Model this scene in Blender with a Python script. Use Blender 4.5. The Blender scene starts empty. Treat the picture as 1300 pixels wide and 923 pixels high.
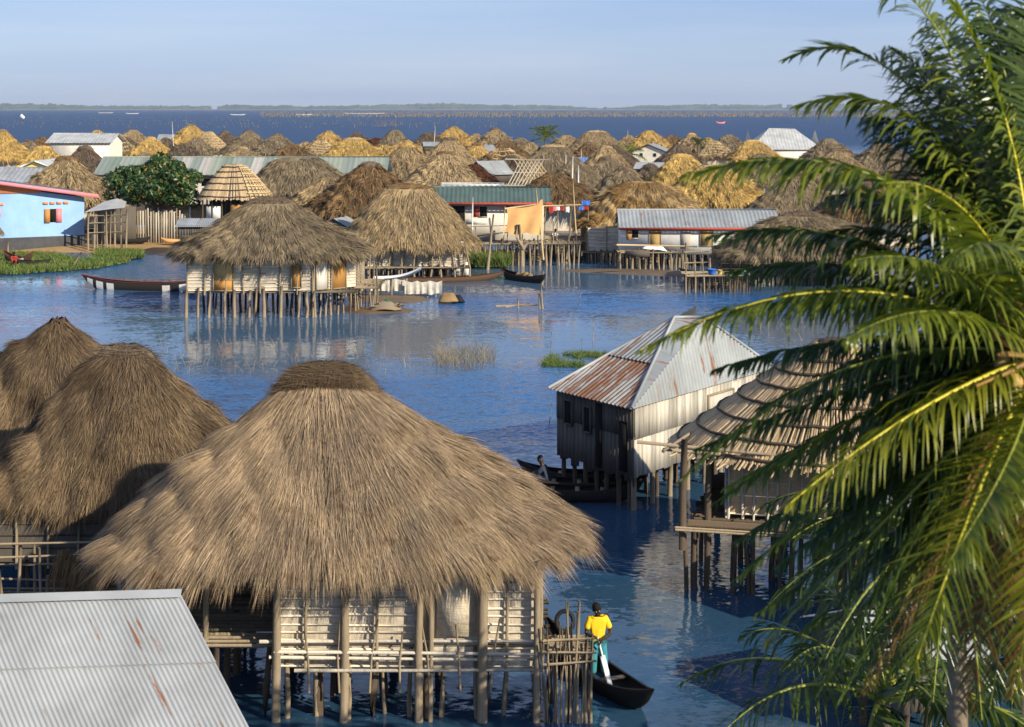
import bpy, math, random
import numpy as np
from mathutils import Vector, Matrix, noise as mnoise

PI = math.pi
R = math.radians
F = 2000.0; CX = 650.0; HY = 137.0; H = 12.0     # how the view was measured: focal length, centre column, horizon row, eye height

def at(px, py, z):
    Y = F * (H - z) / (py - HY)
    return Vector(((px - CX) * Y / F, Y, z))
def atY(px, py, Y):
    return Vector(((px - CX) * Y / F, Y, H - (py - HY) * Y / F))

scene = bpy.context.scene
COL = scene.collection

# ------------------------------------------------------------------ materials
MATS = {}
class NT:
    def __init__(s, name):
        s.m = bpy.data.materials.new(name); s.m.use_nodes = True
        s.t = s.m.node_tree; s.n = s.t.nodes; s.l = s.t.links
        s.b = s.n['Principled BSDF']; s.out = s.n['Material Output']
        MATS[name] = s.m
    def new(s, typ, **kw):
        n = s.n.new(typ)
        for k, v in kw.items():
            if k.startswith('i_'):
                n.inputs[k[2:].replace('_', ' ')].default_value = v
            else: setattr(n, k, v)
        return n
    def link(s, a, b): s.l.new(a, b)
    def noise(s, vec, scale, detail=4, rough=.6, dist=0):
        n = s.new('ShaderNodeTexNoise'); n.inputs['Scale'].default_value = scale
        n.inputs['Detail'].default_value = detail; n.inputs['Roughness'].default_value = rough
        n.inputs['Distortion'].default_value = dist
        if vec is not None: s.link(vec, n.inputs['Vector'])
        return n.outputs['Fac']
    def mapping(s, out, scale, loc=(0,0,0), rot=(0,0,0)):
        m = s.new('ShaderNodeMapping'); m.inputs['Scale'].default_value = scale
        m.inputs['Location'].default_value = loc; m.inputs['Rotation'].default_value = rot
        s.link(out, m.inputs['Vector']); return m.outputs['Vector']
    def coord(s, which='Object'):
        if not hasattr(s, 'tc'): s.tc = s.new('ShaderNodeTexCoord')
        return s.tc.outputs[which]
    def ramp(s, fac, stops, interp='LINEAR'):
        r = s.new('ShaderNodeValToRGB'); r.color_ramp.interpolation = interp
        e = r.color_ramp.elements
        while len(e) < len(stops): e.new(.5)
        for i, (p, c) in enumerate(stops):
            e[i].position = p; e[i].color = (*c, 1) if len(c) == 3 else c
        s.link(fac, r.inputs['Fac']); return r.outputs['Color']
    def mix(s, fac, a, b, mode='MIX'):
        m = s.new('ShaderNodeMix', data_type='RGBA', blend_type=mode)
        for sock, v in ((m.inputs[0], fac), (m.inputs[6], a), (m.inputs[7], b)):
            if isinstance(v, bpy.types.NodeSocket): s.link(v, sock)
            elif isinstance(v, (tuple, list)): sock.default_value = (*v[:3], 1)
            else: sock.default_value = v
        return m.outputs[2]
    def math(s, op, a, b=0.0, clamp=False):
        m = s.new('ShaderNodeMath', operation=op, use_clamp=clamp)
        for sock, v in ((m.inputs[0], a), (m.inputs[1], b)):
            if isinstance(v, bpy.types.NodeSocket): s.link(v, sock)
            else: sock.default_value = v
        return m.outputs[0]
    def island(s):
        g = s.new('ShaderNodeNewGeometry'); return g.outputs['Random Per Island']
    def objrand(s):
        g = s.new('ShaderNodeObjectInfo'); return g.outputs['Random']
    def color(s, c):
        if isinstance(c, bpy.types.NodeSocket): s.link(c, s.b.inputs['Base Color'])
        else: s.b.inputs['Base Color'].default_value = (*c, 1)
        return s
    def rough(s, r, spec=.3):
        if isinstance(r, bpy.types.NodeSocket): s.link(r, s.b.inputs['Roughness'])
        else: s.b.inputs['Roughness'].default_value = r
        s.b.inputs['Specular IOR Level'].default_value = spec
        return s
    def bump(s, h, strength, dist=.02):
        b = s.new('ShaderNodeBump'); b.inputs['Strength'].default_value = strength
        b.inputs['Distance'].default_value = dist
        s.link(h, b.inputs['Height']); s.link(b.outputs[0], s.b.inputs['Normal']); return s

def mul(c, k): return tuple(min(1, x * k) for x in c)

def m_thatch(name, c, streak=1.0, patch=None):
    t = NT(name)
    uv = t.new('ShaderNodeUVMap').outputs[0]
    st = t.noise(t.mapping(uv, (14, 1.6, 1)), streak, 5, .7)
    big = t.noise(t.coord('Object'), .55, 4, .6, .6)
    med = t.noise(t.coord('Object'), 2.6, 3, .6)
    isl = t.island()
    f = t.math('ADD', t.math('MULTIPLY', isl, .55), t.math('MULTIPLY', st, .55))
    col = t.ramp(f, [(.18, mul(c, .28)), (.42, mul(c, .82)), (.88, mul(c, 1.6))])
    col = t.mix(t.ramp(big, [(.35, (0,0,0)), (.65, (1,1,1))]), t.mix(1.0, col, (.74, .72, .72), 'MULTIPLY'), t.mix(1.0, col, (1.12, 1.08, 1.0), 'MULTIPLY'))
    col = t.mix(t.ramp(med, [(.3, (1,1,1)), (.42, (0,0,0))]), col, t.mix(1.0, col, (.66, .6, .55), 'MULTIPLY'))
    if patch:
        pn = t.noise(t.coord('Object'), .35, 3, .5, .8)
        col = t.mix(t.ramp(pn, [(.46, (0,0,0)), (.56, (1,1,1))]), col, t.mix(isl, mul(patch, .6), mul(patch, 1.3)))
    t.color(col).rough(.85, .15)
    t.bump(st, .9, .05)
    return t.m

def m_wood(name, c, var=.5, sc=(6, 6, 1.2), rough=.8):
    t = NT(name)
    n = t.noise(t.mapping(t.coord('Object'), sc), 3, 5, .65)
    f = t.math('ADD', t.math('MULTIPLY', n, .7), t.math('MULTIPLY', t.island(), .4))
    t.color(t.ramp(f, [(.2, mul(c, 1 - var)), (.55, c), (.9, mul(c, 1 + var * .8))])).rough(rough, .2).bump(n, .5, .02)
    return t.m

def m_matting(name, c):
    t = NT(name)
    o = t.coord('Object')
    n1 = t.noise(t.mapping(o, (9, 9, 2.2)), 3, 5, .7)
    n2 = t.noise(t.mapping(o, (1.2, 1.2, 14)), 3, 3, .7)
    n3 = t.noise(o, .8, 4, .6)
    f = t.math('ADD', t.math('MULTIPLY', n1, .6), t.math('MULTIPLY', n2, .4))
    col = t.ramp(f, [(.3, mul(c, .5)), (.5, c), (.7, mul(c, 1.25))])
    col = t.mix(t.ramp(n3, [(.35, (0,0,0)), (.6, (1,1,1))]), t.mix(1.0, col, (.72, .68, .62), 'MULTIPLY'), col)
    t.color(col).rough(.85, .15).bump(f, .8, .03)
    return t.m

def m_metal(name, c, rust=.1, rc=(.17, .080, .045), rough=.45, streak=(1, 1, 1)):
    t = NT(name)
    o = t.coord('Object')
    n = t.noise(o, .7, 5, .6)
    uv = t.new('ShaderNodeUVMap').outputs[0]
    n2 = t.noise(t.mapping(uv, (3.2, .35, 1)), 2.2, 5, .65)
    n3 = t.noise(o, 5, 4, .6)
    sheet = t.new('ShaderNodeTexWhiteNoise', noise_dimensions='1D')
    sx = t.new('ShaderNodeSeparateXYZ'); t.link(uv, sx.inputs[0])
    t.link(t.math('FLOOR', t.math('MULTIPLY', sx.outputs[0], 1 / .8)), sheet.inputs['W'])
    base = t.ramp(n, [(.3, mul(c, .75)), (.7, mul(c, 1.15))])
    base = t.mix(t.math('MULTIPLY', sheet.outputs[0], .35), base, t.mix(1.0, base, (.72, .74, .78), 'MULTIPLY'))
    f = t.math('ADD', t.math('ADD', t.math('MULTIPLY', n2, .75), t.math('MULTIPLY', n3, .15)), t.math('MULTIPLY', sheet.outputs[0], .1))
    lo = .78 - rust * .5
    mask = t.ramp(f, [(lo, (0,0,0)), (lo + .07, (1,1,1))])
    t.color(t.mix(mask, base, t.mix(n3, mul(rc, .7), mul(rc, 1.6))))
    t.rough(t.mix(mask, (rough,)*3, (.9,)*3), .4)
    t.b.inputs['Metallic'].default_value = .0
    return t.m

def m_plain(name, c, rough=.8, var=.15, sc=2.0, spec=.2, bumpy=.15):
    t = NT(name)
    n = t.noise(t.coord('Object'), sc, 5, .65)
    t.color(t.ramp(n, [(.3, mul(c, 1 - var)), (.7, mul(c, 1 + var))])).rough(rough, spec)
    if bumpy: t.bump(n, bumpy, .02)
    return t.m

def m_leaf(name, c1, c2, dry=(.25, .2, .03), dryf=.12, trans=.35, rough=.42):
    t = NT(name)
    isl = t.island()
    n = t.noise(t.coord('Object'), 1.1, 3, .6)
    f = t.math('ADD', t.math('MULTIPLY', isl, .6), t.math('MULTIPLY', n, .5))
    col = t.ramp(f, [(.2, c1), (.8, c2)])
    w = t.new('ShaderNodeTexWhiteNoise', noise_dimensions='1D'); t.link(isl, w.inputs['W'])
    col = t.mix(t.math('LESS_THAN', w.outputs[0], dryf), col, dry)
    t.color(col).rough(rough, .5)
    tr = t.new('ShaderNodeBsdfTranslucent'); t.link(t.mix(1.0, col, (1.0, 1.15, .45), 'MULTIPLY'), tr.inputs['Color'])
    mx = t.new('ShaderNodeMixShader'); mx.inputs[0].default_value = trans
    t.link(t.b.outputs[0], mx.inputs[1]); t.link(tr.outputs[0], mx.inputs[2]); t.link(mx.outputs[0], t.out.inputs[0])
    return t.m

T_TAN = m_thatch('thatch_tan', (.29, .215, .122))
T_FORE = m_thatch('thatch_weathered_straw', (.285, .212, .138))
T_GREY = m_thatch('thatch_grey', (.205, .162, .105))
T_BROWN = m_thatch('thatch_brown', (.165, .105, .052))
T_BROWN2 = m_thatch('thatch_brown_ragged', (.165, .118, .072), patch=(.095, .064, .038))
T_DARK = m_thatch('thatch_dark', (.125, .094, .067))
T_GOLD = m_thatch('thatch_golden', (.46, .31, .105))
T_GOLDTAN = m_thatch('thatch_golden_tan', (.42, .28, .10))
T_RED = m_thatch('thatch_red_brown', (.075, .03, .014))
T_LIGHT = m_thatch('thatch_pale', (.37, .275, .158))
T_MOTTLE = m_thatch('thatch_mottled', (.42, .30, .15), patch=(.24, .14, .05))
TH = dict(tan=T_TAN, grey=T_GREY, brown=T_BROWN, dark=T_DARK, gold=T_GOLD, goldtan=T_GOLDTAN, red=T_RED, light=T_LIGHT, mottle=T_MOTTLE, fore=T_FORE)
M_REED = m_wood('reed_slats', (.44, .32, .19), .55, (3, 3, 3))
M_REEDLIT = m_wood('bamboo_pale', (.50, .37, .20), .4)
M_MAT = m_matting('woven_matting', (.60, .52, .42))
M_MATPALE = m_matting('pale_matting', (.66, .57, .44))
M_MATY = m_matting('woven_matting_yellow', (.52, .36, .16))
M_SLAT = m_wood('split_bamboo', (.66, .58, .45), .3, (1, 1, 8))
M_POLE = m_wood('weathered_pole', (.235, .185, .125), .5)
M_POLED = m_wood('dark_shaded_pole', (.085, .062, .043), .5)  # dark wood; on inner stilts and left walls its tone stands in for shade
M_DOORO = m_wood('orange_door_wood', (.42, .21, .06), .3)
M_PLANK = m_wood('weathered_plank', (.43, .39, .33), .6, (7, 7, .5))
M_PLANKD = m_wood('dark_shaded_plank', (.10, .085, .07), .4, (8, 8, .6))  # dark wood; also puts shade into left walls, back walls and gables
M_HULL = m_wood('tarred_hull', (.020, .017, .015), .5, (1.5, 1.5, 8))
M_HULLB = m_wood('brown_hull', (.075, .042, .024), .5, (1.5, 1.5, 8))
M_WHITE = m_plain('white_paint', (.72, .69, .64), .7, .12, 3)
M_WALLW = m_plain('whitewashed_wall', (.66, .61, .53), .85, .15, 1.2)
M_BLUE = m_plain('pale_blue_wall', (.27, .44, .70), .85, .10, .8)
M_CHAR = m_plain('charcoal_plinth', (.06, .06, .065), .85, .25, 2)
M_PINK = m_plain('pink_paint', (.72, .22, .25), .6, .1)
M_ORANGE = m_plain('orange_paint', (.70, .25, .10), .7, .12)
M_RED = m_plain('red_paint', (.38, .06, .04), .6, .15)
M_YELLOWW = m_plain('yellow_wall', (.75, .58, .16), .8, .1)
M_GREENR = m_metal('dark_green_sheet', (.075, .115, .10), .05, rough=.5)
M_SILVER = m_metal('galvanised_sheet', (.27, .29, .30), .42)
M_SILVERD = m_metal('galvanised_sheet_grey', (.32, .33, .34), .36)
M_SILVERL = m_metal('pale_sheet', (.44, .44, .43), .25)
M_RUST = m_metal('rusty_sheet', (.34, .32, .29), .64)
M_BLACK = m_plain('opening_shade_black', (.01, .009, .008), .9, .2)  # flat black standing in for the unlit inside of doors and windows
M_SKIN = m_plain('dark_skin', (.035, .018, .011), .5, .15, 8, .4)
M_HAIR = m_plain('black_hair', (.008, .007, .006), .8, .2, 30)
M_YSHIRT = m_plain('yellow_cloth', (.80, .50, .02), .8, .08, 6)
M_TEAL = m_plain('teal_cloth', (.04, .22, .26), .8, .15, 6)
M_DARKC = m_plain('dark_cloth', (.03, .04, .07), .8, .2, 6)
M_REDC = m_plain('red_cloth', (.35, .04, .03), .8, .2, 6)
M_WHITEC = m_plain('white_cloth', (.75, .74, .72), .8, .08, 6)
M_PENC = m_plain('pale_netting', (.50, .47, .41), .85, .3, 4)
M_BLUEC = m_plain('blue_cloth', (.03, .16, .55), .7, .1, 6)
M_CLOTHO = m_plain('orange_cloth', (.72, .40, .16), .85, .12, 1.5)
M_RUBBER = m_plain('black_rubber', (.012, .012, .013), .6, .2)
M_CONC = m_plain('pale_concrete', (.50, .45, .38), .9, .2, 2)
M_SAND = m_plain('sand', (.34, .215, .10), .95, .15, .6)
M_MUD = m_plain('wet_mud', (.13, .085, .045), .6, .3, .5, .4)
M_GRASSB = m_plain('grass_soil', (.05, .075, .02), .95, .3, 1)
M_GRASS = m_leaf('grass_blades', (.07, .12, .02), (.16, .22, .05), dryf=.1, trans=.3, rough=.7)
M_REEDS = m_leaf('dry_reeds', (.16, .12, .07), (.34, .27, .17), dryf=.0, trans=.2, rough=.8)
M_MANGO = m_leaf('broad_leaves', (.020, .055, .014), (.055, .11, .022), dry=(.30, .17, .03), dryf=.07, trans=.25)
M_PALM = m_leaf('palm_leaflets', (.050, .082, .008), (.22, .25, .025), dry=(.22, .20, .05), dryf=.05, trans=.38, rough=.32)
M_PALMY = m_leaf('palm_leaflets_yellow', (.14, .17, .012), (.36, .35, .035), dry=(.30, .27, .07), dryf=.06, trans=.42, rough=.35)
M_PALMD = m_leaf('palm_leaflets_shade_green', (.022, .045, .008), (.078, .115, .018), dry=(.08, .07, .02), dryf=.05, trans=.3, rough=.3)  # dark copy of the leaflets, shade within the crown put into the colour
M_PALMB = m_leaf('palm_leaflets_dead', (.13, .06, .015), (.30, .17, .045), dry=(.2, .09, .02), dryf=.3, trans=.3, rough=.6)
M_RACH = m_plain('palm_midrib', (.58, .50, .04), .45, .15, 3, .4)
M_RACHG = m_plain('palm_midrib_green', (.20, .22, .03), .45, .2, 3, .4)
M_RACHB = m_plain('palm_midrib_brown', (.25, .14, .04), .6, .2, 3, .4)
M_BARK = m_wood('palm_bark', (.20, .155, .11), .5, (2, 2, 9))
M_NUT = m_plain('coconut_husk', (.38, .24, .07), .5, .2, 4, .4)
M_FARW = m_plain('distant_foliage', (.07, .09, .06), .95, .35, .02)
M_FARS = m_plain('distant_shore', (.25, .19, .12), .95, .3, .01)
M_BASKET = m_matting('basket_weave', (.27, .18, .09))
M_TARP = m_plain('blue_plastic', (.04, .17, .62), .4, .1, 3, .5)
M_GREENP = m_plain('green_plastic', (.02, .10, .05), .4, .1, 3, .5)
M_YELP = m_plain('yellow_plastic', (.65, .45, .12), .4, .1, 3, .5)

def mat_striped():
    t = NT('striped_painted_sheet')
    uv = t.new('ShaderNodeUVMap').outputs[0]
    sx = t.new('ShaderNodeSeparateXYZ'); t.link(uv, sx.inputs[0])
    w = t.new('ShaderNodeTexWhiteNoise', noise_dimensions='1D')
    t.link(t.math('FLOOR', t.math('MULTIPLY', sx.outputs[0], 1 / 1.0)), w.inputs['W'])
    c = t.ramp(w.outputs[0], [(0, (.19, .23, .19)), (.22, (.28, .31, .25)), (.4, (.22, .255, .23)), (.6, (.40, .37, .34)), (.78, (.27, .30, .26)), (.9, (.44, .41, .37))], 'CONSTANT')
    n = t.noise(t.coord('Object'), 1.5, 4, .6)
    t.color(t.mix(n, t.mix(1.0, c, (.8, .8, .8), 'MULTIPLY'), c)).rough(.6, .3)
    return t.m
M_STRIPE = mat_striped()

WAVE = .85
def mat_water():
    t = NT('lagoon_water')
    o = t.coord('Object')
    g = t.new('ShaderNodeNewGeometry')
    pos = g.outputs['Position']
    wind = t.noise(t.mapping(pos, (.010, .045, 1), (3.1, 1.7, 0)), 1.0, 4, .55, .4)     # calm streaks and ruffled ones
    calm = t.ramp(wind, [(.44, (0,0,0)), (.60, (1,1,1))])
    def vn(scale, sc, det, rough):
        n = t.new('ShaderNodeTexNoise'); n.inputs['Scale'].default_value = scale; n.inputs['Detail'].default_value = det; n.inputs['Roughness'].default_value = rough
        t.link(t.mapping(pos, sc), n.inputs['Vector'])
        s_ = t.new('ShaderNodeVectorMath', operation='SUBTRACT'); t.link(n.outputs['Color'], s_.inputs[0]); s_.inputs[1].default_value = (.5, .5, .5)
        return s_.outputs[0]
    def vscale(v, k):
        s_ = t.new('ShaderNodeVectorMath', operation='SCALE'); t.link(v, s_.inputs[0])
        if isinstance(k, (int, float)): s_.inputs['Scale'].default_value = k
        else: t.link(k, s_.inputs['Scale'])
        return s_.outputs[0]
    def vadd(a, b):
        s_ = t.new('ShaderNodeVectorMath', operation='ADD'); t.link(a, s_.inputs[0]); t.link(b, s_.inputs[1]); return s_.outputs[0]
    # wave slopes, added to the surface normal directly so that far water stays as choppy as near water
    spx = t.new('ShaderNodeSeparateXYZ'); t.link(pos, spx.inputs[0])
    openw = t.new('ShaderNodeMapRange'); openw.inputs['From Min'].default_value = 330; openw.inputs['From Max'].default_value = 520; t.link(spx.outputs[1], openw.inputs['Value'])
    nearw = t.new('ShaderNodeMapRange'); nearw.inputs['From Min'].default_value = 75; nearw.inputs['From Max'].default_value = 50; t.link(spx.outputs[1], nearw.inputs['Value']); nearw = nearw.outputs[0]
    openw = openw.outputs[0]      # the open lagoon beyond the village is windier
    calm = t.math('MAXIMUM', calm, openw)
    amp = t.math('ADD', t.math('ADD', t.math('MULTIPLY', calm, WAVE), t.math('ADD', .12, t.math('MULTIPLY', nearw, .06))), t.math('MULTIPLY', openw, 2.6))
    sl_ = vadd(vscale(vn(5.5, (.7, 1.3, 1), 3, .6), amp), vscale(vn(1.3, (.5, 1.5, 1), 2, .5), t.math('MULTIPLY', amp, .45)))
    flat_ = t.new('ShaderNodeVectorMath', operation='MULTIPLY'); t.link(sl_, flat_.inputs[0]); flat_.inputs[1].default_value = (1, 1, 0)
    base_ = t.new('ShaderNodeVectorMath', operation='ADD'); t.link(flat_.outputs[0], base_.inputs[0]); base_.inputs[1].default_value = (0, 0, 1)
    nm = t.new('ShaderNodeVectorMath', operation='NORMALIZE'); t.link(base_.outputs[0], nm.inputs[0])
    t.link(nm.outputs[0], t.b.inputs['Normal'])
    t.b.inputs['IOR'].default_value = 1.40
    t.link(t.math('SUBTRACT', .5, t.math('MULTIPLY', openw, .38)), t.b.inputs['Specular IOR Level'])
    col = t.mix(openw, t.mix(calm, t.mix(nearw, (.065, .12, .19), (.024, .062, .11)), t.mix(nearw, (.015, .105, .28), (.013, .075, .18))), (.002, .024, .085))  # pale streaks, darker near and far water: sky reflection put into the colour
    t.color(col)
    t.link(t.math('ADD', t.math('MULTIPLY', calm, .16), .05), t.b.inputs['Roughness'])
    df = t.new('ShaderNodeBsdfDiffuse'); df.inputs['Color'].default_value = (.006, .034, .10, 1)   # deep blue far out stands in for the high sky that steep waves mirror
    ms = t.new('ShaderNodeMixShader'); t.link(t.math('MULTIPLY', openw, .5), ms.inputs[0]); t.link(t.b.outputs[0], ms.inputs[1]); t.link(df.outputs[0], ms.inputs[2]); t.link(ms.outputs[0], t.out.inputs[0])
    return t.m
M_WATER = mat_water()

# ------------------------------------------------------------------ mesh building
class MB:
    def __init__(s): s.v = []; s.f = []; s.uv = []; s.n = 0
    def add(s, V, Fc, uv=None, mi=0):
        V = np.asarray(V, dtype=np.float64).reshape(-1, 3)
        Fc = np.asarray(Fc, dtype=np.int64)
        if Fc.ndim == 1: Fc = Fc.reshape(1, -1)
        s.v.append(V); s.f.append((Fc + s.n, mi))
        s.uv.append(np.zeros((len(V), 2)) if uv is None else np.asarray(uv, dtype=np.float64).reshape(-1, 2))
        s.n += len(V); return s
    def box(s, c, d, rot=None, mi=0, taper=1.0):
        x, y, z = d[0] / 2, d[1] / 2, d[2] / 2
        V = np.array([(-x,-y,-z),(x,-y,-z),(x,y,-z),(-x,y,-z),(-x*taper,-y*taper,z),(x*taper,-y*taper,z),(x*taper,y*taper,z),(-x*taper,y*taper,z)])
        if rot is not None:
            if isinstance(rot, (int, float)): rot = Matrix.Rotation(rot, 3, 'Z')
            V = V @ np.array(rot.to_3x3()).T
        V = V + np.array(c)
        s.add(V, [(0,3,2,1),(4,5,6,7),(0,1,5,4),(1,2,6,5),(2,3,7,6),(3,0,4,7)], mi=mi); return s
    def tube(s, pts, rad, n=6, cap=True, mi=0, squash=1.0):
        pts = [Vector(p) for p in pts]
        if isinstance(rad, (int, float)): rad = [rad] * len(pts)
        rings = []; up = Vector((0, 0, 1))
        V = []
        for i, p in enumerate(pts):
            d = (pts[min(i + 1, len(pts) - 1)] - pts[max(i - 1, 0)])
            d = d.normalized() if d.length > 1e-9 else Vector((0, 0, 1))
            a = d.cross(up)
            if a.length < .05: a = d.cross(Vector((1, 0, 0)))
            a.normalize(); b = d.cross(a)
            for k in range(n):
                th = 2 * PI * k / n
                V.append(p + a * (math.cos(th) * rad[i]) + b * (math.sin(th) * rad[i] * squash))
        Fc = []
        for i in range(len(pts) - 1):
            for k in range(n):
                Fc.append((i*n+k, i*n+(k+1)%n, (i+1)*n+(k+1)%n, (i+1)*n+k))
        s.add(V, Fc, mi=mi)
        if cap:
            m = len(pts) - 1
            base = s.n - len(V)
            s.f.append((np.array([[base + k for k in range(n)]]), mi))
            s.f.append((np.array([[base + m*n + k for k in reversed(range(n))]]), mi))
        return s
    def pole(s, p0, p1, r0, r1=None, n=6, bend=.02, rng=random, mi=0):
        p0 = Vector(p0); p1 = Vector(p1); L = (p1 - p0).length
        r1 = r0 * .8 if r1 is None else r1
        o = Vector((rng.uniform(-1, 1), rng.uniform(-1, 1), 0)) * bend * L
        q = (p0 + p1) / 2 + o
        q2 = p0.lerp(p1, .75) + o * .4
        return s.tube([p0, q, q2, p1], [r0, (r0 + r1) / 2 * rng.uniform(.9, 1.1), r1 * 1.05, r1], n, mi=mi)
    def build(s, name, mats, parent=None, smooth=False, loc=None):
        if not isinstance(mats, (list, tuple)): mats = [mats]
        me = bpy.data.meshes.new(name)
        if s.n:
            V = np.concatenate(s.v); UV = np.concatenate(s.uv)
            tot = []; idx = []; mi = []
            for Fc, m in s.f:
                tot.append(np.full(len(Fc), Fc.shape[1])); idx.append(Fc.reshape(-1)); mi.append(np.full(len(Fc), m))
            tot = np.concatenate(tot); idx = np.concatenate(idx); mi = np.concatenate(mi)
            me.vertices.add(len(V)); me.vertices.foreach_set('co', V.reshape(-1).astype(np.float32))
            me.loops.add(len(idx)); me.loops.foreach_set('vertex_index', idx.astype(np.int32))
            me.polygons.add(len(tot))
            st = np.concatenate([[0], np.cumsum(tot)[:-1]])
            me.polygons.foreach_set('loop_start', st.astype(np.int32))
            me.polygons.foreach_set('material_index', mi.astype(np.int32))
            if smooth: me.polygons.foreach_set('use_smooth', np.ones(len(tot), dtype=bool))
            me.update(calc_edges=True)
            uvl = me.uv_layers.new(name='UVMap')
            uvl.data.foreach_set('uv', UV[idx].reshape(-1).astype(np.float32))
            me.validate()
        for m in mats: me.materials.append(m)
        o = bpy.data.objects.new(name, me); COL.objects.link(o)
        if parent is not None: o.parent = parent
        if loc is not None: o.location = loc
        return o

def tag(o, label=None, cat=None, group=None, kind=None):
    if label: o['label'] = label
    if cat: o['category'] = cat
    if group: o['group'] = group
    if kind: o['kind'] = kind
    return o
def thing(name, loc, rz, label, cat, group=None):
    o = bpy.data.objects.new(name, None); COL.objects.link(o)
    o.empty_display_size = .3
    o.location = loc; o.rotation_euler = (0, 0, rz)
    return tag(o, label, cat, group)
def copy_tree(o, parent=None):
    c = o.copy(); COL.objects.link(c); c.parent = parent
    for ch in list(o.children): copy_tree(ch, c)
    return c

def fbm(x, y, z=0, o=4):
    return mnoise.fractal(Vector((x, y, z)), .8, 2.0, o)

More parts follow.
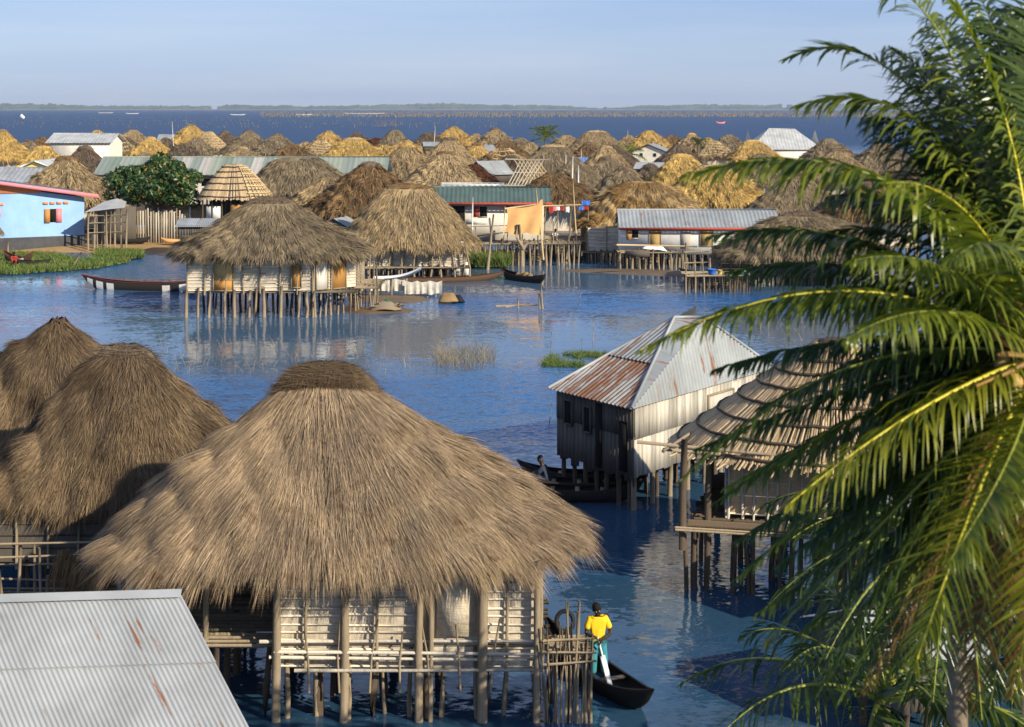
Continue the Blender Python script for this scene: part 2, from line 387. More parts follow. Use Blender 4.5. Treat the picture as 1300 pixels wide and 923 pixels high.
# ------------------------------------------------------------------ roofs
class Roof:
    """a hipped round-cornered roof in local coordinates: eave half sizes a, b, ridge half length r, height h above eave z0"""
    def __init__(s, a, b, h, z0, r=.8, n=3.2, p=1.15, cx=0, cy=0, sag=.0, seed=0, rough=.12, dx=0, dy=0, rise=None):
        s.__dict__.update(a=a, b=b, h=h, z0=z0, r=r, n=n, p=p, cx=cx, cy=cy, sag=sag, seed=seed, rough=rough, dx=dx, dy=dy)
    def pt(s, th, t):
        c = np.cos(th); q = np.sin(th)
        e = 2.0 / s.n
        ex = s.a * np.sign(c) * np.abs(c) ** e; ey = s.b * np.sign(q) * np.abs(q) ** e
        rx = s.r * np.sign(c) * np.abs(c) ** .6 + s.dx; ry = .12 * s.b * np.sign(q) * np.abs(q) ** .8 + s.dy
        wob = 1 + s.rough * .35 * (np.sin(3 * th + s.seed) * .5 + np.sin(7 * th + 2.1 * s.seed) * .3 + np.sin(13 * th + s.seed * 3.3) * .2)
        k = t * (1 + (wob - 1) * t)
        x = rx + (ex - rx) * k; y = ry + (ey - ry) * k
        z = s.z0 + s.h * (1 - np.power(np.clip(t, 0, 2), s.p)) 
        z = z + s.rough * (np.sin(5.3 * x + s.seed) * np.sin(4.1 * y + s.seed * 1.7) * .35 + np.sin(1.7 * x + 1.3 * y + s.seed) * .5 + np.sin(9.7*x+3.3*y)*.12) * np.minimum(1, t * 2.5)
        z = z - s.sag * t ** 4
        return np.stack([x + s.cx, y + s.cy, z], -1)
    def frame(s, th, t):
        e = 1e-3
        p = s.pt(th, t); dn = s.pt(th, t + e) - p; ar = s.pt(th + e, t) - p
        dn /= np.linalg.norm(dn, axis=-1, keepdims=True) + 1e-12
        nr = np.cross(ar, dn); nr /= np.linalg.norm(nr, axis=-1, keepdims=True) + 1e-12
        nr *= np.sign(nr[..., 2:3] + 1e-9)
        si = np.cross(nr, dn)
        return p, dn, nr, si
    def surface(s, mb, nu=48, nv=12, thick=.28, jit=.0):
        rs = np.random.RandomState(int(s.seed * 10) % 9999)
        th = np.linspace(0, 2 * PI, nu, endpoint=False); t = np.linspace(0, 1, nv)
        TH_, T_ = np.meshgrid(th, t)
        V = s.pt(TH_, T_); per = s.a + s.b
        if jit: V[:-1] += rs.normal(0, jit, V[:-1].shape)
        slant = math.hypot(s.h, (s.a + s.b) / 2)
        uv = np.stack([TH_ / (2 * PI) * per * 3.1, T_ * slant], -1)
        idx = np.arange(nu * nv).reshape(nv, nu); nx = np.roll(idx, -1, 1)
        Fq = np.stack([idx[1:], nx[1:], nx[:-1], idx[:-1]], -1).reshape(-1, 4)
        mb.add(V, Fq, uv)
        # thick lip and underside
        lip = V[-1].copy(); l2 = s.pt(th, .965); l2[:, 2] -= thick
        und = s.pt(th, .05); und[:, 2] -= thick * 1.3
        W = np.concatenate([lip, l2, und]); i0 = np.arange(nu); n0 = np.roll(i0, -1)
        Fl = np.concatenate([np.stack([i0, i0 + nu, n0 + nu, n0], -1), np.stack([i0 + nu, i0 + 2 * nu, n0 + 2 * nu, n0 + nu], -1)])
        mb.add(W, Fl)
        top = V[0]; mb.add(top, np.arange(nu).reshape(1, -1))
    def straws(s, mb, N, L=.4, w=.02, lift=.05, jit=.25, tmin=.02, tmax=1.0, front=.6, seed=1, droop=0.0, clump=0.0, out=0.0):
        rs = np.random.RandomState(seed)
        th = rs.uniform(0, 2 * PI, N)
        fr = rs.rand(N) < front
        th[fr] = -PI + np.abs(rs.uniform(0, PI, fr.sum()))     # more of them on the side towards -y
        t = np.sqrt(rs.uniform(tmin ** 2, tmax ** 2, N))
        if tmin > .9: t = rs.uniform(tmin, tmax, N)
        if clump:
            ph = np.sin(th * 23 + seed) * .5 + np.sin(th * 57 + seed * 2) * .3 + np.sin(th * 111) * .2
        else: ph = np.zeros(N)
        p, dn, nr, si = s.frame(th, t)
        Ls = L * rs.uniform(.5, 1.3, N) * (1 + clump * ph)
        flow = np.sin(p[:, 0] * 1.3 + p[:, 1] * .9 + seed) * .5 + np.sin(p[:, 0] * 3.1 - p[:, 1] * 2.3) * .5
        d = dn + si * (rs.normal(0, jit, N) + flow * jit * .25)[:, None] + nr * rs.uniform(-.02, lift / L * 2, N)[:, None]
        d[:, 2] -= droop * rs.uniform(.3, 1.4, N)
        d /= np.linalg.norm(d, axis=1, keepdims=True)
        ww = w * rs.uniform(.6, 1.5, N)
        p0 = p + nr * (rs.uniform(0, lift, N))[:, None] + d * (-.15 * L)
        tip = p0 + d * Ls[:, None]
        sd = np.cross(d, nr) + nr * rs.normal(0, .35, N)[:, None]; sd /= np.linalg.norm(sd, axis=1, keepdims=True) + 1e-9
        a = p0 - sd * ww[:, None] / 2; b = p0 + sd * ww[:, None] / 2
        m = p0 + d * (Ls * .6)[:, None] + nr * (Ls * .03)[:, None]
        c = m + sd * ww[:, None] * .4; e = m - sd * ww[:, None] * .4
        V = np.stack([a, b, c, tip, e], 1).reshape(-1, 3)
        Fq = np.arange(5 * N).reshape(N, 5); base_n = mb.n
        uv = np.stack([np.repeat(rs.uniform(0, 50, N), 5), np.tile([0, 0, .3, .5, .3], N)], -1)
        mb.add(V, Fq[:, [0, 1, 2, 4]], uv); mb.f.append((Fq[:, [4, 2, 3]] + base_n, 0))
    def loop(s, t, lift=.03, n=64, jit=0.0, rng=random):
        th = np.linspace(0, 2 * PI, n + 1)
        p, dn, nr, si = s.frame(th, np.full(n + 1, t))
        return [Vector(v) + Vector((0, 0, rng.uniform(-jit, jit))) for v in (p + nr * lift)]

def ridge_cap(roof, mat, parent, w=.45, hh=.35, seed=1, N=500, lw=.02, k=1.15, name='ridge_cap', drop=.35, fringe=True):
    mb = MB(); rng = random.Random(seed)
    n = 14; L = roof.r * k + w * .35
    pts = []; rad = []
    for i in range(n + 1):
        x = -L + 2 * L * i / n
        e = abs(x) / L
        pts.append((roof.cx + roof.dx + x, roof.cy + roof.dy, roof.z0 + roof.h - w * .35 + hh * (.45 - .75 * e ** 3) + rng.uniform(-.03, .03)))
        rad.append(w * (1 - .62 * e ** 3.5) * rng.uniform(.88, 1.1))
    mb.tube(pts, rad, 10, squash=.8)
    if N:
        rs = np.random.RandomState(seed)
        x = rs.uniform(-L, L, N); ang = rs.uniform(-1.9, 1.9, N)
        r0 = w * rs.uniform(.9, 1.08, N)
        zc = roof.z0 + roof.h - w * .35 + hh * (.45 - .75 * (np.abs(x) / L) ** 3)
        r0 = r0 * (1 - .62 * (np.abs(x) / L) ** 3.5)
        p0 = np.stack([roof.cx + roof.dx + x, roof.cy + roof.dy + np.sin(ang) * r0, zc + np.cos(ang) * r0 * .8], -1)
        d = np.stack([rs.normal(0, .35, N) + .4 * x / L, np.cos(ang) * np.sign(ang), -np.abs(np.sin(ang)) - .25], -1)
        hz = rs.rand(N) < .55; d[hz] = np.stack([np.sign(rs.normal(0, 1, N)), rs.normal(0, .18, N), rs.normal(0, .16, N)], -1)[hz]; p0 = p0 + rs.uniform(0, .05, N)[:, None] * np.stack([np.zeros(N), np.sin(ang), np.cos(ang)], -1)
        d /= np.linalg.norm(d, axis=1, keepdims=True)
        Ls = drop * rs.uniform(.5, 1.3, N)
        sd = np.cross(d, np.stack([np.zeros(N), np.sin(ang), np.cos(ang)], -1)); sd /= np.linalg.norm(sd, axis=1, keepdims=True) + 1e-9
        V = np.stack([p0 - sd * lw / 2, p0 + sd * lw / 2, p0 + d * Ls[:, None]], 1).reshape(-1, 3)
        mb.add(V, np.arange(3 * N).reshape(N, 3), np.repeat(rs.uniform(0, 50, (N, 2)), 3, 0))
    return mb.build(name, mat, parent)

def thatch_roof(roof, mat, parent, N=2000, L=.5, w=.04, nu=48, nv=12, fringe=600, lift=.05, seed=1, jit=.22, thick=.3, name='thatch_roof', fL=.45, jm=0.0, front=.6, droop=.5):
    mb = MB(); roof.surface(mb, nu, nv, thick, jm)
    if N: roof.straws(mb, N, L, w, lift, jit, tmax=.95, seed=seed, front=front)
    if fringe:
        roof.straws(mb, fringe, fL, w, lift, jit * .8, tmin=.95, tmax=1.0, seed=seed + 5, droop=droop, clump=.9, front=front)
        lo = Roof(**{k: getattr(roof, k) for k in ('a','b','h','z0','r','n','p','cx','cy','sag','seed','rough','dx','dy')})
        lo.z0 -= thick * .6
        lo.straws(mb, fringe // 2, fL, w, .02, jit, tmin=.93, tmax=.97, seed=seed + 9, droop=droop * 1.6, clump=.5, front=front)
    return mb.build(name, mat, parent)

def corr_poly(mb, pts, pitch=.16, amp=.02, mi=0, nv=1, udir=None):
    """corrugated sheet filling a convex planar polygon; edge 0-1 is the eave"""
    P = [Vector(p) for p in pts]
    u = (P[1] - P[0]).normalized(); nrm = u.cross(P[2] - P[1])
    if nrm.z < 0: nrm = -nrm
    nrm.normalize(); v = nrm.cross(u)
    if v.dot(P[2] - P[0]) < 0: v = -v
    if udir is not None:
        v = Vector(udir).normalized(); 
    # solve p = P0 + a*u + b*v
    uv_ = u.dot(v); den = 1 - uv_ * uv_
    UV = []
    for p in P:
        d = p - P[0]; du = d.dot(u); dv = d.dot(v)
        UV.append(((du - dv * uv_) / den, (dv - du * uv_) / den))
    lo = min(q[0] for q in UV); hi = max(q[0] for q in UV)
    N = max(2, int((hi - lo) / pitch * 4))
    V = []; uvs = []; Fc = []
    for i in range(N + 1):
        a = lo + (hi - lo) * (i + (1e-4 if i == 0 else -1e-4 if i == N else 0)) / N
        vs = []
        for j in range(len(UV)):
            (x0, y0), (x1, y1) = UV[j], UV[(j + 1) % len(UV)]
            if (x0 - a) * (x1 - a) <= 0 and abs(x1 - x0) > 1e-9:
                vs.append(y0 + (y1 - y0) * (a - x0) / (x1 - x0))
        b0, b1 = (min(vs), max(vs)) if vs else (0, 0)
        off = nrm * (amp * math.cos(2 * PI * (a - lo) / pitch))
        for k in range(nv + 1):
            b = b0 + (b1 - b0) * k / nv
            V.append(P[0] + u * a + v * b + off); uvs.append((a, b))
    m = nv + 1
    for i in range(N):
        for k in range(nv):
            Fc.append((i*m+k, (i+1)*m+k, (i+1)*m+k+1, i*m+k+1))
    mb.add(V, Fc, uvs, mi)

# ------------------------------------------------------------------ walls and stilts
def mat_wall(parent, p0, p1, z0, z1, mat=M_MAT, band=.2, poles=1.0, seed=1, slatw=.03, name='wall', proud=.03, wall_t=.05, band_mat=M_SLAT, pole_r=.04, lean=0.0, pole_mat=M_POLE):
    """one woven wall panel between two plan points, outside is to the right of p0->p1 seen from above; bands are its pattern, poles are parts"""
    rng = random.Random(seed)
    a = Vector((p0[0], p0[1], 0)); b = Vector((p1[0], p1[1], 0)); d = (b - a); L = d.length; d.normalize()
    out = Vector((d.y, -d.x, 0)); ang = math.atan2(d.y, d.x)
    mb = MB()
    # panel, gently uneven
    nx = max(2, int(L / .4)); nz = 4
    V = []
    for side in (0, 1):
        for i in range(nx + 1):
            for k in range(nz + 1):
                w = rng.uniform(-.012, .012)
                p = a + d * (L * i / nx) + out * (w - side * wall_t)
                V.append((p.x, p.y, z0 + (z1 - z0) * k / nz + (rng.uniform(-.04, .04) if k == 0 else 0)))
    m = nz + 1; off = (nx + 1) * m; Fc = []
    for i in range(nx):
        for k in range(nz):
            Fc.append((i*m+k, (i+1)*m+k, (i+1)*m+k+1, i*m+k+1)); Fc.append((off+i*m+k, off+i*m+k+1, off+(i+1)*m+k+1, off+(i+1)*m+k))
    mb.add(V, Fc)
    w = mb.build(name, [mat], parent)
    if band:
        mb = MB(); z = z0 + .04
        while z < z1:
            x = 0
            while x < L:
                l = min(L - x, rng.uniform(1.2, 2.6)); dz = rng.uniform(-.02, .02)
                q0 = a + d * (x - .02) + out * proud; q1 = a + d * (x + l + .02) + out * (proud + .006)
                q0.z = z + dz; q1.z = z + dz + rng.uniform(-.02, .02)
                mb.tube([q0, q1], slatw * rng.uniform(.7, 1.1) / 1.4, 4)
                x += l
            z += band * rng.uniform(.85, 1.15)
        mb.build('wall_band', band_mat, w)
    if poles:
        x = 0
        while x <= L + .01:
            q = a + d * x + out * (proud + pole_r)
            mb = MB(); top = z1 + rng.uniform(-.05, .05)
            mb.pole((q.x + d.x * rng.uniform(-.05, .05), q.y + d.y * rng.uniform(-.05, .05), z0 - rng.uniform(.05, .25)), (q.x + d.x * rng.uniform(-.06, .06), q.y, top), pole_r * rng.uniform(.8, 1.2), None, 5, .012, rng)
            mb.build('wall_pole', pole_mat, parent)
            x += poles * rng.uniform(.8, 1.2)
    return w

def panel(parent, p0, p1, u0, u1, z0, z1, mat, name='door', proud=.05, frame=None, fw=.06, t=.04):
    """a flat leaf on the wall p0->p1 between distances u0 and u1"""
    a = Vector((p0[0], p0[1], 0)); b = Vector((p1[0], p1[1], 0)); d = (b - a).normalized(); out = Vector((d.y, -d.x, 0)); ang = math.atan2(d.y, d.x)
    c = a + d * ((u0 + u1) / 2) + out * proud
    mb = MB(); mb.box((c.x, c.y, (z0 + z1) / 2), (u1 - u0, t, z1 - z0), ang)
    o = mb.build(name, mat, parent)
    if frame:
        mb = MB()
        for u, zz, su, sz in ((u0 - fw/2, (z0+z1)/2, fw, z1-z0+2*fw), (u1 + fw/2, (z0+z1)/2, fw, z1-z0+2*fw), ((u0+u1)/2, z1 + fw/2, u1-u0, fw), ((u0+u1)/2, z0 - fw/2, u1-u0, fw)):
            q = a + d * u + out * (proud + .02)
            mb.box((q.x, q.y, zz), (su, t + .03, sz), ang)
        mb.build(name.split('_')[0] + '_frame', frame, o)
    return o

def stilts(parent, pts, ztop, zbot=-.5, r=.07, mat=M_POLE, seed=1, jit=.12, name='stilt', over=0.0):
    rng = random.Random(seed)
    for (x, y) in pts:
        mb = MB(); mb.pole((x + rng.uniform(-jit, jit), y + rng.uniform(-jit, jit), zbot), (x + rng.uniform(-jit, jit) * .4, y, ztop + rng.uniform(0, over)), r * rng.uniform(.75, 1.2), None, 6, .02, rng)
        mb.build(name, mat, parent)
def gridpts(x0, x1, nx, y0, y1, ny):
    return [(x0 + (x1 - x0) * i / (nx - 1), y0 + (y1 - y0) * j / (ny - 1)) for j in range(ny) for i in range(nx)]

def deck(parent, x0, x1, y0, y1, z, seed=1, mat=M_POLE, r=.05, pitch=.16, along='x', name='deck', extra=.2):
    rng = random.Random(seed); mb = MB()
    if along == 'x':
        y = y0
        while y <= y1:
            mb.pole((x0 - rng.uniform(0, extra), y, z + rng.uniform(-.02, .02)), (x1 + rng.uniform(0, extra), y + rng.uniform(-.05, .05), z + rng.uniform(-.02, .02)), r * rng.uniform(.7, 1.1), None, 5, .004, rng); y += pitch
    else:
        x = x0
        while x <= x1:
            mb.pole((x, y0 - rng.uniform(0, extra), z + rng.uniform(-.02, .02)), (x + rng.uniform(-.05, .05), y1 + rng.uniform(0, extra), z + rng.uniform(-.02, .02)), r * rng.uniform(.7, 1.1), None, 5, .004, rng); x += pitch
    return mb.build(name, mat, parent)
#==MORE==
# ------------------------------------------------------------------ camera, light, sky
cam = bpy.data.cameras.new('camera'); camo = bpy.data.objects.new('camera', cam); COL.objects.link(camo)
camo.location = (0, 0, H); camo.rotation_euler = (R(90), 0, 0)
cam.sensor_width = 36; cam.lens = 36 * F / 1300; cam.shift_y = -(461.5 - HY) / 1300
cam.clip_start = .5; cam.clip_end = 30000
cam.dof.use_dof = True; cam.dof.focus_distance = 55; cam.dof.aperture_fstop = 2.6
scene.camera = camo

SUN_AZ = R(132); SUN_EL = R(28)      # azimuth clockwise from straight ahead (+Y)
w = bpy.data.worlds.new('World'); scene.world = w; w.use_nodes = True
nt = w.node_tree; bg = nt.nodes['Background']
sky = nt.nodes.new('ShaderNodeTexSky'); sky.sky_type = 'NISHITA'; sky.sun_disc = False
sky.sun_elevation = SUN_EL; sky.sun_rotation = SUN_AZ
sky.altitude = 0; sky.air_density = 1.0; sky.dust_density = .3; sky.ozone_density = 5.0
tint = nt.nodes.new('ShaderNodeMix'); tint.data_type = 'RGBA'; tint.blend_type = 'MULTIPLY'; tint.inputs[0].default_value = 1
nt.links.new(sky.outputs[0], tint.inputs[6]); tint.inputs[7].default_value = (.93, .94, 1.13, 1)
even = nt.nodes.new('ShaderNodeMix'); even.data_type = 'RGBA'; even.inputs[0].default_value = .6
nt.links.new(tint.outputs[2], even.inputs[6]); tc_ = nt.nodes.new('ShaderNodeTexCoord'); mp_ = nt.nodes.new('ShaderNodeMapping'); mp_.inputs['Scale'].default_value = (2.2, 2.2, 26); mp_.inputs['Rotation'].default_value = (R(3), R(4), 0)
nt.links.new(tc_.outputs['Generated'], mp_.inputs['Vector'])
cl_ = nt.nodes.new('ShaderNodeTexNoise'); cl_.inputs['Scale'].default_value = 1.6; cl_.inputs['Detail'].default_value = 5; nt.links.new(mp_.outputs[0], cl_.inputs['Vector'])
cr_ = nt.nodes.new('ShaderNodeValToRGB'); cr_.color_ramp.elements[0].position = .35; cr_.color_ramp.elements[0].color = (3.1, 4.2, 6.7, 1); cr_.color_ramp.elements[1].position = .72; cr_.color_ramp.elements[1].color = (4.5, 5.3, 7.1, 1)
nt.links.new(cl_.outputs['Fac'], cr_.inputs[0]); nt.links.new(cr_.outputs[0], even.inputs[7])
nt.links.new(even.outputs[2], bg.inputs[0]); bg.inputs[1].default_value = .085
sl = bpy.data.lights.new('sun', 'SUN'); sl.energy = 5.0; sl.angle = R(.5); sl.color = (1, .90, .70)
so = bpy.data.objects.new('sun', sl); COL.objects.link(so)
sd = Vector((math.sin(SUN_AZ) * math.cos(SUN_EL), math.cos(SUN_AZ) * math.cos(SUN_EL), math.sin(SUN_EL)))
so.rotation_euler = sd.to_track_quat('Z', 'Y').to_euler(); so.location = (30, -30, 40)
scene.view_settings.view_transform = 'Standard'; scene.view_settings.look = 'None'
scene.view_settings.exposure = 0.5; scene.view_settings.gamma = 1.0
scene.render.engine = 'CYCLES'
scene.cycles.max_bounces = 6; scene.cycles.diffuse_bounces = 2; scene.cycles.glossy_bounces = 3; scene.cycles.transparent_max_bounces = 6
scene.cycles.volume_bounces = 0

# ------------------------------------------------------------------ setting
def flat(name, x0, x1, y0, y1, z, mat, nx=1, ny=1):
    mb = MB(); X = np.linspace(x0, x1, nx + 1); Yv = np.linspace(y0, y1, ny + 1)
    V = [(x, y, z) for y in Yv for x in X]
    Fc = [(j*(nx+1)+i, j*(nx+1)+i+1, (j+1)*(nx+1)+i+1, (j+1)*(nx+1)+i) for j in range(ny) for i in range(nx)]
    mb.add(V, Fc); return mb.build(name, mat)
tag(flat('water', -9000, 9000, -60, 10300, 0, M_WATER), kind='structure')
tag(flat('lagoon_bed', -9000, 9000, -60, 10300, -2.0, M_MUD), kind='structure')

def mound(name, poly, h, mat, seed=1, rings=5, kind='structure', z0=-.12, res=40):
    """a low bank whose outline is a world polygon"""
    P = [Vector((p[0], p[1], 0)) for p in poly]; n = len(P)
    out = []
    for i in range(n):
        a, b = P[i], P[(i + 1) % n]; k = max(1, int((b - a).length / max(.3, (sum(((P[j] - P[(j+1) % n]).length for j in range(n))) / res))))
        for j in range(k): out.append(a.lerp(b, j / k))
    # smooth the outline
    for _ in range(2): out = [(out[i-1] + out[i] * 2 + out[(i+1) % len(out)]) / 4 for i in range(len(out))]
    out = [p + Vector((fbm(p.x * .6, p.y * .3, seed), fbm(p.x * .6 + 9, p.y * .3, seed), 0)) * .5 for p in out]
    c = sum(out, Vector()) / len(out); m = len(out)
    V = []; Fc = []
    for k in range(rings + 1):
        f = k / rings; s = 1 - f * .98
        for p in out:
            q = c + (p - c) * s
            z = z0 + (h - z0) * min(1, (f * 2.5)) ** .6 + .12 * h * fbm(q.x * .8, q.y * .5, seed + 3) * min(1, f * 3)
            V.append((q.x, q.y, z))
    for k in range(rings):
        for i in range(m):
            j = (i + 1) % m; Fc.append((k*m+i, k*m+j, (k+1)*m+j, (k+1)*m+i))
    mb = MB(); mb.add(V, Fc); mb.add(V[-m:], list(range(m)))
    return tag(mb.build(name, mat, smooth=True), kind=kind)

def pxpoly(pts, z=0): return [at(x, y, z) for x, y in pts]
mound('sand_bank', pxpoly([(-180, 324), (0, 321), (60, 322), (120, 321), (200, 322), (262, 324), (300, 318), (300, 292), (-180, 292)]), .45, M_SAND, 2)
mound('village_mud', [(-70, 175), (-20, 165), (20, 160), (75, 165), (95, 230), (140, 420), (-160, 420), (-110, 240)], .35, M_MUD, 3)
mound('mud_spit', pxpoly([(425, 397), (470, 399), (515, 398), (540, 393), (512, 390), (470, 391), (430, 389)]), .12, M_MUD, 4)
mound('mud_flat', pxpoly([(430, 384), (520, 386), (560, 381), (540, 375), (470, 374), (430, 376)]), .10, M_MUD, 5)
mound('mud_bar', pxpoly([(680, 345), (760, 346), (880, 352), (960, 356), (1040, 352), (900, 346), (770, 341), (690, 341)]), .12, M_MUD, 6)
mound('mud_shelf', pxpoly([(610, 327), (680, 328), (735, 322), (735, 317), (600, 317)]), .10, M_SAND, 7)

def grass(name, poly, N, hgt, w, mat, label, base=True, seed=1, z=.1, lean=.35, patch=.0, kind='stuff', cat='grass', ht=.12):
    if base: mound(name + '_bank', poly, ht, M_GRASSB, seed + 20)
    rs = np.random.RandomState(seed); P = np.array([(p[0], p[1]) for p in poly])
    lo = P.min(0); hi = P.max(0); pts = []
    while len(pts) < N:
        q = rs.uniform(lo, hi, (N, 2)); ins = np.zeros(N, bool); j = len(P) - 1
        for i in range(len(P)):
            c = ((P[i,1] > q[:,1]) != (P[j,1] > q[:,1])) & (q[:,0] < (P[j,0]-P[i,0]) * (q[:,1]-P[i,1]) / (P[j,1]-P[i,1]+1e-12) + P[i,0]); ins ^= c; j = i
        for a, b in q[ins]:
            if patch and fbm(a * .45, b * .2, seed) < patch * rs.rand(): continue
            pts.append((a, b))
    pts = np.array(pts[:N]); hh = hgt * rs.uniform(.4, 1.3, N); an = rs.uniform(0, 2*PI, N)
    sx = np.stack([np.cos(an), np.sin(an), np.zeros(N)], -1) * w / 2
    b = np.concatenate([pts, np.full((N, 1), -.05)], 1)
    dr = np.stack([np.clip(rs.normal(0, lean, N), -.8, .8), np.clip(rs.normal(0, lean, N), -.8, .8), np.ones(N)], -1) * hh[:, None]
    mid = b + dr * .55; tip = b + dr + np.stack([dr[:,0] * .5, dr[:,1] * .5, -np.abs(dr[:,0]) * .3], -1)
    b[:, 2] = 0
    V = np.stack([b - sx, b + sx, mid + sx * .7, tip, mid - sx * .7], 1).reshape(-1, 3)
    V[:, 2] += z
    mb = MB(); q5 = np.arange(5*N).reshape(N, 5); mb.add(V, q5[:, [0, 1, 2, 4]]); mb.f.append((q5[:, [4, 2, 3]], 0))
    o = mb.build(name, mat); return tag(o, label, cat, kind=kind)
grass('bank_grass', pxpoly([(-60, 350), (20, 350), (75, 346), (125, 342), (166, 334), (150, 330), (100, 333), (70, 325), (20, 324), (-60, 322)]), 16000, .42, .09, M_GRASS, 'bright green marsh grass along the water in front of the blue house', seed=3)
grass('shore_grass', pxpoly([(118, 331), (150, 331), (182, 329), (180, 323), (125, 322)]), 6000, .5, .09, M_GRASS, 'low green grass tuft at the edge of the sand below the mango tree', seed=4)
grass('tall_grass', pxpoly([(588, 341), (645, 341), (645, 334), (588, 334)]), 5000, 1.0, .08, M_GRASS, 'tall green grass beside the stilts of the second hut', seed=5)
grass('floating_grass', pxpoly([(684, 466), (740, 467), (790, 462), (800, 452), (740, 448), (700, 451)]), 2600, .32, .03, M_GRASS, 'sparse floating green weed left of the rusty roof', base=False, seed=6, z=-.02, lean=.8, patch=.2)
grass('dry_reeds', pxpoly([(548, 466), (590, 470), (628, 462), (628, 446), (590, 442), (552, 448)]), 900, .95, .016, M_REEDS, 'dry grey reeds standing in open water above the big roof', base=False, seed=7, z=-.1, lean=.55)
grass('reed_stubble', pxpoly([(160, 470), (300, 482), (540, 478), (545, 450), (430, 436), (240, 432), (120, 440)]), 420, .75, .02, M_REEDS, 'thin scattered reed stems in the reflection of the big stilt hut', base=False, seed=8, z=-.1, lean=.4)
grass('far_reeds', pxpoly([(-60, 440), (60, 452), (70, 436), (-60, 428)]), 90, .8, .02, M_REEDS, 'thin reed stems at the left edge beyond the brown roofs', base=False, seed=9, z=-.1, lean=.4)
grass('right_reeds', pxpoly([(940, 470), (1100, 470), (1100, 400), (960, 380)]), 260, .8, .025, M_REEDS, 'thin reed stems in the water between rusty roof and palm', base=False, seed=10, z=-.1, lean=.5)

# far shore with its woods, seen through the haze
mb = MB(); N = 700; xs = np.linspace(-6500, 6500, N); rows = [(9000, 0, 0), (9015, 2, 0), (9060, 3, 0), (10400, 3, 0), (10400, -1, 0)]
V = [(x, y + 60 * fbm(x / 700, 0, 5), z) for (y, z, _) in rows for x in xs]
mb.add(V, [(k*N+i, k*N+i+1, (k+1)*N+i+1, (k+1)*N+i) for k in range(len(rows)-1) for i in range(N-1)])
tag(mb.build('far_shore', M_FARS), kind='structure')
rs = np.random.RandomState(4)
def far_wood(name, Y, base, amp, label, seed, dens):
    mb = MB(); N = 2600; xs = np.linspace(-5200, 5200, N); prof = []
    for i, x in enumerate(xs):
        q = base * (.65 + .5 * fbm(x / 900, seed, 1)) + amp * fbm(x / 90, seed, 2) + amp * .7 * fbm(x / 22, seed, 3)
        prof.append(max(2.5, q) if fbm(x / 400, seed + 5, 3) > dens else 3 + 2 * abs(fbm(x / 30, seed, 7)))
    prof = np.array(prof); prof = prof * rs.uniform(.85, 1.1, N); off = np.array([60 * fbm(x / 700, 0, 5) for x in xs])
    V = []
    for (dy, k) in ((0, 0), (3, .6), (14, 1.0), (40, .95), (60, 0)):
        for i in range(N): V.append((xs[i], Y + off[i] + dy, 1 + prof[i] * k * (1 if k == 1 else rs.uniform(.85, 1.05))))
    mb.add(V, [(k*N+i, k*N+i+1, (k+1)*N+i+1, (k+1)*N+i) for k in range(4) for i in range(N-1)])
    tag(mb.build(name, M_FARW), label, 'woods', kind='stuff')
far_wood('distant_woods', 9080, 26, 7, 'low line of hazy woods along the far shore of the lagoon', 3, -.25)
far_wood('distant_hill_woods', 9700, 44, 7, 'second paler line of woods rising behind the far shore', 9, -.5)

# fishing stakes in the lagoon, uncountable
def stakes(name, N, px0, px1, py0, py1, hgt, label, seed, w=.25):
    rs = np.random.RandomState(seed); mb = MB()
    for k in range(N):
        row = rs.rand()
        p = at(rs.uniform(px0, px1), py0 + (py1 - py0) * (round(row * 5) / 5 + rs.normal(0, .02)), 0)
        h_ = hgt * rs.uniform(.4, 1.2); l = rs.normal(0, .1)
        mb.add([(p.x - w/2, p.y, -.3), (p.x + w/2, p.y, -.3), (p.x + w/2 + l, p.y, h_), (p.x - w/2 + l, p.y + .2, h_), (p.x, p.y + w, -.3), (p.x + l, p.y + w, h_)], [(0,1,2,3),(1,4,5,2),(4,0,3,5)])
    tag(mb.build(name, M_REEDS), label, 'fishing stakes', kind='stuff')
stakes('fishing_stakes', 5200, 330, 1250, 141.4, 148.5, 2.2, 'dense rows of brown fishing stakes in the far lagoon', 2, 1.1)
stakes('lagoon_stakes', 700, -40, 700, 142, 162, 1.8, 'loose fishing stakes scattered over the dark far lagoon', 3, .3)
def stake_clump(px, py, w, h_, N, label, seed):
    rs = np.random.RandomState(seed); p = at(px, py, 0); mb = MB(); S = p.y / F
    for k in range(N):
        x = rs.normal(0, w * S * .35); y = rs.uniform(-1, 1); l = rs.normal(0, .4); hh = h_ * S * rs.uniform(.5, 1.1)
        mb.pole((x, y, -.4), (x + l, y, hh), .045, .03, 4, .03, random.Random(int(rs.randint(9999))))
    o = mb.build('stake_cluster', M_REEDS, loc=p); tag(o, label, 'stake cluster', 'stake clusters in the lagoon')
stake_clump(481, 161, 12, 10, 26, 'pale stake cluster in the lagoon, middle of the three', 3)
stake_clump(498, 160, 18, 11, 48, 'widest pale stake cluster in the lagoon, right of the three', 4)
stake_clump(460, 160, 12, 9, 9, 'thin sparse stake cluster in the lagoon, left of the three', 5)

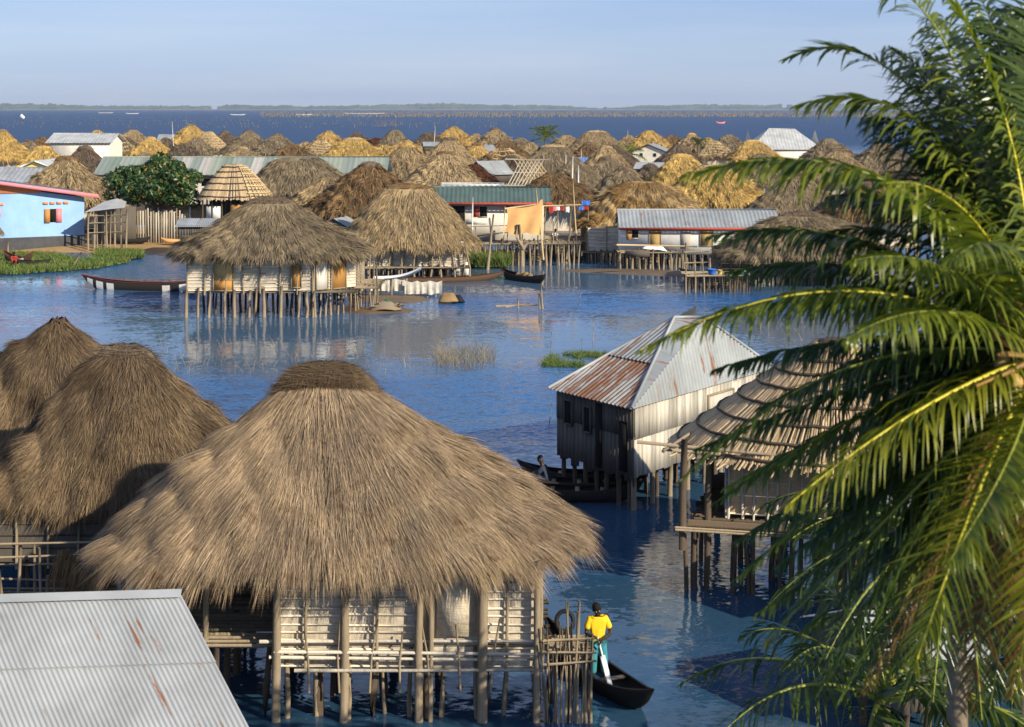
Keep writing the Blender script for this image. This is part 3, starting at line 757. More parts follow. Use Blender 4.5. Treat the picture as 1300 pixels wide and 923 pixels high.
# ------------------------------------------------------------------ boats
def canoe_mesh(L, W, D, rise=.35, n=18, inner=.06, tip=.04, flat_end=False):
    """open dug-out along x with waterline near z=0"""
    mb = MB(); m = 9; V = []
    for shell in (0, 1):
        for i in range(n + 1):
            s = i / n * 2 - 1
            wd = W / 2 * max(tip, (1 - abs(s) ** 2.6)) - shell * inner * .8
            wd = max(wd, .012)
            zt = D * .55 + rise * abs(s) ** 2.6; zb = -D * .45 + (rise + D * .9) * abs(s) ** 5 + shell * inner * (1 - abs(s) ** 5)
            for k in range(m):
                a = PI * k / (m - 1)
                y = -math.cos(a) * wd; z = zt - (zt - zb) * math.sin(a) ** .7
                V.append((s * L / 2 * (1 if shell == 0 else .985), y, z))
    o = (n + 1) * m; Fc = []
    for i in range(n):
        for k in range(m - 1):
            a = i*m+k; b = (i+1)*m+k
            Fc.append((a, a+1, b+1, b)); Fc.append((o+a, o+b, o+b+1, o+a+1))
        for k in (0, m - 1):
            a = i*m+k; b = (i+1)*m+k; Fc.append((a, b, o+b, o+a))
    for i in (0, n):
        Fc2 = [i*m+k for k in range(m)]
        mb_end = Fc2; Fc.append(tuple(Fc2[:4])); Fc.append((Fc2[3], Fc2[4], Fc2[5], Fc2[0])); Fc.append((Fc2[5], Fc2[6], Fc2[7], Fc2[0])); Fc.append((Fc2[7], Fc2[8], Fc2[0], Fc2[0]))
    Fc = [f for f in Fc if len(set(f)) == 4]
    mb.add(V, Fc); return mb
def canoe(loc, rz, L, W, D, mat, label, rise=.35, group='canoes', rim=None, thwarts=3, patches=None, z=.05):
    r = thing('canoe', (loc[0], loc[1], z), rz, label, 'canoe', group)
    canoe_mesh(L, W, D, rise).build('hull', mat, r, smooth=True)
    if rim:
        for sgn in (-1, 1):
            mb = MB(); pts = []
            for i in range(25):
                s = i / 24 * 2 - 1
                pts.append((s * L / 2, sgn * (W / 2 * max(.04, 1 - abs(s) ** 2.6) + .015), D * .55 + rise * abs(s) ** 2.6 + .02))
            mb.tube(pts, .011, 5); mb.build('gunwale', rim, r)
    for k in range(thwarts):
        s = -.55 + 1.1 * (k + .5) / max(1, thwarts)
        mb = MB(); mb.box((s * L / 2, 0, D * .45), (.14, W * (1 - abs(s) ** 2.6) * .96, .03)); mb.build('thwart', M_POLE, r)
    if patches:
        for (s0, s1) in patches:
            for sgn in (-1, 1):
                mb = MB(); V = []; k = 5
                for i in range(k + 1):
                    s = s0 + (s1 - s0) * i / k; wd = W / 2 * max(.04, 1 - abs(s) ** 2.6)
                    zt = D * .55 + rise * abs(s) ** 2.6; zb = -D * .45 + (rise + D * .9) * abs(s) ** 5
                    for j in range(5):
                        a = .08 + (PI / 2 - .25) * j / 4
                        V.append((s * L / 2, sgn * (math.cos(a) * wd + .012), zt - (zt - zb) * math.sin(a) ** .7))
                Fc = [(i*5+j, (i+1)*5+j, (i+1)*5+j+1, i*5+j+1) for i in range(k) for j in range(4)]
                mb.add(V, Fc); mb.build('painted_patch', M_WHITE, r)
    return r

# long black canoe with white patches left of the stilt hut
p0 = at(104, 366, .0); p1 = at(262, 371, 0); c = (p0 + p1) / 2
canoe((c.x, c.y), math.atan2(p1.y - p0.y, p1.x - p0.x), (p1 - p0).length, .80, .85, M_HULL, 'long black canoe with white painted patches and red rim left of the big stilt hut', .42, rim=M_RED, thwarts=6, patches=[(-.90, -.80), (-.74, -.62), (-.56, -.44), (.34, .46), (.6, .75)])
p0 = at(490, 361, 0); p1 = at(640, 355, 0); c = (p0 + p1) / 2
canoe((c.x, c.y), math.atan2(p1.y - p0.y, p1.x - p0.x), (p1 - p0).length, .85, .5, M_HULLB, 'long brown canoe lying behind the white cloth pen', .25, rim=M_HULLB, thwarts=7)
p0 = at(636, 352, 0); p1 = at(693, 361, 0); c = (p0 + p1) / 2
cargo = canoe((c.x, c.y), math.atan2(p1.y - p0.y, p1.x - p0.x), (p1 - p0).length, .95, .62, M_HULL, 'black canoe with white and red bow loaded with baskets in open water', .3, rim=M_HULLB, thwarts=2, patches=[(-.93, -.72)])
for k, (dx, s) in enumerate(((-.1, .26), (.35, .3), (.85, .25), (-.6, .2))):
    mb = MB(); rr = Roof(s, s, s * 1.1, 0, .03, 2.2, 2.2, rough=.03, seed=k); rr.surface(mb, 14, 6, .02)
    b = Vector((dx, 0, .28)); b.rotate(cargo.rotation_euler)
    o = mb.build('basket', M_BASKET, loc=(cargo.location.x + b.x, cargo.location.y + b.y, .35 - .04)); o.rotation_euler.z = k
    tag(o, ['round brown basket amidships in the loaded black canoe', 'largest brown basket in the loaded black canoe', 'brown basket nearest the stern of the loaded black canoe', 'smallest brown basket nearest the painted bow of the black canoe'][k], 'basket', 'baskets in the black canoe')
# canoes beyond, below the green roofed house
for (a, b_, mat, lab) in (((604, 331), (668, 330), M_HULLB, 'dark low canoe moored below the green roofed house, left one'), ((655, 328), (738, 331), M_HULL, 'long black canoe moored below the clothesline platform'), ((668, 325), (716, 324), M_HULLB, 'brown canoe moored furthest back below the orange cloth'), ((862, 352), (960, 352), M_HULLB, 'low brown canoe in front of the silver roofed house on the right'), ((716, 333), (742, 334), M_HULL, 'short black canoe beside the stilts left of the silver roofed house')):
    p0 = at(*a, 0); p1 = at(*b_, 0); c = (p0 + p1) / 2
    canoe((c.x, c.y), math.atan2(p1.y - p0.y, p1.x - p0.x), (p1 - p0).length, .9, .6, mat, lab, .28, thwarts=3)
# grounded canoe on the grass bank, with a person
p0 = at(4, 331, .3); p1 = at(42, 334, .3); c = (p0 + p1) / 2
canoe((c.x, c.y), math.atan2(p1.y - p0.y, p1.x - p0.x), (p1 - p0).length, .9, .6, M_HULLB, 'canoe with white and red painted bow drawn up in the grass by the blue house', .5, rim=M_RED, thwarts=2, patches=[(-.95, -.7), (.3, .6)], z=.35)
p0 = at(28, 335, .2); p1 = at(55, 338, .2); c = (p0 + p1) / 2
canoe((c.x, c.y), .05, (p1 - p0).length, .8, .5, M_HULL, 'small grey canoe lying in the marsh grass', .2, thwarts=1, z=.25)
# far boats on the lagoon
for k, (x, y, L, lab) in enumerate(((134, 143.6, 20, 'pale long boat on the far lagoon, left of the centre'), (168, 144.6, 17, 'pale boat on the far lagoon beyond the white house'), (302, 146.2, 20, 'pale boat low on the far lagoon above the lattice roofs'), (386, 146.0, 22, 'pale boat on the far lagoon left of the long white streak'), (463, 144.6, 54, 'long white barge on the far lagoon above the golden roofs'), (915, 157.0, 12, 'small reddish boat on the lagoon near the palm fronds'))):
    p = at(x, y, 0); S = p.y / F
    r = thing('distant_boat', (p.x, p.y, .2), 0, lab, 'boat', 'boats on the far lagoon')
    canoe_mesh(L * S, max(1.5, L * S * .07), 1.6, .8, 10).build('hull', M_WHITE if k < 5 else M_PINK, r)
p = at(28, 153, 0); r = thing('sailing_canoe', (p.x, p.y, .1), .3, 'tiny canoe with a slanting white sail on the lagoon at far left', 'sailing boat')
canoe_mesh(7, 1.0, .7, .3, 10).build('hull', M_HULL, r)
mb = MB(); mb.pole((0, 0, 0), (-.8, 0, 6), .06); mb.build('mast', M_POLE, r)
mb = MB(); mb.add([(-2.2, -.05, 3.8), (1.6, -.05, .9), (2.6, .1, 3.2), (-.5, .15, 6.4), (-2.2, .0, 3.8), (1.6, .0, .9), (2.6, .15, 3.2), (-.5, .2, 6.4)], [(0,1,2,3), (7,6,5,4), (0,4,5,1), (1,5,6,2), (2,6,7,3), (3,7,4,0)]); mb.build('sail', M_WHITEC, r)

# ------------------------------------------------------------------ people
def skin(name, nodes, edges, mat, parent, sub=2, root=0):
    me = bpy.data.meshes.new(name)
    me.from_pydata([n[0] for n in nodes], edges, [])
    o = bpy.data.objects.new(name, me); COL.objects.link(o); o.parent = parent
    m = o.modifiers.new('skin', 'SKIN'); m.use_smooth_shade = True
    for i, nd in enumerate(nodes):
        r_ = nd[1]; me.skin_vertices[0].data[i].radius = (r_, r_) if isinstance(r_, (int, float)) else r_
    me.skin_vertices[0].data[root].use_root = True
    s = o.modifiers.new('sub', 'SUBSURF'); s.levels = sub; s.render_levels = sub
    me.materials.append(mat); return o
def person(loc, rz, label, J, shirt=None, pants=None, scale=1.0, bare=False, group=None, hands=True, sleeve=.55):
    """J: joints in metres, facing -y. keys pelvis chest neck head ls le lh rs re rh lhip lk la rhip rk ra"""
    r = thing('person', loc, rz, label, 'person', group); r.scale = (scale,) * 3
    g = {k: Vector(v) for k, v in J.items()}
    names = ['pelvis', 'waist', 'chest', 'neck', 'head1', 'head2', 'ls', 'le', 'lh', 'rs', 're', 'rh', 'lhip', 'lk', 'la', 'lt', 'rhip', 'rk', 'ra', 'rt']
    hd = g['head']; g['waist'] = g['pelvis'].lerp(g['chest'], .45)
    ax = (hd - g['neck']).normalized(); g['head1'] = hd - ax * .03; g['head2'] = hd + ax * .07
    g['lt'] = g['la'] + Vector((.01, -.15, -.04)); g['rt'] = g['ra'] + Vector((-.01, -.15, -.04))
    rad = dict(pelvis=(.13, .11), waist=(.115, .09), chest=(.15, .11), neck=(.052, .055), head1=(.075, .088), head2=(.078, .092), ls=(.062,.06), le=.043, lh=.03, rs=(.062,.06), re=.043, rh=.03, lhip=.088, lk=.058, la=.038, lt=.032, rhip=.088, rk=.058, ra=.038, rt=.032)
    nodes = [(g[k], rad[k]) for k in names]; ix = {k: i for i, k in enumerate(names)}
    E = [('pelvis','waist'),('waist','chest'),('chest','neck'),('neck','head1'),('head1','head2'),('chest','ls'),('ls','le'),('le','lh'),('chest','rs'),('rs','re'),('re','rh'),('pelvis','lhip'),('lhip','lk'),('lk','la'),('la','lt'),('pelvis','rhip'),('rhip','rk'),('rk','ra'),('ra','rt')]
    E = [(ix[a], ix[b]) for a, b in E]
    if hands:
        for sd_, w0, e0 in ((1, 'lh', 'le'), (-1, 'rh', 're')):
            d = (g[w0] - g[e0]).normalized(); side = d.cross(Vector((0, 0, 1))); side = side.normalized() if side.length > .1 else Vector((1, 0, 0)); dn = d.cross(side)
            wi = ix[w0]; nodes.append((g[w0] + d * .07, (.036, .02))); pi_ = len(nodes) - 1; E.append((wi, pi_))
            for f, (o_, L_) in enumerate(((-.03, .068), (-.01, .078), (.01, .074), (.03, .058))):
                a = g[w0] + d * .095 + side * o_; b = a + d * L_ * .5 + dn * .012; c2 = b + d * L_ * .3 + dn * .035
                for q in (a, b, c2): nodes.append((q, .009))
                k = len(nodes); E += [(pi_, k-3), (k-3, k-2), (k-2, k-1)]
            a = g[w0] + d * .03 - side * .035; b = a + d * .04 - side * .02 + dn * .015
            nodes += [(a, .012), (b, .010)]; k = len(nodes); E += [(wi, k-2), (k-2, k-1)]
    body = skin('body', nodes, E, M_SKIN, r)
    up = ax; f = Vector((0, -1, 0)); f = (f - up * f.dot(up)).normalized(); sx = up.cross(f)
    mb = MB()   # face: nose, lips, brow, ears
    mb.tube([hd + f * .088 + up * .03, hd + f * .108 - up * .005, hd + f * .09 - up * .012], [.007, .015, .008], 6)
    mb.tube([hd + f * .086 + sx * .022 - up * .045, hd + f * .097 - up * .043, hd + f * .086 - sx * .022 - up * .045], [.005, .01, .005], 6)
    for q in (-1, 1): mb.tube([hd + sx * q * .076 + up * .03, hd + sx * q * .09 + up * .012, hd + sx * q * .078 - up * .03], [.01, .014, .008], 5)
    mb.build('face_features', M_SKIN, r, smooth=True)
    mb = MB()
    for q in (-1, 1): mb.box(hd + f * .088 + sx * q * .03 + up * .022, (.022, .006, .010))
    mb.build('eyes', M_WHITE, r)
    # hair: close cap over the skull
    mb = MB(); V = []; n = 14
    for i in range(7):
        a = PI * .56 * i / 6
        for k in range(n):
            b = 2 * PI * k / n; back = .5 - .5 * math.cos(b - PI / 2)   # 0 front, 1 back
            rr_ = math.sin(min(a, PI * .56)) 
            V.append(hd + up * (.035 + math.cos(a * (.72 + .34 * back)) * .112) + (f * (-math.cos(b + PI/2 + PI/2)) + sx * math.sin(b)) * 0 + (f * -math.sin(b) * .103 + sx * math.cos(b) * .09) * rr_ - f * .008)
    mb.add(V, [(i*n+k, i*n+(k+1)%n, (i+1)*n+(k+1)%n, (i+1)*n+k) for i in range(6) for k in range(n)])
    mb.build('hair', M_HAIR, r, smooth=True)
    if shirt:
        gl = g['ls'].lerp(g['le'], sleeve * 1.4 if sleeve < .6 else sleeve); gr = g['rs'].lerp(g['re'], sleeve * 1.4 if sleeve < .6 else sleeve)
        hem = g['pelvis'] - Vector((0, 0, .07))
        nd = [(hem, (.16, .13)), (g['pelvis'].lerp(g['chest'], .4), (.145, .12)), (g['chest'], (.172, .13)), (g['chest'].lerp(g['neck'], .72), (.085, .08)), (g['ls'], .083), (gl, .075), (g['rs'], .083), (gr, .075)]
        skin('shirt', nd, [(0,1),(1,2),(2,3),(2,4),(4,5),(2,6),(6,7)], shirt, r, root=1)
    if pants:
        def P_(a, b, k): return g[a].lerp(g[b], k)
        nd = [(g['pelvis'] + Vector((0,0,.03)), (.142, .12)), (g['lhip'], .108), (g['lk'], .085), (P_('lk','la',.6), .075), (g['rhip'], .108), (g['rk'], .085), (P_('rk','ra',.6), .075)]
        skin('trousers', nd, [(0,1),(1,2),(2,3),(0,4),(4,5),(5,6)], pants, r, root=0)
    return r
STAND = dict(pelvis=(0,0,.93), chest=(0,-.01,1.27), neck=(0,-.02,1.47), head=(0,-.05,1.6), ls=(.17,0,1.38), le=(.24,.02,1.12), lh=(.2,-.12,.92), rs=(-.17,0,1.38), re=(-.24,.02,1.12), rh=(-.2,-.12,.92), lhip=(.09,0,.88), lk=(.1,-.03,.48), la=(.1,0,.08), rhip=(-.09,0,.88), rk=(-.1,-.03,.48), ra=(-.1,0,.08))
SIT = dict(pelvis=(0,.05,.12), chest=(0,-.06,.45), neck=(0,-.12,.64), head=(0,-.17,.78), ls=(.17,-.07,.55), le=(.22,-.22,.33), lh=(.12,-.42,.3), rs=(-.17,-.07,.55), re=(-.22,-.22,.33), rh=(-.12,-.42,.3), lhip=(.09,.02,.12), lk=(.13,-.36,.38), la=(.12,-.55,.06), rhip=(-.09,.02,.12), rk=(-.13,-.36,.38), ra=(-.12,-.55,.06))
BEND = dict(STAND, chest=(0,-.22,1.15), neck=(0,-.38,1.24), head=(0,-.50,1.28), ls=(.17,-.25,1.2), le=(.2,-.4,.95), lh=(.14,-.5,.72), rs=(-.17,-.25,1.2), re=(-.2,-.4,.95), rh=(-.14,-.5,.72))
#==MORE==
# ================================================================== FOREGROUND
# -- the big near hut
HX, HYc = -3.55, 33.35
hut = thing('thatched_hut', (HX, HYc, 0), 0, 'largest thatched hut in front, straw roof over pale split bamboo walls', 'hut', 'thatched huts')
rf = Roof(4.84, 3.2, 2.86, 3.26, r=.85, n=3.0, p=1.0, seed=1.3, rough=.12, dx=-.40, dy=.15, cx=-.02)
thatch_roof(rf, T_FORE, hut, N=150000, L=.85, w=.0105, nu=160, nv=40, fringe=9000, lift=.04, seed=3, jit=.11, thick=.26, fL=.6, jm=.008, front=.75, droop=.55)
ridge_cap(rf, T_BROWN2, hut, .40, .62, 4, 8000, .014, k=1.14, drop=.25)
X = lambda px, Y, o=HX: (px - CX) * Y / F - o      # local x of a photo column at depth Y
yf = 31.0 - HYc; yb = 35.8 - HYc
wl, wr = X(350, 31), X(682, 31)
ztop = 2.86 + .15
walls = [((wl, yf), (wr, yf)), ((wr, yf), (wr + .1, yb)), ((wr + .1, yb), (-4.3, yb)), ((wl, yb), (wl, yf))]
# front: woven panels with closely laid split bamboo
segs = [X(p, 31) for p in (350, 436, 532, 612, 682)]
for i in range(4):
    a, b = segs[i], segs[i + 1]
    if i == 2:
        mat_wall(hut, (a, yf), (b, yf), .98, ztop, M_MAT, band=0, poles=0, seed=11 + i)
        pa = (a, yf); pb = (b, yf)
        panel(hut, pa, pb, .35, b - a - .12, 1.62, ztop - .02, M_MATPALE, 'door', .06)
        for u in (.04, .14, .26): 
            mb = MB(); mb.pole((a + u, yf - .09, 1.3), (a + u + .02, yf - .08, 2.95), .035, None, 6, .01); mb.build('wall_pole', M_POLE, hut)
    else:
        mat_wall(hut, (a, yf), (b, yf), .98, ztop, M_MAT, band=.165, poles=0, seed=11 + i, slatw=.034)
        for q in (.45,):
            mb = MB(); xx = a + (b - a) * q; mb.pole((xx, yf - .10, .9), (xx + .03, yf - .09, 2.95), .035, None, 6, .01); mb.build('wall_pole', M_POLE, hut)
mat_wall(hut, (wr, yf), (wr + .1, yb), 1.55, ztop, M_MAT, band=.17, poles=1.1, seed=20)
mat_wall(hut, (wr + .1, yb), (-4.3, yb), 1.55, ztop, M_MAT, band=.2, poles=1.4, seed=21)
mat_wall(hut, (wl, yb), (wl, yf), 1.55, ztop, M_PLANKD, band=.2, poles=.9, seed=22, pole_mat=M_POLED, band_mat=M_POLED)  # dark planks put the shade of the left side into the colour
mat_wall(hut, (-4.6, yb - 1.2), (wl, yb - 1.2), 1.2, ztop, M_PLANKD, band=.25, poles=.6, seed=23, pole_mat=M_POLED, band_mat=M_POLED)  # recessed dark wall, its colour standing in for the porch shade
rng = random.Random(5)
for px_, rr in ((350, .085), (436, .085), (532, .08), (546, .05), (612, .105), (681, .075)):
    mb = MB(); xx = X(px_, 30.8); mb.pole((xx, yf - .2, -.6), (xx + .02, yf - .18, 3.15), rr, rr * .9, 8, .006, rng); mb.build('post', M_POLE, hut)
for x_ in (X(178, 32), X(215, 33), X(262, 31.6)):
    mb = MB(); mb.pole((x_, yf + rng.uniform(.2, 1), -.6), (x_, yf + .6, 3.2), .07, None, 7, .01, rng); mb.build('post', M_POLE, hut)
# rails and the raised floor
mb = MB()
for z_, a_, b_, j in ((1.50, wl - .3, wr + .2, 0), (1.36, wl, wr, .1), (1.22, wl - .1, wr - .2, .05), (1.05, wl + .4, wr + .1, .12)):
    mb.pole((a_, yf - .12 - j, z_ + rng.uniform(-.04, .04)), (b_, yf - .12 - j, z_ + rng.uniform(-.06, .06)), .035, .03, 6, .004, rng)
mb.build('floor_rail', M_PLANK, hut)
deck(hut, -4.5, wr + .1, yf + .05, yb, 1.42, 7, M_POLE, .05, .22)
deck(hut, -4.7, wl - .3, yf + .35, yb - 1.4, 1.30, 8, M_PLANK, .06, .35)
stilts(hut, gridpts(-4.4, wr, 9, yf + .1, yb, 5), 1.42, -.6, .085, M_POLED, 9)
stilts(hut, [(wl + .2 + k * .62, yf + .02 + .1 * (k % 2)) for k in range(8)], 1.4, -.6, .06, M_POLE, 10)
for k in range(7):   # loose sticks leaning against the wall
    mb = MB(); x_ = X(395 + 38 * k, 31); mb.pole((x_, yf - .3, .6), (x_ + rng.uniform(-.3, .3), yf - .2, 1.75 + rng.uniform(0, .3)), .025, .02, 5, .03, rng); mb.build('leaning_stick', M_POLE, hut)

# stick landing and fence to its right
land = thing('stick_landing', (HX + wr + .1, HYc + yf, 0), 0, 'small stick landing with uneven upright poles between the big hut and the person in yellow', 'landing')
deck(land, .1, .85, -.2, .9, 1.32, 21, M_POLE, .045, .13)
rng = random.Random(12)
for k in range(24):
    u = .06 + 0.86 * k / 23 + rng.uniform(-.03, .03); tall = rng.random() < .35
    mb = MB(); mb.pole((u, -.25 + rng.uniform(-.05, .05), -.4), (u + rng.uniform(-.12, .12), -.25 + rng.uniform(-.1, .1), rng.uniform(2.0, 2.55) if (.35 < u < .8 and tall) else rng.uniform(1.35, 1.95)), rng.uniform(.018, .034), None, 5, .03, rng); mb.build('fence_stick', M_POLE, land)
for z_ in (1.40, 1.62, 1.15):
    mb = MB(); mb.pole((0, -.31, z_), (1.05, -.3, z_ + rng.uniform(-.08, .08)), .03, .022, 5, .01, rng); mb.build('rail', M_POLE, land)
stilts(land, gridpts(.15, .85, 3, .1, .9, 2), 1.32, -.5, .055, M_POLED, 4)
hp = atY(717, 789, 31.6)
mb = MB(); pts = [(math.cos(a) * .17, math.sin(a) * .06, math.sin(a) * .19) for a in np.linspace(0, 2 * PI, 25)]; mb.tube(pts, .045, 8, cap=False)
hoop = mb.build('rubber_tyre', M_RUBBER, loc=hp, smooth=True); tag(hoop, 'black rubber tyre hung on the stick landing behind the upright poles', 'tyre')

# person in yellow standing in a canoe
cn = canoe((1.75, 33.1), -1.15, 5.0, .8, .42, M_HULL, 'dark canoe under the standing person in yellow', .35, thwarts=2)
J = dict(STAND, head=(-.03,-.07,1.59), lh=(.05,-.26,1.02), le=(.27,-.06,1.1), rh=(-.06,-.27,1.06), re=(-.26,-.05,1.1), la=(.14,.0,.08), lk=(.13,-.05,.48))
person((1.78, 32.7, .02), .12, 'person in yellow shirt and teal trousers standing in a canoe holding a white paddle', J, M_YSHIRT, M_TEAL)
q0 = Vector((1.76, 32.40, 1.12)); q1 = Vector((2.12, 32.05, -.25))
mb = MB(); mb.pole(q0, q0.lerp(q1, .6), .022, .022, 6, 0); 
d_ = (q1 - q0); mb.box(q0.lerp(q1, .62), (.13, .03, d_.length * .72), d_.to_track_quat('Z', 'Y').to_matrix())
tag(mb.build('paddle', M_WHITEC), 'white painted paddle slanting down from the hands of the person in yellow', 'paddle')

# -- brown huts at left
def near_hut(cx_px, Y, half_w, b, eave_z, top_px, seed, mat, label, N, cap=T_DARK, r=.55, n=3.0, wallmat=M_MAT, dy=0, p=1.1, rough=.16):
    Xc = (cx_px - CX) * Y / F; top = H - (top_px - HY) * Y / F
    t = thing('thatched_hut', (Xc, Y, 0), 0, label, 'hut', 'thatched huts')
    rf = Roof(half_w, b, top - eave_z - .1, eave_z, r=r, n=n, p=p, seed=seed, rough=rough, dy=dy)
    thatch_roof(rf, mat, t, N=int(N * 1.9), L=.6, w=.015, nu=110, nv=30, fringe=4500, lift=.07, seed=int(seed * 7), jit=.22, thick=.34, fL=.42, jm=.03, front=.78, droop=.5)
    if cap: ridge_cap(rf, cap, t, .34, .3, int(seed * 3), 1800, .02, k=1.0, drop=.35)
    return t, rf
t1, rf1 = near_hut(158, 39.6, 3.45, 2.6, 2.62, 447, 2.7, T_BROWN2, 'dark brown thatched hut at left with black ridge tuft, just behind the grey metal roof', 42000, r=.62, n=2.5, p=1.13, rough=.24)
for a, b_ in (((-2.9, -2.3), (2.6, -2.3)), ((2.6, -2.3), (2.6, 2.2)), ((2.6, 2.2), (-2.9, 2.2)), ((-2.9, 2.2), (-2.9, -2.3))):
    mat_wall(t1, a, b_, 1.25, 2.75, M_PLANKD, band=.3, poles=.8, seed=31, pole_mat=M_POLE, band_mat=M_POLED)
stilts(t1, gridpts(-2.8, 2.5, 6, -2.3, 2.2, 4), 1.3, -.5, .07, M_POLED, 33)
# its cluttered porch of sticks
porch = thing('stick_porch', ((60 - CX) * 34.4 / F, 34.4, 0), 0, 'cluttered porch of sticks and hanging straw under the dark brown hut at left', 'porch')
rng = random.Random(8)
for k in range(17):
    x_ = -1.5 + k * .24 + rng.uniform(-.08, .08); mb = MB(); mb.pole((x_, rng.uniform(-.2, 1.0), -.4), (x_ + rng.uniform(-.12, .12), rng.uniform(-.1, .9), rng.uniform(1.6, 2.75)), rng.uniform(.022, .05), None, 5, .03, rng); mb.build('porch_pole', M_POLE, porch)
for k in range(5):
    mb = MB(); mb.pole((-1.6, rng.uniform(0, .8), 1.2 + .3 * k), (2.4, rng.uniform(0, .8), 1.25 + .3 * k + rng.uniform(-.1, .1)), .028, .02, 5, .01, rng); mb.build('porch_rail', M_POLE, porch)
mb = MB(); rs = np.random.RandomState(3); Nn = 1100; bx = np.sort(rs.uniform(.2, 1.7, Nn)); 
base = np.stack([bx, rs.uniform(-.1, .2, Nn), 2.0 + .25 * np.sin(bx * 5) + rs.normal(0, .06, Nn)], -1); tipp = base + np.stack([rs.normal(0, .12, Nn) - .15, rs.normal(0, .06, Nn), -rs.uniform(.3, 1.0, Nn)], -1)
mb.add(np.stack([base - (.01, 0, 0), base + (.01, 0, 0), tipp], 1).reshape(-1, 3), np.arange(3 * Nn).reshape(Nn, 3)); mb.build('hanging_straw', T_BROWN, porch)
deck(porch, -1.6, 2.4, -.1, 1.2, 1.15, 9, M_POLE, .05, .2)
mb = MB(); mb.box((1.62, -.05, 2.0), (.12, .05, 1.3)); mb.build('white_board', M_PLANK, porch)
for (x_, z_, s_) in ((2.05, 1.75, .35), (1.85, 2.3, .22)):
    mb = MB(); mb.add([(x_ - s_, -.2, z_ + s_), (x_ + s_ * .6, -.25, z_ + s_ * .8), (x_ + s_ * .3, -.1, z_ - s_), (x_ - s_ * .7, -.15, z_ - s_ * .7), (x_ - s_, -.23, z_ + s_), (x_ + s_ * .6, -.28, z_ + s_ * .8), (x_ + s_ * .3, -.13, z_ - s_), (x_ - s_ * .7, -.18, z_ - s_ * .7)], [(0,1,2,3),(7,6,5,4)]); mb.build('hung_cloth', M_WHITEC, porch)
t2, rf2 = near_hut(74, 46, 4.6, 3.2, 2.3, 401, 4.1, T_BROWN2, 'dark brown thatched hut at the left edge, peaked, behind the other brown roof', 34000, r=.12, n=2.3, p=.95, rough=.36, cap=None)
for a, b_ in (((-3.6, -2.9), (3.4, -2.9)), ((3.4, -2.9), (3.4, 2.8)), ((3.4, 2.8), (-3.6, 2.8)), ((-3.6, 2.8), (-3.6, -2.9))):
    mat_wall(t2, a, b_, 1.1, 2.5, M_PLANKD, band=.3, poles=1.2, seed=41, pole_mat=M_POLED, band_mat=M_POLED)
stilts(t2, gridpts(-3.5, 3.3, 6, -2.9, 2.8, 4), 1.2, -.5, .07, M_POLED, 43)

# -- grey metal roof, bottom left
mr = thing('metal_roof_house', (-8, 26.6, 0), 0, 'grey corrugated metal roof filling the bottom left corner', 'house', 'metal roofed houses')
A = atY(228, 751, 26.2) - mr.location; Bq = atY(-260, 765, 25.6) - mr.location
dn = Vector((.88, -1.0, -.98)) * 2.6
C_ = A + dn; D_ = Bq + dn
mC, mD = A + dn * .34, Bq + dn * .34
mb = MB(); corr_poly(mb, [mD, mC, A, Bq], .085, .016, udir=-dn); mb.build('roof_sheet', M_SILVERD, mr)
lap = Vector((0, 0, -.03)); mb = MB(); corr_poly(mb, [D_ + lap, C_ + lap + dn * 0, mC - dn * .02 + lap, mD - dn * .02 + lap], .085, .016, udir=-dn); mb.build('roof_sheet', M_SILVERD, mr)
E_ = A + Vector((-.6, 2.2, -1.6)); F_ = Bq + Vector((-.6, 2.2, -1.6))
mb = MB(); corr_poly(mb, [F_, E_, A, Bq], .17, .016); mb.build('roof_sheet', M_SILVERD, mr)
mb = MB()
d_ = (A - Bq).normalized(); 
for (o0, o1) in (((0, -.13, -.055), (0, 0, .045)), ((0, 0, .045), (0, .15, -.06))):
    mb.add([Bq + Vector(o0), A + d_ * .04 + Vector(o0), A + d_ * .04 + Vector(o1), Bq + Vector(o1)], [(0,1,2,3)])
mb.build('ridge_sheet', M_SILVERD, mr)
mb = MB(); mb.add([A + Vector((-.25, 0, -.15)), C_ + Vector((-.3, .1, -.12)), Vector((C_.x - .3, C_.y + .1, -.5)), Vector((A.x - .25, A.y, -.5))], [(0,1,2,3)]); 
for k in range(10):
    f = k / 9; q = (A + Vector((-.27, 0, -.15))).lerp(C_ + Vector((-.32, .1, -.12)), f); mb.pole((q.x, q.y, -.5), (q.x, q.y, q.z), .05)
mb.build('wall', M_PLANKD, mr)

# ================================================================== RUSTY ROOF HOUSE
hs = thing('metal_roof_house', (5.0, 51.4, 0), 0, 'plank stilt house with a rusty hipped metal roof, standing in open water right of centre', 'house', 'metal roofed houses')
L0 = hs.location
def loc(v): return Vector(v) - L0
def sc(p, q, k): return q + (p - q) * k
Nn_, Rr, Ll = Vector((3.53, 46.5, 3.1)), Vector((8.95, 53.8, 3.12)), Vector((1.16, 49.9, 3.1))
Ff = Ll + Rr - Nn_
ctr = (Nn_ + Ff) / 2
E0 = [loc(v) for v in (Nn_, Rr, Ff, Ll)]
Ra = loc(atY(856, 404, 50.9)); Rb = loc(atY(894, 405, 50.9)); Rb.z = Ra.z
mb = MB(); corr_poly(mb, [E0[0], E0[1], Rb], .19, .034, nv=2); mb.build('roof_sheet', M_SILVER, hs)
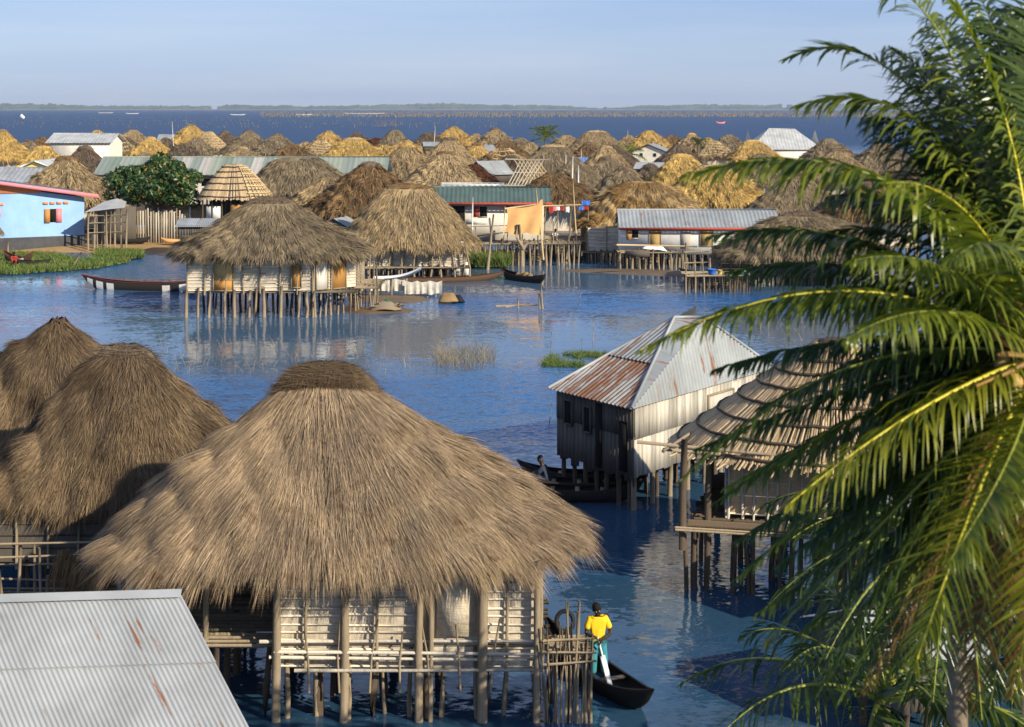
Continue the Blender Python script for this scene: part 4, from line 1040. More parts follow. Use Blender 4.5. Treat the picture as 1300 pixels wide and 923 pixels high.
# left face: two courses of rusty sheets and a greyer one on top
m1 = E0[3].lerp(Ra, .50); m2 = E0[0].lerp(Ra, .50)
mb = MB(); corr_poly(mb, [E0[0], E0[3], m1, m2], .19, .034, nv=2); mb.build('roof_sheet', M_RUST, hs)
up = Vector((0, 0, .035))
mb = MB(); corr_poly(mb, [m2.lerp(E0[0], .07) + up, m1.lerp(E0[3], .07) + up, Ra + up], .19, .034, nv=2); mb.build('roof_sheet', m_metal('half_rusty_sheet', (.30, .31, .31), .52), hs)
mb = MB(); corr_poly(mb, [E0[0] + Vector((0,0,0)), Ra + Vector((0,0,.0)), Rb], .17, .0); mb.build('roof_sheet', M_SILVER, hs)
mb = MB(); corr_poly(mb, [E0[1], E0[2], Rb], .17, .022); corr_poly(mb, [E0[2], E0[3], Ra, Rb], .17, .022); mb.build('roof_sheet', M_SILVER, hs)
for a, b_ in ((E0[0], Ra), (E0[1], Rb), (E0[3], Ra), (Ra, Rb)):
    mb = MB(); mb.tube([a + up, a.lerp(b_, .5) + up * 1.2, b_ + up], .05, 6); mb.build('hip_sheet', M_SILVERD, hs)
# plank walls
c0 = loc(ctr); 
W = [c0 + (e - c0) * .93 for e in E0]
def plank_wall(parent, p0, p1, z0, z1, mat, seed, wd=.2, name='wall', jag=.05, split=None):
    rng = random.Random(seed); a = Vector((p0[0], p0[1], 0)); b = Vector((p1[0], p1[1], 0)); d = b - a; L = d.length; d.normalize(); out = Vector((d.y, -d.x, 0)); ang = math.atan2(d.y, d.x)
    mb = MB(); x = 0
    spans = [(z0, z1)] if not split else [(z0, split), (split - .03, z1)]
    for si, (za, zb) in enumerate(spans):
        x = 0
        while x < L:
            w_ = min(wd * rng.uniform(.8, 1.2), L - x); 
            lo = za - (rng.uniform(0, jag) if si == 0 else 0)
            q = a + d * (x + w_ / 2) + out * (rng.uniform(-.008, .008) + .02 * si)
            mb.box((q.x, q.y, (lo + zb) / 2), (w_ - .008, .025, zb - lo), Matrix.Rotation(ang, 3, 'Z') @ Matrix.Rotation(rng.uniform(-.006, .006), 3, 'Y')); x += w_
    mb.add([a - out * .04 + Vector((0,0,z0 + .05)), b - out * .04 + Vector((0,0,z0 + .05)), b - out * .04 + Vector((0,0,z1)), a - out * .04 + Vector((0,0,z1))], [(0,1,2,3)])
    return mb.build(name, mat, parent)
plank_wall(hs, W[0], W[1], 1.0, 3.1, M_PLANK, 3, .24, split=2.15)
plank_wall(hs, W[3], W[0], 1.02, 3.1, M_PLANKD, 4, .2, jag=.3, split=2.2)  # left wall and stilts use dark wood, shade painted into the colour
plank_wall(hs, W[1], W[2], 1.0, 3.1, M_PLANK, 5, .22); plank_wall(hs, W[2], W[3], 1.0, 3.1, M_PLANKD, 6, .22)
ll = (W[1] - W[0]).length; l2 = (W[0] - W[3]).length
panel(hs, W[0], W[1], 4.35, 5.95, 2.12, 2.78, M_PLANK, 'window_shutter', .05, M_POLE, .05)
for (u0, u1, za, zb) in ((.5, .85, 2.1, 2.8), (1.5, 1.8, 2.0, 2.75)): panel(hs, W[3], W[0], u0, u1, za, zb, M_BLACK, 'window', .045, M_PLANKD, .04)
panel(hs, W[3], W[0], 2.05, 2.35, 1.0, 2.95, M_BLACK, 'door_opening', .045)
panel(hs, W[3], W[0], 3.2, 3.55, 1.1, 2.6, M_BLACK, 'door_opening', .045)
rng = random.Random(3)
for k in range(9):
    f = k / 8; q = W[0].lerp(W[1], f); mb = MB(); mb.pole((q.x, q.y + .15, -.6), (q.x, q.y + .12, 1.05), .09, .08, 7, .01, rng); mb.build('stilt', M_POLE, hs)
for k in range(7):
    f = k / 7 + .05; q = W[3].lerp(W[0], f); mb = MB(); mb.pole((q.x + .1, q.y, -.6), (q.x + .1, q.y, 1.25), .075, .07, 7, .02, rng); mb.build('stilt', M_POLED, hs)
for j in range(1, 5):
    for k in range(7):
        q = W[3].lerp(W[0], .08 + k / 7.5).lerp(W[2].lerp(W[1], .08 + k / 7.5), j / 4.6); mb = MB(); mb.pole((q.x, q.y, -.6), (q.x, q.y, 1.05), .08, .07, 6, .02, rng); mb.build('stilt', M_POLED, hs)
mb = MB(); Vf = [W[i] + Vector((0, 0, 1.08 - W[i].z)) for i in range(4)]; mb.add(Vf + [v - Vector((0,0,.08)) for v in Vf], [(0,1,2,3),(7,6,5,4)]); mb.build('floor', M_PLANKD, hs)

# canoes moored at its left side, one with a seated person
for (xy, rz, L, lab) in (((2.35, 50.3), -.06, 4.4, 'black canoe nearest the left wall of the rusty roofed house'), ((2.1, 49.2), -.06, 4.4, 'black canoe with a seated person beside the rusty roofed house'), ((2.0, 48.2), -.05, 4.2, 'black canoe lowest in the picture beside the rusty roofed house')):
    canoe(xy, rz, L, .85, .5, M_HULL, lab, .38, group='canoes', thwarts=3, z=.1)
person((1.05, 49.2, .22), -1.9, 'person sitting in a black canoe beside the rusty roofed house', SIT, M_DARKC, M_DARKC)

# ================================================================== REED-ROOFED HUT (unthatched)
rh = thing('reed_roof_hut', (8.4, 41.2, 0), R(-14), 'stilt hut with a bare reed roof bound by dark bands, partly behind the palm', 'hut')
rf = Roof(4.1, 3.2, 2.75, 3.2, r=.25, n=2.3, p=1.04, seed=3.0, rough=.018, dy=.1)
mb = MB(); rf.surface(mb, 72, 14, .06); base_o = mb.build('roof', M_POLED, rh)
def reed_strips(roof, mb, N, w, seed, t0=.04, t1=1.03, lift=.05, seg=7, overlap=True):
    rs = np.random.RandomState(seed)
    for i in range(N):
        th = -PI + 2 * PI * i / N + rs.normal(0, .004)
        ts = np.linspace(t0 + rs.uniform(0, .02), t1 + rs.uniform(-.04, .03), seg)
        dth = rs.normal(0, .010)
        th_ = th + dth * ts
        p, dn, nr, si = roof.frame(th_, ts)
        lf = lift * rs.uniform(.2, 1.0)
        ww = w * rs.uniform(.6, 1.2) * (.25 + .75 * ts)[:, None]
        a = p + nr * lf + si * ww / 2; b = p + nr * lf - si * ww / 2; c = p + nr * (lf + .03)
        V = np.stack([a, c, b], 1).reshape(-1, 3)
        Fq = [(k*3+j, k*3+j+1, k*3+j+4, k*3+j+3) for k in range(seg - 1) for j in (0, 1)]
        mb.add(V, Fq, np.full((len(V), 2), rs.rand() * 50))
mb = MB(); reed_strips(rf, mb, 420, .075, 4); mb.build('reed_cover', M_REED, rh)
rng = random.Random(4)
for t_ in (.20, .31, .43, .56, .70, .84, .97):
    mb = MB(); pts = rf.loop(t_, .085, 72, .018, rng); mb.tube(pts, .042, 5, cap=False); mb.build('roof_band', M_POLED, rh)
    if t_ > .3:
        mb = MB(); th = np.linspace(.35, 2.2, 8) - 1.9; 
for k in range(34):   # open bamboo lattice at the right end and eave sticks
    th = rng.uniform(-.75, .5); p, dn, nr, si = rf.frame(np.array([th]), np.array([rng.uniform(.15, .7)])); p = Vector(p[0] + nr[0] * .12); s_ = Vector(si[0]) * rng.uniform(.3, .9) + Vector(dn[0]) * rng.uniform(-.3, .3)
    mb = MB(); mb.pole(p - s_, p + s_, .022, .018, 5, .01, rng); mb.build('bamboo_lath', M_REEDLIT, rh)
for k in range(46):
    th = -PI + 2 * PI * (k + rng.random()) / 46; p, dn, nr, si = rf.frame(np.array([th]), np.array([.93])); p = Vector(p[0]); p.z -= .12
    d_ = Vector((math.cos(th), math.sin(th), -.35)).normalized(); mb = MB(); mb.pole(p - d_ * .5, p + d_ * rng.uniform(.3, .7), .028, .02, 5, .01, rng); mb.build('rafter_end', M_REEDLIT if k % 2 else M_POLED, rh)
for a, b_ in (((-2.5, -2.1), (2.9, -2.1)), ((2.9, -2.1), (2.9, 2.2)), ((2.9, 2.2), (-2.5, 2.2)), ((-2.5, 2.2), (-2.5, -2.1))):
    mat_wall(rh, a, b_, 1.75, 3.4, M_REED, band=.42, poles=.32, seed=51, pole_mat=M_PLANK, pole_r=.035)
deck(rh, -3.3, 3.8, -2.9, 2.9, 1.62, 5, M_POLED, .05, .15)
mb = MB()
for k in range(2): mb.pole((-3.7, -3.15, 1.55 + .06 * k), (3.9, -3.15, 1.55 + .06 * k), .028, .03, 5, .003, rng)
mb.build('deck_edge', M_POLE, rh)
rng = random.Random(9)
pts = [(-3.5 + .37 * k + rng.uniform(-.2, .2), -3.0 + rng.uniform(0, .3)) for k in range(20)] + gridpts(-3.4, 3.6, 8, -1.6, 2.6, 4)
stilts(rh, pts, 1.62, -.8, .085, M_POLED, 6, .1)
for (x_, y_, zt) in ((-3.55, -2.9, 3.75), (-3.0, -2.3, 3.5), (-3.3, .6, 3.5), (1.0, -2.9, 3.3), (3.5, -2.7, 3.4)):
    mb = MB(); mb.pole((x_, y_, 1.0), (x_ + .05, y_, zt), .10, .08, 7, .01, rng); mb.build('post', M_POLED, rh)
mb = MB(); mb.pole((-4.7, -2.9, 3.62), (3.0, -2.75, 3.25), .045, .04, 6, .006, rng); mb.pole((-4.1, -2.6, 3.4), (2.4, -2.5, 3.2), .04, .04, 6, .006, rng); mb.pole((-4.0, -3.3, 3.5), (-3.1, 1.6, 3.55), .04, .04, 6, .006, rng)
mb.build('eave_pole', M_POLE, rh)

# two more metal roofs glimpsed below the palm
def small_metal(px_, py_, Y, wd, dp, ang, label, mat=M_SILVERD, rise=.8, seed=1):
    p = atY(px_, py_, Y); t = thing('metal_roof_house', (p.x, p.y, 0), ang, label, 'house', 'metal roofed houses')
    z = p.z
    a, b, c, d = Vector((-wd/2, -dp/2, z - rise)), Vector((wd/2, -dp/2, z - rise)), Vector((wd/2, 0, z)), Vector((-wd/2, 0, z))
    mb = MB(); corr_poly(mb, [a, b, c, d], .15, .018); mb.build('roof_sheet', mat, t)
    a2, b2 = Vector((-wd/2, dp/2, z - rise)), Vector((wd/2, dp/2, z - rise))
    mb = MB(); corr_poly(mb, [b2, a2, d, c], .15, .018); mb.build('roof_sheet', mat, t)
    for s in (-1, 1): plank_wall(t, (-wd/2 + .2, s * (dp/2 - .3)) if s < 0 else (wd/2 - .2, s * (dp/2 - .3)), (wd/2 - .2, s * (dp/2 - .3)) if s < 0 else (-wd/2 + .2, s * (dp/2 - .3)), max(.6, z - rise - .9), z - rise + .1, M_PLANKD, seed)
    for s in (-1, 1):
        mb = MB(); x_ = s * (wd/2 - .2); zl = max(.6, z - rise - .9); V = [(x_, -dp/2 + .3, zl), (x_, dp/2 - .3, zl), (x_, dp/2 - .3, z - rise + .1), (x_, 0, z - .08), (x_, -dp/2 + .3, z - rise + .1)]
        mb.add(V + [(v[0] - s * .05, v[1], v[2]) for v in V], [tuple(range(5)), tuple(reversed(range(5, 10)))]); mb.build('gable_wall', M_PLANKD, t)
    stilts(t, gridpts(-wd/2 + .4, wd/2 - .4, 4, -dp/2 + .4, dp/2 - .4, 3), max(.7, z - rise - .85), -.5, .08, M_POLED, seed)
    return t
small_metal(1158, 618, 36, 2.4, 3.6, R(28), 'small grey metal roof showing through the palm fronds under the reed roofed hut')
small_metal(1135, 768, 31, 2.2, 3.4, R(24), 'lowest grey metal roof at bottom right under the palm', M_SILVERL, .6)
small_metal(1300, 700, 34, 3.0, 3.6, R(15), 'dark grey metal roof behind the palm at the right edge')
#==MORE==
# ================================================================== MIDDLE HUTS
def xl(px, Y, X0): return (px - CX) * Y / F - X0
# -- the big stilt hut in open water
Yc = 94.0; X0 = (347 - CX) * Yc / F
mh = thing('thatched_hut', (X0, Yc, 0), 0, 'grey thatched stilt hut standing alone in open water left of centre, orange door leaves', 'hut', 'thatched huts')
rf = Roof(5.75, 4.7, 2.75, 3.55, r=1.35, n=2.7, p=.98, seed=5.2, rough=.16, dx=-.15)
thatch_roof(rf, T_GREY, mh, N=30000, L=.9, w=.035, nu=110, nv=24, fringe=4200, lift=.06, seed=6, jit=.18, thick=.3, fL=.55, jm=.02, front=.72, droop=.35)
ridge_cap(rf, T_DARK, mh, .5, .4, 5, 900, .035, k=1.05, drop=.4)
y0 = 90.4 - Yc; y1 = 97.4 - Yc
fp = [(xl(237, 90.4, X0), y0), (xl(398, 90.4, X0), y0 - .1), (xl(452, 92.6, X0), y0 + 2.2), (xl(452, 92.6, X0), y1), (xl(240, 92, X0), y1)]
seed = 60
for i in range(5):
    a, b_ = fp[i], fp[(i + 1) % 5]
    mat_wall(mh, a, b_, 1.5, 3.75, M_MAT, band=.2, poles=1.05, seed=seed + i, slatw=.04, pole_r=.05)
fa, fb = fp[0], fp[1]; S = 90.4 / F
panel(mh, fa, fb, (272-237)*S, (296-237)*S, 1.55, 2.15, M_DOORO, 'door', .09, M_POLE, .06)
panel(mh, fa, fb, (272-237)*S, (296-237)*S, 2.2, 3.6, M_MATY, 'door_mat', .085, M_POLE, .06)
panel(mh, fa, fb, (371-237)*S, (382-237)*S, 1.75, 2.95, M_DOORO, 'door', .09, M_POLE, .07)
panel(mh, fb, fp[2], .15, .95, 1.6, 3.1, M_WALLW, 'door', .09, M_POLE, .06)
panel(mh, fb, fp[2], 1.35, 2.3, 1.55, 3.3, M_DOORO, 'door', .09, M_POLE, .06)
deck(mh, fp[0][0] - .2, fp[2][0] + .1, y0 + .05, y1, 1.42, 61, M_POLE, .06, .3)
rng = random.Random(60)
for k, px_ in enumerate((236, 250, 265, 285, 298, 316, 324, 335, 356, 378, 389, 400)):
    q = Vector((xl(px_, 90.2, X0), y0 - .15, 0)); mb = MB(); mb.pole((q.x, q.y + rng.uniform(-.1, .3), -.5), (q.x + rng.uniform(-.1, .1), q.y, 1.5 + rng.uniform(0, .3)), rng.uniform(.075, .12), None, 6, .02, rng); mb.build('stilt', M_POLE, mh)
for k in range(8):
    f = k / 7; q = Vector((*fp[1], 0)).lerp(Vector((*fp[2], 0)), f); mb = MB(); mb.pole((q.x, q.y - .1, -.5), (q.x + rng.uniform(-.15, .15), q.y - .1, 1.5), rng.uniform(.06, .1), None, 6, .03, rng); mb.build('stilt', M_POLE, mh)
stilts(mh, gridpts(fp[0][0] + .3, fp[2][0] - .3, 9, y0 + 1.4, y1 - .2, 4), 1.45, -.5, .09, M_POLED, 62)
# side porch on the right with thin poles
deck(mh, fp[2][0], fp[2][0] + 1.3, y0 + 1.9, y1 - .4, 1.45, 63, M_POLE, .05, .25)
rng = random.Random(63)
for k in range(12):
    x_ = fp[2][0] + .1 + 1.2 * rng.random(); y_ = y0 + 1.9 + rng.uniform(0, 2.5); mb = MB(); mb.pole((x_, y_, -.4), (x_ + rng.uniform(-.2, .2), y_, rng.choice([1.5, 1.6, 2.9])), .045, None, 5, .03, rng); mb.build('porch_pole', M_POLE, mh)

# -- second hut
def stilt_hut(cx_px, Y, a, b, ez, top_px, seed, mat, label, px0, px1, yfw, zf, zw, N=12000, cap=T_DARK, r=1.0, n=2.9, p=1.12, wall=M_MAT, band=.25, poles=1.0, ybw=None, stx=9, door=None, capw=.45, rough=.15, fringe=2500, stm=M_POLE, w=.045, Lw=.9, wd_=None):
    X0 = (cx_px - CX) * Y / F; top = H - (top_px - HY) * Y / F
    t = thing('thatched_hut', (X0, Y, 0), 0, label, 'hut', 'thatched huts')
    rf = Roof(a, b, top - ez - .15, ez, r=r, n=n, p=p, seed=seed, rough=rough)
    thatch_roof(rf, mat, t, N=N, L=Lw, w=w, nu=90, nv=20, fringe=fringe, lift=.08, seed=int(seed * 5), jit=.19, thick=.3, fL=.55, jm=.025, front=.75, droop=.35)
    if cap is not None: ridge_cap(rf, cap, t, capw, .38, int(seed * 2), 500, .045, k=1.05, drop=.4)
    x0, x1 = xl(px0, yfw, X0), xl(px1, yfw, X0); y0 = yfw - Y; y1 = (b * .75) if ybw is None else ybw
    pts = [(x0, y0), (x1, y0), (x1, y1), (x0, y1)]
    for i in range(4):
        mat_wall(t, pts[i], pts[(i + 1) % 4], zf, zw, wall, band=band, poles=poles, seed=int(seed * 9) + i, slatw=.045, pole_r=.05)
    if door:
        for (u0, u1, za, zb, m_) in door: panel(t, pts[0], pts[1], u0, u1, za, zb, m_, 'door', .1, M_POLE, .06)
    deck(t, x0 - .3, x1 + .3, y0 - .3, y1, zf - .08, int(seed), M_POLE, .06, .35)
    stilts(t, gridpts(x0, x1, stx, y0 - .15, y0 - .05, 1 if False else 2)[:stx], zf, -.5, .085, stm, int(seed * 3), .15, over=.2)
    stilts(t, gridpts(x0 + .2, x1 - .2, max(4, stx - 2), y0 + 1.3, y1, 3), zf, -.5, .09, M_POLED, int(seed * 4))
    return t, rf, pts
t_, rf_, pts_ = stilt_hut(518, 113, 5.0, 4.4, 2.35, 237, 7.7, T_TAN, 'tan thatched stilt hut with a long brown ridge cap behind the white cloth pen', 466, 588, 109.8, .95, 2.7, N=15000, r=1.75, p=.98, cap=T_BROWN, band=.22, poles=.9, stx=13)
rng = random.Random(77)
for k in range(7):
    x_ = pts_[0][0] + 1.5 + k * .95; mb = MB(); mb.pole((x_, pts_[0][1] - .9, -.5), (x_ + rng.uniform(-.4, .4), pts_[0][1] - .5, 2.4), rng.uniform(.05, .09), None, 6, .05, rng); mb.build('post', M_POLE, t_)
mb = MB(); mb.pole((pts_[0][0] - 1.2, pts_[0][1] - .9, 1.0), (pts_[1][0] + .5, pts_[1][1] - .9, .95), .06, .05, 6, .01, rng); mb.build('floor_rail', M_POLE, t_)
# white sheet leaning on its right stilts
p = at(583, 352, 0)
mb = MB(); mb.box((0, 0, .55), (1.3, .05, 1.1), Matrix.Rotation(R(8), 3, 'X')); mb.box((.5, -.06, .5), (.5, .04, 1.0), Matrix.Rotation(R(6), 3, 'X'))
tag(mb.build('white_board', M_WHITE, loc=(p.x, p.y - .1, 0)), 'white board propped against the stilts at the right end of the second stilt hut', 'board')

# -- white cloth pen
p = at(517, 377, 0); pen = thing('cloth_pen', (p.x, p.y, 0), 0, 'low pen hung with pale cloth and netting on poles in the water', 'pen')
S = p.y / F
def cloth(mb, x0, x1, y, z0, z1, seed, amp=.06, n=40, thick=.015, sag=.1):
    V = []; m = 6
    for s in (0, 1):
        for i in range(n + 1):
            f = i / n; x = x0 + (x1 - x0) * f
            for k in range(m):
                g = k / (m - 1); zt = z1 - sag * math.sin(PI * ((f * 3) % 1)) * g + .04 * fbm(f * 6, seed)
                zb = z0 + .08 * fbm(f * 5, seed + 3)
                V.append((x, y + amp * math.sin(f * n * .9 + 2 * fbm(f * 9, seed)) * (1.1 - g) + s * thick, zb + (zt - zb) * g))
    o = (n + 1) * m
    Fc = [(i*m+k, (i+1)*m+k, (i+1)*m+k+1, i*m+k+1) for i in range(n) for k in range(m-1)] + [(o+i*m+k, o+i*m+k+1, o+(i+1)*m+k+1, o+(i+1)*m+k) for i in range(n) for k in range(m-1)]
    mb.add(V, Fc)
mb = MB(); cloth(mb, -47*S, 0, .25, .35, 1.15, 2); mb.build('cloth', M_PENC, pen)
mb = MB(); cloth(mb, -3*S, 44*S, -.1, .2, 1.05, 5); mb.build('cloth', M_PENC, pen)
mb = MB(); V = []
n_ = 20
for i in range(n_ + 1):
    f = i / n_
    for k in range(4): V.append(((-46 + 62 * f) * S, .3 + 1.6 * k / 3, 1.12 + .65 * f ** 3 - .18 * math.sin(PI * k / 3)))
mb.add(V, [(i*4+k, (i+1)*4+k, (i+1)*4+k+1, i*4+k+1) for i in range(n_) for k in range(3)]); mb.add([(v[0], v[1], v[2] - .02) for v in V], [(i*4+k, i*4+k+1, (i+1)*4+k+1, (i+1)*4+k) for i in range(n_) for k in range(3)]); mb.build('net', M_WHITEC, pen)
for x_ in (-47, -40, -20, -2, 8, 26, 36, 44):
    mb = MB(); mb.pole((x_*S, 0 if x_ > -5 else .2, -.5), (x_*S, 0 if x_ > -5 else .2, 1.15 if x_ != -47 else 3.6), .05, None, 5, .02, rng); mb.build('pole', M_POLE, pen)
for x_ in (-90, -80, -70, -60):
    mb = MB(); mb.pole((x_*S, .5, -.5), (x_*S + .1, .5, 1.3), .045, None, 5, .03, rng); mb.build('pole', M_POLE, pen)
mb = MB(); mb.box((-70*S, .6, .75), (26*S, .04, .9)); mb.build('reed_screen', M_REED, pen)
# clutter on the mud
p = at(490, 396, 0)
mb = MB(); rng = random.Random(3)
for k in range(26): mb.pole((rng.uniform(-.9, .6), rng.uniform(-.3, .3), rng.uniform(.1, .35)), (rng.uniform(-.7, 1.1), rng.uniform(-.3, .3), rng.uniform(.1, .5)), .05, .04, 5, .03, rng)
r_ = Roof(.95, .5, .5, .05, r=.2, n=2.2, rough=.1, seed=2); r_.surface(mb, 20, 6, .02)
heap = mb.build('driftwood_heap', M_POLE, loc=(p.x, p.y, .1)); tag(heap, 'heap of sticks and straw on the mud spit right of the big stilt hut', 'heap')
mb = MB(); r_ = Roof(.32, .25, .2, .45, r=.1, n=2, rough=.1, seed=5); r_.surface(mb, 16, 5, .3); tag(mb.build('plastic_sheet', M_GREENP, loc=(p.x + .05, p.y, .1)), 'dark green plastic sheet on top of the stick heap', 'plastic sheet')
p = at(569, 385, 0); mb = MB(); r_ = Roof(.62, .45, .5, 0, r=.3, n=3, rough=.08, seed=1); r_.surface(mb, 20, 6, .1); tag(mb.build('fish_basket', M_BASKET, loc=(p.x, p.y, .15)), 'straw fish basket floating right of the white cloth pen', 'basket')
p = at(582, 384, 0); mb = MB(); r_ = Roof(.4, .3, .35, 0, r=.15, n=2.5, rough=.1, seed=4); r_.surface(mb, 18, 6, .1); tag(mb.build('black_bundle', M_RUBBER, loc=(p.x, p.y, .12)), 'small black bundle floating beside the straw fish basket', 'bundle')
fr_ = thing('broken_jetty', at(655, 392, 0), 0, 'broken wooden jetty of stakes standing in open water right of the fish basket', 'jetty')
for (x0_, z0_, x1_, z1_, r_) in ((-1.2, .15, 1.3, .22, .07), (.15, -.5, .12, .6, .07), (1.45, -.5, 1.4, .9, .08), (-.6, .1, .8, .3, .05)):
    mb = MB(); mb.pole((x0_, 0, z0_), (x1_, .1, z1_), r_, None, 6, .02, rng); mb.build('pole', M_POLE, fr_)

# lone poles in the water
def lone_pole(px, py0, py1, label, r=.045, lean=0, mat=M_POLE, fork=False):
    p = at(px, py0, 0); hgt = (py0 - py1) * p.y / F; mb = MB(); rg = random.Random(px)
    mb.pole((0, 0, -.6), (lean, 0, hgt), r * 1.2, r * .6, 6, .03, rg)
    if fork:
        mb.pole((0, 0, hgt * .45), (-.5, 0, hgt * .7), r, r * .6, 6, .08, rg); mb.pole((-.5, 0, hgt * .68), (-.45, 0, hgt * 1.0), r * .7, r * .4, 5, .05, rg); mb.pole((0, 0, hgt * .42), (.55, 0, hgt * .62), r, r * .5, 5, .1, rg)
    o = mb.build('mooring_pole', mat, loc=p); tag(o, label, 'pole', 'poles standing in the water')
lone_pole(690, 392, 361, 'leaning pole in open water below the loaded black canoe', .08, -.15)
lone_pole(737, 388, 370, 'short thin pole in open water right of the leaning pole', .035)
lone_pole(618, 343, 272, 'tall crooked pole in front of the green roofed house', .11, .5)
lone_pole(664, 338, 285, 'forked dead tree pole in front of the orange cloth', .16, -.3, fork=True)
lone_pole(739, 448, 430, 'thin upright stick left of the floating weed', .025)
lone_pole(751, 432, 405, 'thin bent stick above the rusty roof', .025, .1)
lone_pole(700, 450, 421, 'thin stick standing left of the floating weed', .025)
lone_pole(697, 537, 512, 'thin slanted stick left of the rusty roof eave', .02, .1)
lone_pole(85, 342, 320, 'leaning stick at the tip of the marsh grass below the blue house', .09, 1.1)
lone_pole(10, 332, 306, 'short upright post at the grass bank by the painted canoe', .12)

# -- hut right of the clothesline, thatch reaching low
stilt_hut(815, 128, 5.6, 5.2, 2.55, 229, 9.1, T_MOTTLE, 'golden brown mottled hut with a sagging roof left of and behind the silver roofed house', 746, 812, 122.3, .9, 2.7, N=16000, cap=None, r=1.1, n=3.0, p=1.35, band=.28, poles=1.3, stx=9, rough=.28)
# -- dark grey low roofed hut at right, partly behind the palm
t_, rf_, pts_ = stilt_hut(1018, 108, 5.8, 4.2, 2.2, 272, 10.3, T_GREY, 'dark grey low thatched hut right of the silver roofed house behind the palm fronds', 915, 1105, 107.2, .65, 2.3, N=15000, cap=T_DARK, r=1.4, n=3.0, p=1.3, wall=M_PLANKD, band=.4, poles=.7, stx=11, rough=.2)

# bucket platform
p = at(910, 370, 0); bp = thing('stick_platform', (p.x, p.y, 0), 0, 'stick platform on stilts carrying plastic buckets at right', 'platform')
S = p.y / F
deck(bp, -38*S, 42*S, -.4, 2.2, 1.05, 71, M_POLE, .06, .2)
stilts(bp, gridpts(-36*S, 40*S, 10, -.3, 2.0, 3), 1.05, -.5, .085, M_POLED, 72)
rng = random.Random(9)
for k in range(3):
    mb = MB(); mb.pole((-40*S + k*.6, -.4, -.3), (-40*S + k*.55, -.3, 3.2 - k * .7), .06, None, 5, .02, rng); mb.build('pole', M_POLE, bp)
for k in range(3):
    mb = MB(); mb.pole((-42*S, -.4, 1.2 + k*.7), (-42*S + 1.6, -.4, 1.25 + k*.7), .045, .04, 5, .01, rng); mb.build('ladder_rung', M_POLE, bp)
def bucket(px_, mat, label, r0=.2, h_=.42, yo=.1, dish=False):
    mb = MB(); n = 14; V = []
    prof = [(r0 * .8, 0), (r0, h_), (r0 * 1.06, h_), (r0 * 1.06, h_ - .03), (r0 * .92, h_ - .02), (r0 * .74, .03)]
    for (rr_, z) in prof:
        for k in range(n): V.append((math.cos(2*PI*k/n) * rr_, math.sin(2*PI*k/n) * rr_, z))
    mb.add(V, [(i*n+k, i*n+(k+1)%n, (i+1)*n+(k+1)%n, (i+1)*n+k) for i in range(len(prof)-1) for k in range(n)])
    mb.add(V[-n:], list(range(n))); mb.add(V[:n], list(reversed(range(n))))
    tag(mb.build('bucket', mat, loc=((px_ - CX) * (p.y + yo) / F, p.y + yo, 1.12)), label, 'bucket', 'buckets on the stick platform')
bucket(904, M_TARP, 'wide blue plastic basin on the stick platform', .30, .34)
bucket(914, M_YELP, 'yellow plastic bucket beside the blue basin', .16, .28)
bucket(941, M_GREENP, 'green plastic basin near the palm on the stick platform', .25, .32)
bucket(948, M_WHITE, 'white bowl right of the green basin on the stick platform', .22, .2)

